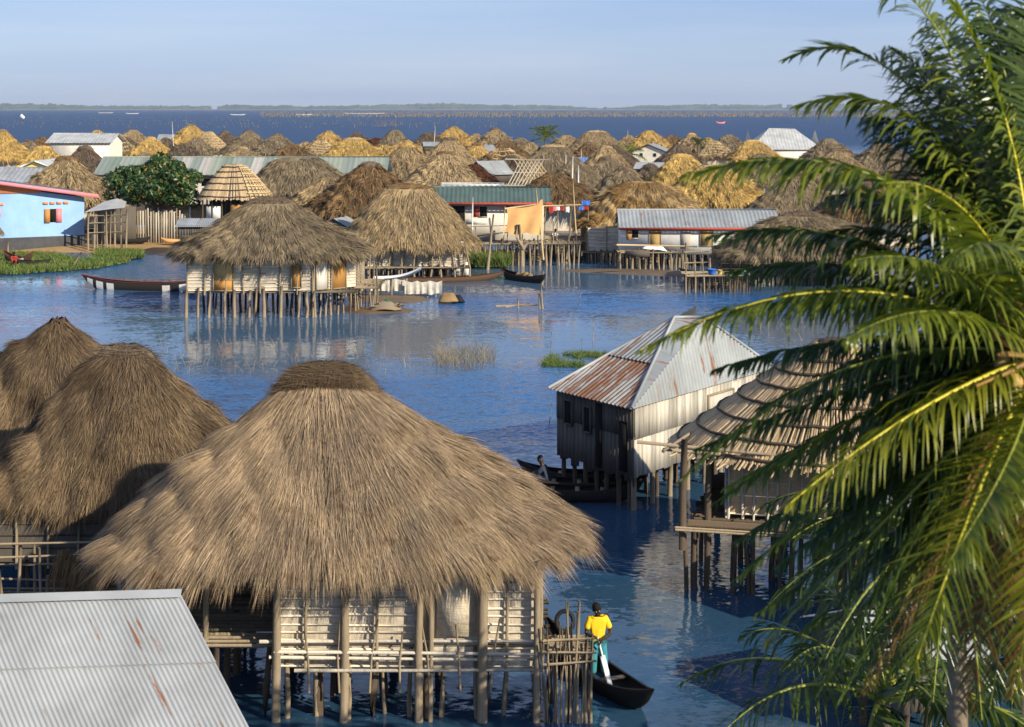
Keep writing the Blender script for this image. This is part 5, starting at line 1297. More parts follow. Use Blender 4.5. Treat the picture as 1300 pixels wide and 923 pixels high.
# ================================================================== HOUSES OF THE MIDDLE DISTANCE
def long_house(px0, px1, py_eave, py_ridge, Y, zr, depth, roofmat, wallmat, zf, label, trim=None, name='metal_roof_house', stilt_n=14, hip=0.0, over=.5, pitch=.3, amp=.03, wallpx=None, group='metal roofed houses', rz=0, wall_h=None):
    X0 = ((px0 + px1) / 2 - CX) * Y / F; ze = H - (py_eave - HY) * Y / F
    t = thing(name, (X0, Y, 0), rz, label, 'house', group)
    hw = (px1 - px0) / 2 * Y / F; Yr = Y + depth / 2; zr_ = H - (py_ridge - HY) * Yr / F if zr is None else zr
    a, b = Vector((-hw, 0, ze)), Vector((hw, 0, ze)); c, d = Vector((hw - hip, depth / 2, zr_)), Vector((-hw + hip, depth / 2, zr_)); e, f = Vector((hw, depth, ze)), Vector((-hw, depth, ze))
    mb = MB(); corr_poly(mb, [a, b, c, d], pitch, amp); mb.build('roof_sheet', roofmat, t)
    mb = MB(); corr_poly(mb, [e, f, d, c], pitch, amp); mb.build('roof_sheet', roofmat, t)
    if hip:
        mb = MB(); corr_poly(mb, [b, e, c], pitch, amp); corr_poly(mb, [f, a, d], pitch, amp); mb.build('roof_sheet', roofmat, t)
    mb = MB(); mb.tube([d + Vector((0, 0, .03)), c + Vector((0, 0, .03))], .07, 6); mb.build('ridge_sheet', roofmat, t)
    if trim:
        mb = MB(); mb.box((0, -.03, ze - .09), (2 * hw + .1, .05, .16)); mb.build('fascia', trim, t)
    w0, w1 = -hw + over, hw - over
    if wallpx: w0, w1 = [(q - CX) * (Y + over) / F - X0 for q in wallpx]
    ya, yb = over, depth - over
    zg = ze + .1
    mb = MB(); th = .08
    for (x0_, y0_, x1_, y1_) in ((w0, ya, w1, ya), (w1, yb, w0, yb)):
        mb.box(((x0_ + x1_) / 2, y0_, (zf + zg) / 2), (abs(x1_ - x0_), th, zg - zf))
    mb.build('wall', wallmat, t)
    for x_ in (w0, w1):
        mb = MB(); s_ = 1 if x_ > 0 else -1; zt = ze + (zr_ - ze) * .93
        V = [(x_, ya + .05, zf), (x_, yb - .05, zf), (x_, yb - .05, zg), (x_, depth / 2, zt), (x_, ya + .05, zg)]
        mb.add(V + [(v[0] - s_ * .08, v[1], v[2]) for v in V], [tuple(range(5)), tuple(reversed(range(5, 10)))]); mb.build('gable_wall', wallmat, t)
    mb = MB(); mb.box(((w0 + w1) / 2, depth / 2, zf - .06), (w1 - w0 + .2, depth - over, .12)); mb.build('floor', M_PLANKD, t)
    if stilt_n: stilts(t, gridpts(w0, w1, stilt_n, ya + .1, yb, 3), zf - .1, -.5, .10, M_POLE, int(px0), .1)
    return t, (w0, ya), (w1, ya), ze, X0

# green roofed white house
Yg = 122.0
gt, ga, gb, ze, X0 = long_house(522, 700, 257, 238, Yg, None, 5.0, M_GREENR, M_WALLW, 1.7, 'long white house with dark green sheet roof and red fascia on stilts', M_RED, wallpx=(528, 690), pitch=.35, stilt_n=20, over=.9)
S = (Yg + .9) / F
def zpx(py, Y): return H - (py - HY) * Y / F
def ux(px): return (px - 528) * S
ZZ = lambda py: zpx(py, Yg + .9)
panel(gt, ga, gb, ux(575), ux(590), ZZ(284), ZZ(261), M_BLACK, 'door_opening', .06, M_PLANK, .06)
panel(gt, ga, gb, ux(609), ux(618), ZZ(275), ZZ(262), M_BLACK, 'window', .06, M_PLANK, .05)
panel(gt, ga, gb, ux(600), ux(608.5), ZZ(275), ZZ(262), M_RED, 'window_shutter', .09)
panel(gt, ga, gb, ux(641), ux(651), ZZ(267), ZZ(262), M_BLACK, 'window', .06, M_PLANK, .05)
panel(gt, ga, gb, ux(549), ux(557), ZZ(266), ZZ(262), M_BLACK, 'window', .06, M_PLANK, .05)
panel(gt, ga, gb, ux(591), ux(618), ZZ(284.5), ZZ(278), M_WALLW, 'wall_patch', .055)
rng = random.Random(90)
gp = thing('stick_platform', (gt.location.x, Yg - 1.6, 0), 0, 'long stick platform with railing below the green roofed white house', 'platform')
w0_ = xl(560, Yg - 1, X0); w1_ = xl(735, Yg - 1, X0)
deck(gp, w0_, w1_, -.6, 1.9, 1.65, 90, M_POLE, .07, .28)
stilts(gp, gridpts(w0_, w1_, 26, -.5, 1.6, 2), 1.7, -.5, .085, M_POLE, 91, .15, over=.2)
for k in range(9):
    mb = MB(); x_ = w0_ + (w1_ - w0_) * (k + .3) / 9; mb.pole((x_, -.5, 1.6), (x_ + rng.uniform(-.1, .1), -.5, 2.9 + rng.uniform(0, .6)), .05, None, 5, .03, rng); mb.build('rail_post', M_POLE, gp)
for z_ in (2.35, 2.9):
    mb = MB(); mb.pole((w0_, -.52, z_), (w0_ + 6.5, -.52, z_ + .2), .04, .03, 5, .01, rng); mb.build('rail', M_POLE, gp)
# orange cloth hung on poles in front
oc = thing('hanging_cloth', atY(665, 295, Yg - 2.4), 0, 'large orange cloth hung up to dry on poles in front of the green roofed house', 'cloth')
oc.location.z = 0; S2 = (Yg - 2.4) / F
mb = MB(); V = []; n1, n2 = 16, 12
for s in (0, 1):
    for i in range(n1 + 1):
        for k in range(n2 + 1):
            f = i / n1; g_ = k / n2
            topy = 264 - 6 * f + 4 * math.sin(PI * f) * .6 - (5 if f > .9 else 0); boty = 295 + 3.5 * abs(math.sin(f * 5.5)) - (1 if f < .3 else 0)
            py = topy + (boty - topy) * g_; px_ = 643 + 46 * f + 1.5 * math.sin(g_ * 4) * (1 - f)
            V.append(((px_ - 665) * S2, .10 * math.sin(f * 11 + g_ * 3) * (.3 + g_) + s * .02, H - (py - HY) * S2))
o_ = (n1 + 1) * (n2 + 1); m = n2 + 1
mb.add(V, [(i*m+k, i*m+k+1, (i+1)*m+k+1, (i+1)*m+k) for i in range(n1) for k in range(n2)] + [(o_+i*m+k, o_+(i+1)*m+k, o_+(i+1)*m+k+1, o_+i*m+k+1) for i in range(n1) for k in range(n2)])
mb.build('cloth', M_CLOTHO, oc, smooth=True)
for (x0_, y0_, x1_, y1_) in ((690, 330, 680, 238), (638, 330, 641, 262), (641, 265, 693, 258)):
    mb = MB(); mb.pole(((x0_ - 665) * S2, .06, max(-.5, H - (y0_ - HY) * S2)), ((x1_ - 665) * S2, .06, H - (y1_ - HY) * S2), .07, .05, 6, .01, rng); mb.build('pole', M_REEDLIT, oc)
# clothesline platform and dark hut behind
cl = thing('clothesline_platform', atY(715, 300, 124.0), 0, 'dark open platform with laundry between the green roofed house and mottled hut', 'platform'); cl.location.z = 0; S2 = 124 / F
deck(cl, -25*S2, 30*S2, -.5, 5, 1.5, 95, M_POLE, .07, .3)
stilts(cl, gridpts(-24*S2, 29*S2, 9, -.4, 4.5, 3), 1.5, -.5, .09, M_POLED, 96)
for x_ in (-24, -8, 8, 30):
    mb = MB(); mb.pole((x_*S2, 0, -.4), (x_*S2 + .1, 0, 4.3), .07, None, 6, .02, rng); mb.build('post', M_POLE, cl)
mb = MB(); mb.pole((-27*S2, 0, 4.28), (36*S2, 0, 4.4), .05, .05, 5, .005, rng); mb.build('line_pole', M_REEDLIT, cl)
mb = MB(); mb.pole((18*S2, -.8, .4), (12*S2, -.6, 6.3), .07, .04, 5, .01, rng); mb.build('post', M_REEDLIT, cl)
for (x_, wd, hh, m_) in ((-18, .35, .55, M_REDC), (-13, .3, .4, M_PINK), (-9, .3, .35, M_WHITEC), (-3, .25, .4, M_REDC), (3, .3, .5, M_WHITEC), (12, .4, .3, M_DARKC), (20, .35, .35, M_TARP), (26, .4, .3, M_REDC)):
    mb = MB(); cloth(mb, (x_)*S2, (x_)*S2 + wd, -.06, 4.3 - hh, 4.3, x_, .03, 8); o = mb.build('laundry', m_, loc=(cl.location.x, cl.location.y, 0)); tag(o, {-18: 'dark red garment leftmost on the clothesline', -13: 'pink garment second from the left on the clothesline', -9: 'small white garment left of the middle of the clothesline', -3: 'short red garment in the middle of the clothesline', 3: 'white garment right of the middle of the clothesline', 12: 'dark garment on the right half of the clothesline', 20: 'blue garment on the right part of the clothesline', 26: 'red garment rightmost on the clothesline'}[x_], 'laundry', 'laundry on the clothesline')
mb = MB(); V = [(0, 0, 0)]; cloth(mb, 24*S2, 34*S2, -.1, 4.35, 4.75, 8, .08, 10, thick=.4); o = mb.build('tarpaulin', M_TARP, loc=(cl.location.x, cl.location.y, 0)); tag(o, 'bright blue plastic bundle on the line pole by the mottled roof', 'plastic sheet')
person((cl.location.x - 11*S2, 124.4, 1.55), .4, 'person in pale clothes crouching on the dark laundry platform', SIT, M_WHITEC, M_DARKC)
p = at(603, 335, 0); person((p.x - .8, p.y + 2, .15), 1.3, 'person in white shirt bending at the water behind the tall grass', BEND, M_WHITEC, M_DARKC)
p = at(19, 334, .4); person((p.x, p.y - .2, .35), .3, 'person sitting by the painted canoe in the marsh grass', SIT, M_REDC, M_REDC)

# silver roofed house on the right
Ys = 118.5
st, sa, sb, ze, X0 = long_house(786, 992, 289, 266.5, Ys, None, 4.6, M_SILVER, M_WHITE, 1.05, 'long white house with silver corrugated roof and red fascia, half behind palm fronds', M_RED, wallpx=(788, 985), pitch=.3, stilt_n=22, over=.5)
S = (Ys + .5) / F; ZZ = lambda py: zpx(py, Ys + .5); ux = lambda px: (px - 788) * S
panel(st, sa, sb, ux(802), ux(810), ZZ(302), ZZ(291), M_BLACK, 'window', .06, M_PLANK, .06)
panel(st, sa, sb, ux(795), ux(801), ZZ(304), ZZ(292), M_DOORO, 'window_shutter', .10)
panel(st, sa, sb, ux(825), ux(838), ZZ(316), ZZ(291), M_MATY, 'door', .07, M_POLE, .07)
panel(st, sa, sb, ux(864), ux(877), ZZ(316), ZZ(291), M_PLANK, 'door', .07)
panel(st, sa, sb, ux(889), ux(904), ZZ(312), ZZ(292), M_MATY, 'door', .07, M_POLE, .05)
sp_ = thing('stick_platform', (st.location.x, Ys - 1.0, 0), 0, 'narrow stick ledge with white sacks in front of the silver roofed house', 'platform')
w0_ = xl(786, Ys, X0); w1_ = xl(865, Ys, X0)
deck(sp_, w0_, w1_, -.6, .9, 1.25, 98, M_POLE, .06, .3)
stilts(sp_, gridpts(w0_, w1_, 11, -.6, .5, 2), 1.25, -.5, .085, M_POLE, 99, .15, over=.3)
mb = MB(); mb.pole((w0_ - .3, -.7, 1.85), (w1_ + 1.0, -.7, 1.72), .07, .06, 6, .01, rng); mb.build('rail', M_REEDLIT, sp_)
mb = MB(); r_ = Roof(.95, .35, .35, 0, r=.5, n=2.6, rough=.15, seed=3); r_.surface(mb, 26, 7, .05); tag(mb.build('sack', M_WHITEC, loc=(sp_.location.x + w0_ + 2.6, Ys - .8, 1.4)), 'long white sack lying in front of the silver roofed house window', 'sack')
mb = MB(); mb.box((-1.0, 0, .45), (1.7, .08, .45)); tag(mb.build('grey_screen', M_PLANKD, loc=(sp_.location.x + w0_ + 2.3, Ys - 1.75, .75)), 'dark board screen hung below the silver roofed house ledge', 'board')

# striped long roof
t_, a_, b_, ze, X0 = long_house(118, 491, 222, 199.5, 152, None, 7.5, M_STRIPE, M_WALLW, .8, 'very long low building with a green and white striped sheet roof', M_CHAR, name='striped_roof_building', wallpx=(128, 486), pitch=.5, amp=.02, stilt_n=0, over=.8, group=None)
S = 152.8 / F
for k in range(14): panel(t_, a_, b_, 2 + 1.95 * k, 2.8 + 1.95 * k, zpx(236, 152.8), zpx(227, 152.8), M_BLACK, 'window', .06)

# blue house: wall with a rising eave towards the left
p0 = at(107, 310, .4); p1 = at(-75, 317, .4)
bh = thing('blue_house', (p0.x, p0.y, 0), 0, 'pale blue house with pink roof edge and dark plinth at the left edge', 'house')
d_ = (p1 - p0); d_.z = 0; L_ = d_.length; dh = d_.normalized(); nb = Vector((-dh.y, dh.x, 0)); nb = nb if nb.y > 0 else -nb
def bp3(u, v, z): return dh * u + nb * v + Vector((0, 0, z))
def ztop_at(u): return zpx(250.5, p0.y) + u * .150
DEP = 9.0
mb = MB(); V = []
for v in (0, DEP):
    V += [bp3(0, v, 1.15), bp3(L_, v, 1.15), bp3(L_, v, ztop_at(L_)), bp3(0, v, ztop_at(0))]
mb.add(V, [(1,0,3,2), (4,5,6,7), (0,4,7,3), (5,1,2,6)]); mb.build('wall', M_BLUE, bh)
mb = MB(); V = []
for v in (-.06, DEP + .06):
    V += [bp3(-.06, v, .1), bp3(L_ + .06, v, .1), bp3(L_ + .06, v, 1.17), bp3(-.06, v, 1.17)]
mb.add(V, [(1,0,3,2), (4,5,6,7), (0,4,7,3), (5,1,2,6), (3,7,6,2)]); mb.build('plinth', M_CHAR, bh)
rz0, rz1 = zpx(250.5, p0.y) - .05, 0
def rt(u): return zpx(249.0, p0.y) + (u + .9) * .160
mb = MB(); V = []
for v in (-.8, DEP + .8):
    for (u, dz) in ((-.95, 0), (L_ + .5, 0), (L_ + .5, .1), (-.95, .1)): V.append(bp3(u, v, rt(u) + dz))
mb.add(V, [(4,5,6,7), (0,4,7,3), (5,1,2,6), (3,7,6,2), (0,1,5,4)]); mb.build('roof', M_SILVERD, bh)
mb = MB(); V = []
for v in (-.86, -.805):
    for (u, dz) in ((-1.0, -.12), (L_ + .5, -.12), (L_ + .5, .16), (-1.0, .16)): V.append(bp3(u, v, rt(u) + dz))
mb.add(V, [(0,1,2,3), (7,6,5,4), (0,4,5,1), (1,5,6,2), (2,6,7,3), (3,7,4,0)]); mb.build('fascia', M_PINK, bh)
mb = MB(); u0 = 3.6; V = []
for v in (-.03, -.09):
    V += [bp3(u0, v, ztop_at(u0) - .06), bp3(L_, v, ztop_at(u0) - .06), bp3(L_, v, rt(L_) - .1), bp3(u0, v, rt(u0) - .1)]
mb.add(V, [(1,0,3,2), (4,5,6,7), (0,4,7,3), (0,1,5,4)]); mb.build('gable_panel', M_ORANGE, bh)
SB = p0.y / F
def bpanel(px0, px1, py0, py1, mat, nm, v=-.05, th=.05):
    u0 = (107 - px1) * SB; u1 = (107 - px0) * SB; z1 = H - (py0 - HY) * SB * .997; z0 = H - (py1 - HY) * SB * .997
    mb = MB(); V = []
    for vv in (v, v - th): V += [bp3(u0, vv, z0), bp3(u1, vv, z0), bp3(u1, vv, z1), bp3(u0, vv, z1)]
    mb.add(V, [(0,1,2,3), (7,6,5,4), (0,4,5,1), (1,5,6,2), (2,6,7,3), (3,7,4,0)]); return mb.build(nm, mat, bh)
bpanel(64.5, 71.5, 264.5, 281, M_BLACK, 'window', -.02, .04)
bpanel(57.5, 64.3, 264.5, 282, M_DOORO, 'window_shutter'); bpanel(71.8, 79, 264, 281.5, M_PINK, 'window_shutter')
for k in range(4): bpanel(56 + 8.3 * k, 62 + 8.3 * k, 255.5, 258.5, M_ORANGE, 'vent')
for k in range(3): bpanel(1.5 - 8.3 * k, 8 - 8.3 * k, 255.5, 258.5, M_ORANGE, 'vent')
bpanel(-3, 4.5, 263, 272, M_PINK, 'window_shutter'); bpanel(-12, -3.3, 263, 281, M_BLACK, 'window', -.02, .04)
# pale straw sunshade at the left edge
p = at(2, 316, .4); ss = thing('straw_sunshade', (p.x - .3, p.y - 1.0, 0), 0, 'small straw sunshade on a pole at the left edge before the blue house', 'sunshade')
rf_ = Roof(.75, .75, .9, 1.75, r=.05, n=2, seed=2, rough=.05); thatch_roof(rf_, T_GREY, ss, N=900, L=.3, w=.03, nu=24, nv=8, fringe=200, fL=.3, thick=.1)
mb = MB(); mb.pole((0, 0, .2), (0, 0, 2.3), .06); mb.build('pole', M_POLE, ss)

# shack with white tin roof, step, plank fence beneath the tree
sh = thing('tin_shack', atY(148, 300, 131.0), 0, 'open shack of thin posts with a white tin roof right of the blue house', 'shack'); sh.location.z = 0; S = 131 / F
mb = MB(); x0_, x1_ = -38*S, 12*S
mb.add([(x0_, -.3, zpx(268, 131)), (-12*S, -.3, zpx(266, 131)), (-8*S, 2.2, zpx(252, 133)), (-24*S, 2.2, zpx(256, 133)), (-12*S, -.3, zpx(266, 131)), (x1_, -.2, zpx(262, 131)), (x1_ - .5, 2.2, zpx(256, 133)), (-8*S, 2.2, zpx(252, 133))], [(0,1,2,3), (4,5,6,7)])
mb.add([(x0_, -.3, zpx(268, 131) - .06), (x1_, -.3, zpx(262, 131) - .06), (x1_, -.3, zpx(262, 131)), (x0_, -.3, zpx(268, 131))], [(0,1,2,3)]); mb.build('roof_sheet', M_SILVERL, sh)
for k, x_ in enumerate((-36, -29, -20, -12, -3, 5, 12, -25, -16, -8)):
    mb = MB(); mb.pole((x_*S, .2 * (k % 3), .2), (x_*S + rng.uniform(-.1, .1), .2 * (k % 3), zpx(266, 131)), .09 if k < 7 else .05, None, 6, .01, rng); mb.build('post', M_POLE, sh)
for z_ in (1.6, 2.4, 3.0):
    mb = MB(); mb.pole((x0_, .1, z_), (x1_, .1, z_ + .1), .05, .04, 5, .01, rng); mb.build('rail', M_POLE, sh)
mb = MB(); mb.box((-12*S, 3.2, 2.0), (50*S, .1, 3.2)); mb.build('shade_back_wall', M_PLANKD, sh)  # dark wood colour stands in for the unlit interior behind the posts
p = at(142, 309, .4); sp = thing('concrete_step', (p.x, p.y, 0), 0, 'pale concrete steps in front of the tin shack', 'step'); S = p.y / F
mb = MB(); mb.box((0, 0, .75), (46*S, 1.2, .8)); mb.build('lower_block', M_CONC, sp); mb = MB(); mb.box((-4*S, .35, 1.38), (32*S, .9, .5)); mb.build('upper_block', M_CONC, sp)
p = at(203, 308, .4); pf = thing('plank_fence', (p.x, p.y, 0), 0, 'weathered plank fence below the mango tree', 'fence'); S = p.y / F
for k in range(24):
    x_ = (-38 + 76 * k / 23) * S; mb = MB(); hh = rng.uniform(2.5, 3.2); mb.box((x_, rng.uniform(-.03, .03), .3 + hh / 2), (rng.uniform(.10, .18), .05, hh), Matrix.Rotation(rng.uniform(-.02, .02), 3, 'Y')); mb.build('plank', M_PLANK if k % 3 else M_POLE, pf)
for z_ in (1.0, 2.6):
    mb = MB(); mb.pole((-39*S, .08, z_), (39*S, .08, z_), .05, .05, 5, .005, rng); mb.build('rail', M_POLE, pf)
rw = thing('added_reed_wall', (pf.location.x, pf.location.y + 1.6, 0), 0, 'added reed wall standing in for the tree shade behind the plank fence', 'wall')  # not a known wall, added to fill the dark under the tree
mb = MB(); mb.box((1.2, 0, 1.9), (84*S, .12, 3.4)); mb.build('reed_panel', M_REED, rw)
p = at(226, 309, .4); canoe((p.x, p.y - .6), .05, 2.6, .7, .4, M_CLOTHO, 'short orange boat drawn up before the plank fence', .15, thwarts=1, z=.6)
p = at(168, 309, .4); canoe((p.x, p.y - .6), .1, 3.4, .7, .45, M_HULL, 'black canoe drawn up on sand before the plank fence', .2, thwarts=1, z=.62)
small_metal(262, 277, 128, 4.4, 4.0, .05, 'small house with pale blue grey tin roof left of the big stilt hut roof', M_SILVER, .55, 5)
small_metal(432, 276, 117, 2.6, 3.4, R(72), 'small gabled hut with a blue grey tin roof between the two nearest stilt huts', M_SILVER, .9, 6)
small_metal(118, 318, 131, .9, 1.4, .0, 'tiny flat tin sheet shelter on the sand by the blue house', M_SILVERL, .1, 7) if False else None

# mango tree
def leafy_tree(name, loc, crown, radii, trunk_h, N, mat, label, seed, leaf=.28, clumps=46, cat='tree'):
    t = thing(name, loc, 0, label, cat); rs = np.random.RandomState(seed); rng = random.Random(seed)
    cz = crown[2] - loc[2]; R3 = np.array(radii)
    mb = MB(); mb.pole((0, 0, -.2), (.1, 0, trunk_h), .3, .2, 9, .03, rng); mb.build('trunk', M_BARK, t)
    cs = []
    for k in range(clumps):
        v = rs.normal(0, 1, 3); v /= np.linalg.norm(v); rr = rs.uniform(.35, .95)
        if v[2] < -.55: v[2] *= .5
        cs.append(v * R3 * rr)
    mb = MB()
    for k in range(9):
        c = cs[k]; mb.pole((.1, 0, trunk_h * .8), (c[0] * .8, c[1] * .8, cz + c[2] * .8), .12, .04, 6, .08, rng)
    mb.build('branches', M_BARK, t)
    mb = MB(); per = N // clumps
    for c in cs:
        rad = rs.uniform(.20, .36) * R3.mean()
        v = rs.normal(0, 1, (per, 3)); v /= np.linalg.norm(v, axis=1, keepdims=True)
        p = c + v * (rad * rs.uniform(.55, 1.05, per) ** .5)[:, None] * np.array([1.15, 1.15, .8]) + (0, 0, cz)
        nrm = v + rs.normal(0, .5, (per, 3)) + (0, 0, .35); nrm /= np.linalg.norm(nrm, axis=1, keepdims=True)
        a = np.cross(nrm, rs.normal(0, 1, (per, 3))); a /= np.linalg.norm(a, axis=1, keepdims=True); b = np.cross(nrm, a)
        l = leaf * rs.uniform(.7, 1.3, per)[:, None]
        V = np.stack([p - a * l, p - b * l * .4, p + a * l, p + b * l * .4], 1).reshape(-1, 3)
        mb.add(V, np.arange(4 * per).reshape(per, 4))
    mb.build('crown', mat, t); return t
p = atY(197, 305, 137); leafy_tree('mango_tree', (p.x, 137, .3), (p.x, 137, zpx(235, 137)), (3.9, 3.2, 2.75), 2.6, 30000, M_MANGO, 'round dense green mango tree with orange flecks behind the plank fence', 5, .2, 95)
#==MORE==
# ================================================================== THE FAR VILLAGE
# centre column, full width and top row as measured in the photo, roof slope, kind, ridge, label
V_ = [
 (2, 80, 167, .44, 'gold', 'grey', 'large golden new thatch hut cut by the left edge'),
 (55, 60, 188, .42, 'gold', 'gold', 'golden thatch hut right of the large golden one at the left edge'),
 (36, 50, 180, .40, 'grey', 'dark', 'grey hut peeking between the two golden roofs at far left'),
 (54, 34, 174, .38, 'brown', None, 'brown hut roof behind the left gable of the white house'),
 (108, 92, 189, .48, 'dark', 'dark', 'dark peaked hut in front of the white house, steep dark slope towards the tree'),
 (84, 128, 203, .42, 'tan', 'brown', 'broad tan hut with a small brown cap behind the blue house'),
 (41, 48, 218, .42, 'tan', 'dark', 'small tan hut with a dark rounded top on the left of the broad tan one'),
 (123, 60, 177, .42, 'grey', 'dark', 'grey hut with a dark rounded cap before the right end of the white house'),
 (146, 52, 169, .46, 'grey', 'lath', 'grey hut under a lattice of laths right of the white house'),
 (169, 54, 165, .42, 'tan', None, 'greyish tan hut against the lagoon left of the golden pair'),
 (159, 38, 174, .42, 'dark', None, 'small dark hut before the greyish tan one near the lattice roof'),
 (124, 26, 165, .36, 'goldtan', None, 'tiny golden roof top behind the white house ridge'),
 (192, 56, 176, .36, 'gold', 'goldtan', 'golden hut directly above the mango tree crown'),
 (210, 28, 175, .45, 'dark', None, 'narrow dark hut wedged between the two golden ones above the tree'),
 (243, 60, 160, .44, 'gold', 'grey', 'high golden hut against the lagoon with a thin stick beside it'),
 (265, 42, 167, .48, 'light', 'lath', 'pale lattice covered roof right of the high golden hut'),
 (250, 50, 175, .42, 'grey', None, 'brownish grey hut just below the high golden one'),
 (233, 38, 182, .42, 'dark', None, 'small dark hut below and left of the high golden one'),
 (286, 42, 168, .42, 'dark', 'dark', 'dark blunt topped hut right of the pale lattice roof'),
 (184, 40, 193, .42, 'tan', None, 'tan roof tip rising just behind the mango tree crown'),
 (268, 62, 206, .48, 'tan', 'brown', 'tan hut with a brown cap in front of the striped roof beside the tree'),
 (316, 66, 168, .40, 'grey', 'brown', 'broad grey hut with a small brown tuft against the lagoon'),
 (352, 60, 172, .38, 'grey', 'dark', 'rounded grey hut second from the broad tufted one'),
 (371, 56, 183, .36, 'brown', None, 'low brown hut touching the striped roof ridge, left of the lattice roof'),
 (308, 66, 189, .25, 'tan', 'tan', 'low wide tan hut touching the striped roof ridge below the tufted one'),
 (388, 26, 180, .40, 'tan', None, 'tiny tan hut left of the bamboo lattice roof'),
 (417, 54, 168, .42, 'goldtan', 'grey', 'golden hut with a grey worn top behind the bamboo lattice roof'),
 (408, 44, 178, .42, 'tan', 'lath', 'bamboo lattice roof left of the brightest golden hut'),
 (449, 84, 177, .32, 'gold', 'light', 'brightest golden hut with a long pale ridge above the striped roof'),
 (453, 40, 169, .36, 'dark', 'dark', 'dark flat topped hut behind the brightest golden one'),
 (478, 30, 175, .36, 'red', None, 'small red brown roof between the golden huts'),
 (501, 56, 165, .50, 'grey', None, 'steep grey topped hut against the lagoon behind golden thatch'),
 (487, 46, 184, .34, 'goldtan', None, 'golden hut low between the brightest golden hut and the tan ones'),
 (514, 50, 178, .30, 'goldtan', None, 'golden skirt of thatch below the steep grey topped hut'),
 (545, 48, 168, .42, 'dark', None, 'dark ragged hut with a stick poking up against the lagoon'),
 (517, 104, 186, .44, 'tan', 'goldtan', 'big tan hut with a grey patch right end of the striped roof'),
 (570, 98, 178, .44, 'light', 'dark', 'big pale hut with a dark flat cap in the middle of the village'),
 (566, 118, 196, .38, 'light', 'brown', 'widest pale hut with a brown cap just behind the green roofed house'),
 (576, 56, 162, .42, 'goldtan', 'grey', 'gold and tan hut highest against the lagoon left of the palm'),
 (602, 76, 209, .42, 'red', None, 'dark red brown peaked roof rising behind the green roofed house'),
 (604, 38, 170, .40, 'tan', None, 'small tan hut against the lagoon right of the gold and tan one'),
 (629, 62, 165, .40, 'tan', 'brown', 'tan hut with a brown top against the lagoon left of the far palm'),
 (641, 60, 178, .38, 'brown', None, 'brown hut below the one with the brown top left of the far palm'),
 (606, 60, 184, .44, 'goldtan', 'brown', 'golden tan hut right of the dark capped pale one'),
 (661, 40, 175, .38, 'grey', None, 'small grey hut immediately left of the far palm'),
 (673, 38, 181, .40, 'tan', None, 'small tan hut below the far palm on its left'),
 (638, 76, 188, .36, 'brown', 'lath', 'reddish brown roof with thin laths behind the bare roof frame'),
 (648, 50, 197, .42, 'dark', None, 'dark tipped hut left of the bare roof frame'),
 (702, 104, 187, .40, 'grey', 'light', 'big grey brown hut with a long pale ridge behind the bare roof frame'),
 (704, 112, 220, .36, 'brown', None, 'large rounded brown hut behind the clothesline platform'),
 (719, 50, 172, .40, 'tan', None, 'greyish tan hut against the lagoon right of the far palm'),
 (757, 82, 168, .36, 'tan', 'light', 'wide tan hut with a pale two piece ridge against the lagoon'),
 (798, 44, 172, .38, 'tan', None, 'tan hut behind the small leaning palm'),
 (824, 60, 166, .42, 'goldtan', None, 'brown and gold hut behind the white gabled house'),
 (853, 46, 172, .38, 'brown', None, 'brownish hut against the lagoon right of the white gabled house'),
 (878, 50, 171, .38, 'tan', 'goldtan', 'tan hut with gold specks behind the round headed palm'),
 (747, 56, 183, .38, 'brown', 'dark', 'brown hut with dark hollows below the wide two piece ridge'),
 (778, 70, 184, .40, 'dark', None, 'dark hut left of the small leaning palm'),
 (769, 74, 188, .50, 'tan', 'tan', 'tan steeply peaked hut left of the small leaning palm'),
 (770, 92, 203, .40, 'grey', 'dark', 'grey hut with a dark arched top left of the golden pair'),
 (862, 72, 184, .42, 'dark', None, 'dark sloping hut right of the white gabled house'),
 (826, 30, 208, .42, 'dark', None, 'tiny dark roof tip beside the golden hut below the white gabled house'),
 (792, 100, 217, .42, 'grey', 'dark', 'worn grey hut directly behind the mottled golden brown one'),
 (730, 86, 205, .42, 'grey', None, 'grey hut flank below the white poles in the middle right'),
 (866, 82, 199, .44, 'gold', 'gold', 'golden hut with a square ridge tuft below the dark sloping hut'),
 (905, 128, 214, .34, 'gold', 'light', 'largest golden hut at right with long ridge, tips of palm fronds before it'),
 (899, 26, 175, .38, 'goldtan', None, 'tiny golden roof right of the round headed palm'),
 (906, 48, 179, .40, 'tan', 'lath', 'tan lattice covered roof right of the round headed palm'),
 (925, 50, 171, .40, 'grey', None, 'grey brown hut against the lagoon left of the palm fronds'),
 (956, 64, 180, .34, 'goldtan', 'gold', 'golden hut just left of the white metal roof behind the palm fronds'),
 (968, 90, 196, .38, 'grey', None, 'grey hut below the white metal roof behind the palm fronds'),
 (1052, 66, 176, .40, 'grey', None, 'grey hut right of the white metal roof deep behind the palm'),
 (1062, 96, 192, .38, 'tan', 'dark', 'tan hut with a dark cap deep behind the palm fronds'),
 (1120, 90, 182, .38, 'grey', None, 'grey hut hidden behind the palm, left of the rightmost'),
 (1195, 110, 190, .38, 'tan', None, 'tan hut hidden behind the palm, rightmost of the village'),
 (1010, 120, 222, .40, 'grey', 'dark', 'grey hut behind the dark drooping palm frond'),
 (1110, 130, 226, .38, 'brown', None, 'brown hut behind the middle of the palm crown'),
 (470, 150, 211, .40, 'brown', 'dark', 'dark brown double peaked hut left of and behind the second stilt hut'),
 (418, 112, 226, .38, 'tan', None, 'low tan brown roof with an open dark eave beside the double peaked hut'),
]
RH = {}
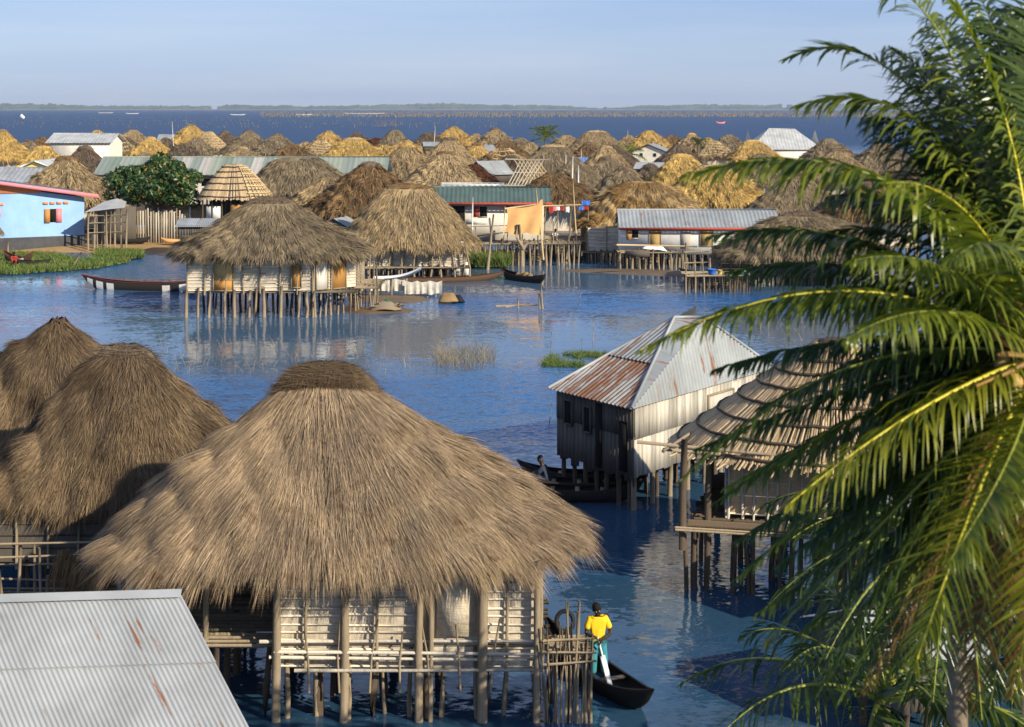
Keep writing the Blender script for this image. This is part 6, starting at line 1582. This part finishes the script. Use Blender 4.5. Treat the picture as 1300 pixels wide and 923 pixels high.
def village_hut(cx, w, top, k, kind, ridge, label, i):
    w *= 1.14; k *= .86
    H0 = H - 3.2; Y = F * H0 / (top - HY + k * w); S = Y / F
    a = w * S / 2 * .98; b = a * (.72 + .16 * ((i * 37) % 5) / 4); hgt = k * w * S
    Xc = (cx - CX) * S
    t = thing('thatched_hut', (Xc, Y + b * .0, 0), 0, label, 'hut', 'thatched huts')
    seed = i * 1.37 + .5
    r = a * (.30 if ridge in ('light', 'gold') else .16)
    rf = Roof(a, b, hgt, 3.2, r=r, n=2.6 + (i % 5) * .35, p=[.92, 1.0, 1.08, .95][i % 4], seed=seed, rough=.14 + .1 * (i % 3))
    near = w > 90
    rf_mat = TH[kind]
    thatch_roof(rf, rf_mat, t, N=5200 if near else 1500, L=.75 if near else .9, w=.07 if near else .11, nu=56 if near else 36, nv=12 if near else 9, fringe=900 if near else 260, lift=.09, seed=i, jit=.28, thick=.35, fL=.7, jm=.05, front=.8, droop=.5)
    if ridge == 'lath':
        rng = random.Random(i)
        for q in (.2, .38, .56, .74, .92):
            mb = MB(); mb.tube(rf.loop(q, .12, 20, .05, rng), .075, 4, cap=False); mb.build('roof_lath', M_REEDLIT, t)
        mb = MB()
        for q in range(26):
            th = -PI + 2 * PI * q / 26; p, dn, nr, si = rf.frame(np.full(5, th), np.linspace(.05, 1, 5)); mb.tube([Vector(v) for v in (p + nr * .08)], .05, 4, cap=False)
        mb.build('roof_laths', M_REEDLIT, t)
    elif ridge: ridge_cap(rf, TH[ridge], t, .42 if r > a * .2 else .5, .4, i, 160, .07, k=1.0, drop=.4)
    # walls and stilts
    q = .74
    mb = MB(); th = np.linspace(0, 2 * PI, 13)[:-1]; e = 2 / 3.2
    ring = [(a * q * np.sign(math.cos(u)) * abs(math.cos(u)) ** e, b * q * np.sign(math.sin(u)) * abs(math.sin(u)) ** e) for u in th]
    V = [(x, y, z) for z in (1.0, 3.35) for x, y in ring]
    mb.add(V, [(j, (j+1) % 12, 12 + (j+1) % 12, 12 + j) for j in range(12)]); mb.build('wall', M_MAT if i % 3 else M_PLANK, t)
    mb = MB(); mb.add([(x * 1.05, y * 1.05, .98) for x, y in ring] + [(x * 1.05, y * 1.05, .85) for x, y in ring], [(j, 12 + j, 12 + (j+1) % 12, (j+1) % 12) for j in range(12)]); mb.add([(x * 1.05, y * 1.05, .98) for x, y in ring], list(range(12))); mb.build('floor', M_POLE, t)
    if w > 56: stilts(t, [(x * .98, y * .98) for x, y in ring], 1.0, -.2, .11, M_POLE, i)
    return t, rf
for i, v in enumerate(V_): village_hut(*v, i)

# the hut with an orange door before the striped roof
stilt_hut(380, 144, 5.2, 4.2, 4.35, 198, 6.3, T_GREY, 'dark grey hut with white walls and an orange door in front of the striped roof', 333, 418, 140.6, 2.5, 4.6, N=9000, cap=None, r=1.5, n=2.8, p=1.3, wall=M_WALLW, band=0, poles=.9, stx=9,
    door=[(3.5, 4.25, 2.9, 4.3, M_DOORO)], w=.06, rough=.16)
# the lattice roofed hut beside the tree
lh = thing('lattice_roof_hut', ((298 - CX) * 136 / F, 136, 0), 0, 'hut with a bare reed and bamboo lattice roof right of the mango tree', 'hut')
rf = Roof(3.1, 2.4, 2.85, zpx(252, 134), r=.5, n=2.7, p=1.35, seed=1.1, rough=.05, dx=-.1)
mb = MB(); rf.surface(mb, 60, 12, .08); mb.build('roof', M_PLANKD, lh)
mb = MB(); reed_strips(rf, mb, 230, .13, 9, lift=.04, seg=6); mb.build('reed_cover', M_REED, lh)
rng = random.Random(31)
for q in (.18, .34, .5, .66, .82, .97):
    mb = MB(); mb.tube(rf.loop(q, .10, 40, .02, rng), .05, 5, cap=False); mb.build('roof_band', M_POLED, lh)
for q in (.25, .42, .58, .74, .9):
    mb = MB(); th = np.linspace(-1.15, .5, 9); p, dn, nr, si = rf.frame(th, np.full(9, q)); mb.tube([Vector(v) for v in (p + nr * .16)], .055, 5); mb.build('bamboo_lath', M_REEDLIT, lh)
for k in range(9):
    mb = MB(); p, dn, nr, si = rf.frame(np.full(4, -1.1 + .18 * k), np.linspace(.15, 1.0, 4)); mb.tube([Vector(v) for v in (p + nr * .13)], .04, 5); mb.build('bamboo_lath', M_REEDLIT, lh)
for (x_, y_) in gridpts(-2.4, 2.4, 7, -1.8, 1.8, 3):
    mb = MB(); mb.pole((x_, y_, -.3), (x_, y_, rf.z0 + .2), .09, None, 6, .01, rng); mb.build('post', M_POLED, lh)
mb = MB(); mb.box((0, 0, 1.9), (5.2, 3.8, .12)); mb.build('floor', M_PLANKD, lh)
mb = MB(); mb.box((0, 1.7, 2.2), (5.0, .1, 3.6)); mb.build('shade_back_wall', M_PLANKD, lh)  # added dark panel standing in for the shade under the roof
mb = MB(); mb.box((1.8, -1.7, 1.0), (1.6, .1, 1.7)); mb.build('side_board', M_REED, lh)
mb = MB(); mb.box((-1.5, -1.75, 3.1), (1.2, .06, 1.0)); mb.build('wall_sheet', M_WHITE, lh)
mb = MB(); mb.box((.5, -1.85, 2.9), (.9, .06, 1.7)); mb.build('door', M_DOORO, lh)

# bare roof frame
p = atY(668, 232, 166); bf = thing('bare_roof_frame', (p.x, 166, 0), 0, 'bare wooden roof frame of white poles without thatch in the middle of the village', 'roof frame')
S = 166 / F; rng = random.Random(2); zt = zpx(202, 166); zb = zpx(234, 166)
for k in range(7):
    x_ = (-18 + 7 * k) * S * .7
    mb = MB(); mb.pole((x_ - .9 - .05 * k, -1.9, zb), (x_ + .5, 0, zt), .055, .045, 5, .02, rng); mb.build('rafter', M_PLANK, bf)
    mb = MB(); mb.pole((x_ + 1.4, -1.7, zb + .4), (x_ - .2, .1, zt - .1), .055, .045, 5, .01, rng); mb.build('rafter', M_REEDLIT, bf)
    mb = MB(); mb.pole((x_ + .3, 1.9, zb), (x_ + .3, 0, zt), .055, .045, 5, .01, rng); mb.build('rafter', M_REEDLIT, bf)
for f in (0, .5, 1.0):
    mb = MB(); mb.pole((-2.2 - .6 * (1 - f), -1.9 * (1 - f), zb + (zt - zb) * f), (2.9, -1.9 * (1 - f), zb + (zt - zb) * f - .1), .045, .04, 5, .01, rng); mb.build('purlin', M_PLANK, bf)
for (x_, y_) in gridpts(-2.3, 2.5, 4, -1.8, 1.8, 2):
    mb = MB(); mb.pole((x_, y_, -.2), (x_, y_, zb + .1), .1, .08, 6, .01, rng); mb.build('post', M_POLE, bf)
mb = MB(); mb.box((0, 0, zb - 1.2), (4.8, 3.7, 2.2)); mb.build('wall', M_GOLD if False else T_GOLDTAN, bf)

# white poles standing among the roofs
for k, (px_, y0_, y1_, lab) in enumerate(((718, 214, 196, 'tall white pole left of the group over the grey roof'), (727, 222, 198, 'tall white pole second from the left over the grey roof'), (734, 228, 210, 'short white pole, rightmost of the group over the grey roof'), (738, 200, 190, 'thin pale pole before the hut with dark hollows'), (222, 172, 154, 'thin leaning stick left of the high golden hut'), (549, 172, 160, 'thin stick poking up from the dark ragged hut'), (797, 172, 165, 'short white pole behind the small leaning palm'), (600, 268, 250, 'thin white pole beside the door of the green roofed house'))):
    Yp = {0: 170, 1: 168, 2: 166, 3: 250, 4: 345, 5: 330, 6: 350, 7: 120.5}[k]
    q = atY(px_, y1_, Yp); mb = MB(); mb.pole((q.x, q.y, 0), (q.x + (.6 if k in (4, 5) else 0) * (-1 if k == 4 else 1), q.y, q.z), .10 if k < 3 else .07, None, 5, .01, random.Random(k))
    tag(mb.build('pole', M_WHITE), lab, 'pole', 'poles among the roofs')

# village houses with metal roofs
long_house(57, 142, 181.5, 169.5, 262, None, 10, M_SILVERL, M_WALLW, .6, 'white walled house with a long pale metal roof behind the golden huts at left', None, pitch=.6, amp=.03, stilt_n=0, over=.6)
t_ = long_house(-60, 66, 235, 213, 158, None, 9, M_SILVERD, M_WALLW, .6, 'wide grey metal roof behind the blue house at the left edge', None, pitch=.5, stilt_n=0, over=.5)
def gable_front(px0, px1, py_eave, py_top, Y, depth, roofmat, wallmat, label, over=.4, zf=.4, win=False, rz=0):
    X0 = ((px0 + px1) / 2 - CX) * Y / F; hw = (px1 - px0) / 2 * Y / F; ze = H - (py_eave - HY) * Y / F; zr = H - (py_top - HY) * Y / F
    t = thing('gabled_house', (X0, Y, 0), rz, label, 'house', 'metal roofed houses')
    a = Vector((-hw, 0, ze)); b = Vector((-hw, depth, ze)); c = Vector((0, depth, zr)); d = Vector((0, 0, zr)); e = Vector((hw, 0, ze)); f = Vector((hw, depth, ze))
    mb = MB(); corr_poly(mb, [b, a, d, c], .4, .03); mb.build('roof_sheet', roofmat, t)
    mb = MB(); corr_poly(mb, [e, f, c, d], .4, .03); mb.build('roof_sheet', roofmat, t)
    for (p_, q_) in ((a, d), (d, e)):
        mb = MB(); mb.tube([p_ + Vector((0, -.03, -.06)), q_ + Vector((0, -.03, -.06))], .09, 4); mb.build('barge_board', M_CHAR if win else M_WHITE, t)
    w_ = hw - over; zt = zr - (zr - ze) * .06; s_ = (zr - ze) / hw
    V = [(-w_, .35, zf), (w_, .35, zf), (w_, .35, zr - s_ * w_ - .05), (0, .35, zr - .05), (-w_, .35, zr - s_ * w_ - .05)]
    mb = MB(); mb.add(V + [(v[0], depth - .3, v[2]) for v in V], [tuple(range(5)), tuple(reversed(range(5, 10)))]); mb.add(V + [(v[0], depth - .3, v[2]) for v in V], [(0,4,9,5), (1,6,7,2)]); mb.build('wall', wallmat, t)
    if win:
        for x_ in (-w_ * .45, w_ * .4):
            mb = MB(); mb.box((x_, .3, ze - .6), (.5, .06, .6)); mb.build('window', M_BLACK, t)
    return t
gable_front(22, 66, 212.5, 204, 185, 8, M_SILVERL, M_YELLOWW, 'yellow gabled house with a white roof edge behind the small tan hut at left')
gable_front(800, 846, 192.5, 183, 285, 9, M_SILVER, M_WALLW, 'white gabled house with a dark roof edge in the village right of the leaning palm', win=True, rz=R(-12))
long_house(952, 1046, 190, 163.5, 300, None, 12, M_SILVERL, M_WALLW, .5, 'white hipped metal roof against the lagoon behind the palm fronds', None, pitch=.6, amp=.03, stilt_n=0, hip=4.5)
long_house(198, 232, 180, 171, 380, None, 6, M_SILVER, M_WALLW, .5, 'low grey metal roof behind the golden hut above the mango tree', None, pitch=.6, stilt_n=0)
long_house(731, 760, 208, 200.5, 212, None, 4, m_plain('blue_sheet', (.12, .20, .42), .5, .15), M_WALLW, .5, 'small blue metal roof between the grey huts in the middle right', None, pitch=.5, stilt_n=0)
small_metal(622, 204, 186, 4.2, 4.0, R(40), 'small shiny metal roof between the pale hut and the bare roof frame', M_SILVER, 1.6, 8)
small_metal(612, 184, 262, 4.0, 4.0, R(20), 'tiny metal roof below the tan hut with the brown top', M_SILVER, 1.0, 9)
small_metal(830, 206, 222, 5.0, 4.0, R(-20), 'grey sheet roof beside the small leaning palm below the white gabled house', M_SILVERD, .9, 10)
small_metal(550, 180, 290, 4.0, 3.0, R(10), 'tiny metal roof below the dark ragged hut', M_SILVER, .8, 11)
long_house(560, 640, 236, 233, 140, None, 3.0, M_SILVERL, M_WALLW, .8, 'low white sheet roof edge between the pale hut and the green roofed house', None, pitch=.5, stilt_n=0)
p = atY(418, 262, 124); person((p.x, 124, p.z - .95 + .2), .2, 'person in blue and white standing under the low tan brown eave', dict(STAND), M_BLUEC, M_WHITEC) if False else None

# ================================================================== PALMS
def bez(p0, p1, p2, t): return p0 * (1 - t) ** 2 + p1 * (2 * t * (1 - t)) + p2 * t ** 2
def frond(parent, p0, p1, p2, L=1.0, mat=M_PALM, rmat=M_RACHG, seed=1, n=64, wdt=.05, drop=.55, rr=.035, spread=1.05, name='frond', roll=0.0, bare=.16, nseg=4, parts=True):
    """p0 crown, p1 control, p2 tip, in the parent's space"""
    rs = np.random.RandomState(seed); p0, p1, p2 = Vector(p0), Vector(p1), Vector(p2)
    P_ = [bez(p0, p1, p2, t) for t in np.linspace(0, 1, 15)]
    mb = MB(); V = []; Fc = []; k0 = 0
    for i in range(n):
        t = bare + (1 - bare) * (i + rs.uniform(0, .6)) / n
        c = bez(p0, p1, p2, t); tan = (bez(p0, p1, p2, min(1, t + .01)) - bez(p0, p1, p2, t - .01)).normalized()
        side = tan.cross(Vector((0, 0, 1))); side = side.normalized() if side.length > .1 else Vector((1, 0, 0))
        upv = side.cross(tan)
        if roll: 
            Mr = Matrix.Rotation(roll * (1 - .3 * t), 3, tan); side = Mr @ side; upv = Mr @ upv
        prof = (math.sin(PI * min(1, (t - bare) / (1 - bare) * .86 + .12)) ** .55) * (1 - .35 * t)
        for s in (-1, 1):
            if rs.rand() < .07: continue
            l = L * prof * rs.uniform(.7, 1.12)
            fw = .35 + 1.1 * t ** 2 + rs.normal(0, .15)
            d = (side * s * spread + tan * fw + upv * (.25 + rs.normal(0, .10))).normalized()
            w_ = wdt * rs.uniform(.8, 1.15) * (.75 + .25 * prof)
            q = c.copy(); dr = drop * rs.uniform(.4, 1.6) * (2.2 if rs.rand() < .1 else 1)
            wn = d.cross(upv).normalized() if d.cross(upv).length > .05 else tan
            wn = (tan * .85 + upv * .35 * s * 1).normalized()
            pts = []
            for j in range(nseg + 1):
                f = j / nseg; ww = w_ * (1 - f) ** .7 * (1 if j else .6) + .003
                pts.append((q - wn * ww / 2, q + wn * ww / 2)); 
                d = (d + Vector((0, 0, -1)) * dr / nseg * (1.0 + f)).normalized(); q = q + d * (l / nseg)
            for a, b in pts: V += [a, b]
            for j in range(nseg): Fc.append((k0 + 2*j, k0 + 2*j + 1, k0 + 2*j + 3, k0 + 2*j + 2))
            k0 += 2 * (nseg + 1)
    mb.add(V, Fc); o = mb.build(name, mat, parent)
    mb = MB(); rad = [rr * (1 - .85 * i / 14) for i in range(15)]; rad[0] = rr * 1.7; rad[1] = rr * 1.3
    mb.tube(P_, rad, 6, squash=.7); mb.build('midrib', rmat, o if parts else parent); return o

# -- the big palm at the right
PY = 11.5; PC = PY / 19.0; crown = atY(1318, 452, PY)
bp_ = thing('coconut_palm', (crown.x, crown.y, 0), 0, 'big coconut palm filling the right side, yellow midribs and tan nuts', 'palm', 'coconut palms')
PO = bp_.location; SP = PY / F
def pw(px_, py_, dy=0): return atY(px_, py_, PY + dy * PC) - PO
mb = MB(); zc = crown.z; mb.tube([(.9, .2, -.8), (.75, .15, 2.5), (.4, .05, zc * .7), (.06, 0, zc - .1)], [.22, .16, .12, .13], 14); mb.build('trunk', M_BARK, bp_, smooth=True)
C0 = pw(1318, 452)
def fr(c1, c2, d1=0, d2=0, start=None, **kw):
    p0 = C0 if start is None else pw(*start)
    kw['L'] = kw.get('L', 1) * PC; kw['wdt'] = kw.get('wdt', .05) * PC * 1.45; kw['rr'] = kw.get('rr', .035) * PC; kw['n'] = int(kw.get('n', 60) * 1.2)
    return frond(bp_, p0, pw(c1[0], c1[1], d1), pw(c2[0], c2[1], d2), **kw)
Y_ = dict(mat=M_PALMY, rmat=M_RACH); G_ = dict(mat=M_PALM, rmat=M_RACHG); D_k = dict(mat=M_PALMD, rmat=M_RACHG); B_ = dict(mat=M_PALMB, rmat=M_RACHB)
# drawn from the photograph: midrib path, then the leaflets
fr((1165, 500), (1002, 640), -.8, -1.6, L=1.0, seed=1, drop=1.3, rr=.04, spread=.7, n=66, bare=.10, **Y_)
fr((1245, 600), (1160, 850), -1.2, -2.0, L=1.15, seed=2, drop=.5, rr=.05, n=70, **Y_)
fr((1305, 110), (1190, -20), .4, .6, L=1.0, seed=3, drop=.6, rr=.035, n=64, **dict(G_, rmat=M_RACH))
fr((1215, 60), (1010, 135), .8, 1.2, L=1.05, seed=4, drop=.75, n=70, **dict(G_, rmat=M_RACH))
fr((1180, -10), (998, 75), 1.6, 2.4, L=.95, seed=5, drop=.35, n=66, **G_)
fr((1220, -60), (1085, -25), 1.2, 2.0, L=1.0, seed=6, drop=.6, n=60, **G_)
fr((1170, 130), (868, 222), -.2, -.4, L=1.05, seed=7, drop=1.1, n=84, wdt=.055, spread=.8, **G_)
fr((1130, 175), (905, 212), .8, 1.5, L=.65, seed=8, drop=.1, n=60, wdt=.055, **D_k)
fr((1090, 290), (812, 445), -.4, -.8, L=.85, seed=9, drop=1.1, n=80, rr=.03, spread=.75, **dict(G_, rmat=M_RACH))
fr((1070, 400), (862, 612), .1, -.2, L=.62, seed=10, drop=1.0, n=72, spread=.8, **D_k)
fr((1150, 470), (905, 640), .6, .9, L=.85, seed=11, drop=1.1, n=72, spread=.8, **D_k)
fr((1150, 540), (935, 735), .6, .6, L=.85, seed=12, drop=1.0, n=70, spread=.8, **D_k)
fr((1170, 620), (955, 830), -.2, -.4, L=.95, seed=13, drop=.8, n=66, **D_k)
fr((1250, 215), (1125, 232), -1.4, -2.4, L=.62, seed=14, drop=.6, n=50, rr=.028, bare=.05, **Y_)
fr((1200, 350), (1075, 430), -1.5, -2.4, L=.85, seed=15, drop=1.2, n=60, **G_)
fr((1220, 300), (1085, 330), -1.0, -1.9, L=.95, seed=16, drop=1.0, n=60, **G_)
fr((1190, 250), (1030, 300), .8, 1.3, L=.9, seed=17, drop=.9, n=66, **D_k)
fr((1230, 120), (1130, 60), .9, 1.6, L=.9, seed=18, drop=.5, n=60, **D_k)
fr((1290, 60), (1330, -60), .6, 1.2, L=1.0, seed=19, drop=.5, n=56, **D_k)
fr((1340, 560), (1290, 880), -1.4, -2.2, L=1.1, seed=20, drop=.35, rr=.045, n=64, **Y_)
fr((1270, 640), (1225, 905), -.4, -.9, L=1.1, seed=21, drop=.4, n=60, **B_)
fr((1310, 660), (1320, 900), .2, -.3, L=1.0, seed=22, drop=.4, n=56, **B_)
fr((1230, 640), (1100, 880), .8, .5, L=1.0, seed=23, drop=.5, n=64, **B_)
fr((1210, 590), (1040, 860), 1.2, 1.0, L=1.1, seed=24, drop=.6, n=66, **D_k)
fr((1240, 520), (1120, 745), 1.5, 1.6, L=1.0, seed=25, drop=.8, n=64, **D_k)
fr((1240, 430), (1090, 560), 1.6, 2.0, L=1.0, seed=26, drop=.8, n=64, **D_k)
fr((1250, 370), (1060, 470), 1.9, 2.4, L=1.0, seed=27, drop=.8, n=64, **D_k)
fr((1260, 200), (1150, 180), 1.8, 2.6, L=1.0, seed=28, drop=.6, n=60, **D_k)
fr((1330, 150), (1290, 20), 1.6, 2.4, L=1.05, seed=29, drop=.6, n=60, **D_k)
fr((1290, 250), (1210, 330), -1.8, -2.9, L=.9, seed=30, drop=.9, n=56, **G_)
fr((1310, 560), (1200, 720), -1.6, -2.8, L=1.0, seed=31, drop=.7, n=60, **G_)
rng = random.Random(77)
for k in range(16):    # away from the lens and off to the right
    a = rng.uniform(-.9, 2.1); e = rng.uniform(-.5, 1.1); Lf = rng.uniform(3.0, 4.2) * PC
    d_ = Vector((math.cos(a) * math.cos(e), math.sin(a) * math.cos(e), math.sin(e)))
    p1_ = C0 + d_ * Lf * .55 + Vector((0, 0, .5)); p2_ = C0 + Vector((d_.x, d_.y, d_.z - .55)) * Lf * .95
    frond(bp_, C0, p1_, p2_, L=1.0 * PC, seed=50 + k, drop=.7, n=66, wdt=.045, rr=.026, **(D_k if k % 3 else G_))
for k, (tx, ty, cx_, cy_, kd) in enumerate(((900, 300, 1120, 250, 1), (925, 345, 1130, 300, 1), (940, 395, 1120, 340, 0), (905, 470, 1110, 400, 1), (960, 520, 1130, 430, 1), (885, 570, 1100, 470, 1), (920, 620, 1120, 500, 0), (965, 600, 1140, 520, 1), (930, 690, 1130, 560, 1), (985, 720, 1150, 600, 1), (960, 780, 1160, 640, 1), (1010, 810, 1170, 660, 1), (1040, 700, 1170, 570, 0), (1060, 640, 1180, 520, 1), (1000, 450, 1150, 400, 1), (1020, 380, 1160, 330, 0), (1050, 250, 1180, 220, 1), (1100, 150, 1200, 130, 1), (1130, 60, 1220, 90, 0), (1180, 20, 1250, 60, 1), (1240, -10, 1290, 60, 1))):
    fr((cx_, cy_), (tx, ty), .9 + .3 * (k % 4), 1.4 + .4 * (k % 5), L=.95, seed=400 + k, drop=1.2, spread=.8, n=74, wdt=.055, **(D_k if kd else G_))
for k in range(36):    # the lower mass, shade put into its darker leaflets
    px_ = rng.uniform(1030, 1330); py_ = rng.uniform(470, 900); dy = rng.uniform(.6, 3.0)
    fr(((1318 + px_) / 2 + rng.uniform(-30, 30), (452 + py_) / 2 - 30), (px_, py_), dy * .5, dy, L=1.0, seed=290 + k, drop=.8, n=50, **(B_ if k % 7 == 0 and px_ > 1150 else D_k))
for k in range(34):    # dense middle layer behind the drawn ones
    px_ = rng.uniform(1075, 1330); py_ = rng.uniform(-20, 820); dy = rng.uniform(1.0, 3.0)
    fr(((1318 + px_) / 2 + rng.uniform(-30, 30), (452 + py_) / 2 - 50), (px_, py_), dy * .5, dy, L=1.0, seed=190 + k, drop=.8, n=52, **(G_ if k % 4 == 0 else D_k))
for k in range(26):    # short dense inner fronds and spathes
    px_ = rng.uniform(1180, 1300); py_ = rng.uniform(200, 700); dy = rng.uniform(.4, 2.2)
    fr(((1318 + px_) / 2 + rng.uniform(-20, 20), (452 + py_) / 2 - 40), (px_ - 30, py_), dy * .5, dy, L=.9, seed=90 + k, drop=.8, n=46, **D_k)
rng = random.Random(6)
for k in range(13):
    q = pw(rng.uniform(1270, 1320), rng.uniform(445, 500), rng.uniform(-.6, .3)); mb = MB()
    rr_ = rng.uniform(.07, .10) * PC * 1.1; V = []; n1, n2 = 8, 12
    for i in range(n1 + 1):
        for j in range(n2):
            a = PI * i / n1; b = 2 * PI * j / n2; V.append(q + Vector((math.sin(a) * math.cos(b) * rr_, math.sin(a) * math.sin(b) * rr_, math.cos(a) * rr_ * 1.25)))
    mb.add(V, [(i*n2+j, i*n2+(j+1)%n2, (i+1)*n2+(j+1)%n2, (i+1)*n2+j) for i in range(n1) for j in range(n2)]); mb.build('coconut', M_NUT, bp_, smooth=True)
for k in range(9):
    q = pw(1290 + rng.uniform(-25, 30), 470 + rng.uniform(-30, 20), -.3); mb = MB(); mb.pole(C0, q + Vector((rng.uniform(-.4, .1), -.2, rng.uniform(-.2, .5))), .03, .012, 5, .1, rng); mb.build('flower_stalk', M_RACHB, bp_)

def small_palm(px_, py_, Y, size, label, seed, nf=15, drop=.8, mat=M_PALM, lean=0, up=.9):
    c = atY(px_, py_, Y); t = thing('coconut_palm', (c.x, Y, 0), 0, label, 'palm', 'coconut palms'); rg = random.Random(seed)
    mb = MB(); mb.tube([(lean, 0, -.3), (lean * .5, 0, c.z * .5), (0, 0, c.z)], [.2, .15, .12], 8); mb.build('trunk', M_BARK, t)
    C1 = Vector((0, 0, c.z))
    for k in range(nf):
        a = 2 * PI * k / nf + rg.uniform(-.2, .2); e = rg.uniform(-.1, 1.35) * up; Lf = size * rg.uniform(.8, 1.15)
        d_ = Vector((math.cos(a) * math.cos(e), math.sin(a) * math.cos(e), math.sin(e)))
        frond(t, C1, C1 + d_ * Lf * .55 + Vector((0, 0, .12 * size)), C1 + Vector((d_.x, d_.y, d_.z - .35)) * Lf, L=size * .34, mat=mat, rmat=M_RACHG, seed=seed * 20 + k, n=26, wdt=.13 * size / 3.5, drop=drop, rr=.05, nseg=2)
    return t
small_palm(692, 176, 300, 4.4, 'large dark green palm standing above the village roofs against the lagoon', 3, 18, .7)
small_palm(797, 196, 250, 3.3, 'small leaning palm among the village roofs left of the white gabled house', 4, 14, .9, lean=1.2)
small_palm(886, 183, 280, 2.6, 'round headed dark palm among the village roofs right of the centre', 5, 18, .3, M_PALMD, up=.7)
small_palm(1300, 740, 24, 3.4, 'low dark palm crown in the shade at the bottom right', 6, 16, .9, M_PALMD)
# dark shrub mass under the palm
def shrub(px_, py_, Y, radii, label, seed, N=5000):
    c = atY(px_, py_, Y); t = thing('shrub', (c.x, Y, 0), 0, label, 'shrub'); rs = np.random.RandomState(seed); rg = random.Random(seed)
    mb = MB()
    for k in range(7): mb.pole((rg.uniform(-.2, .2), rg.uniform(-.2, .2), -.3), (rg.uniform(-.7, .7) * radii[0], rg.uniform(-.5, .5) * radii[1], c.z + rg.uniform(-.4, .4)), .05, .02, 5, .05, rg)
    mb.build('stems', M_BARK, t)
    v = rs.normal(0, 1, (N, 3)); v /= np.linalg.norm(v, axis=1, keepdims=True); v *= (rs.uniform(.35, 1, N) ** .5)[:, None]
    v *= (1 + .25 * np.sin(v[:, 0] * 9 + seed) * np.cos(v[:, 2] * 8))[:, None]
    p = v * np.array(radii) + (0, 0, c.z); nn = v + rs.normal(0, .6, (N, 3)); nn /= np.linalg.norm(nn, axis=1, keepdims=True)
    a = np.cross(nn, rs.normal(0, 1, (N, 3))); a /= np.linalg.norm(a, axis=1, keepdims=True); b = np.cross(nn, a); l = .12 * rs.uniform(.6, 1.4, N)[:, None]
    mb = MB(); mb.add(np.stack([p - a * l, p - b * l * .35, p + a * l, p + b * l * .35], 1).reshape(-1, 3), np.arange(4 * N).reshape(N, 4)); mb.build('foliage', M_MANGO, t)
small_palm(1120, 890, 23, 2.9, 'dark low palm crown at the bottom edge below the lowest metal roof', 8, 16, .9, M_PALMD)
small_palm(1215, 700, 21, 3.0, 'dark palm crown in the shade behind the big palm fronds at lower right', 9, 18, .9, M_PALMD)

# ================================================================== THE AIR
def haze():
    m = bpy.data.materials.new('haze'); m.use_nodes = True; t = m.node_tree; t.nodes.clear()
    o = t.nodes.new('ShaderNodeOutputMaterial'); v = t.nodes.new('ShaderNodeVolumePrincipled')
    v.inputs['Color'].default_value = (.70, .82, 1, 1); v.inputs['Density'].default_value = HAZE; v.inputs['Anisotropy'].default_value = .2
    t.links.new(v.outputs[0], o.inputs['Volume'])
    mb = MB(); mb.box((0, 5200, 43.5), (18600, 10700, 93)); ob = mb.build('haze', m); tag(ob, kind='stuff')
    ob['label'] = 'thin bluish air that fades the far shore'
HAZE = .6e-4
haze()
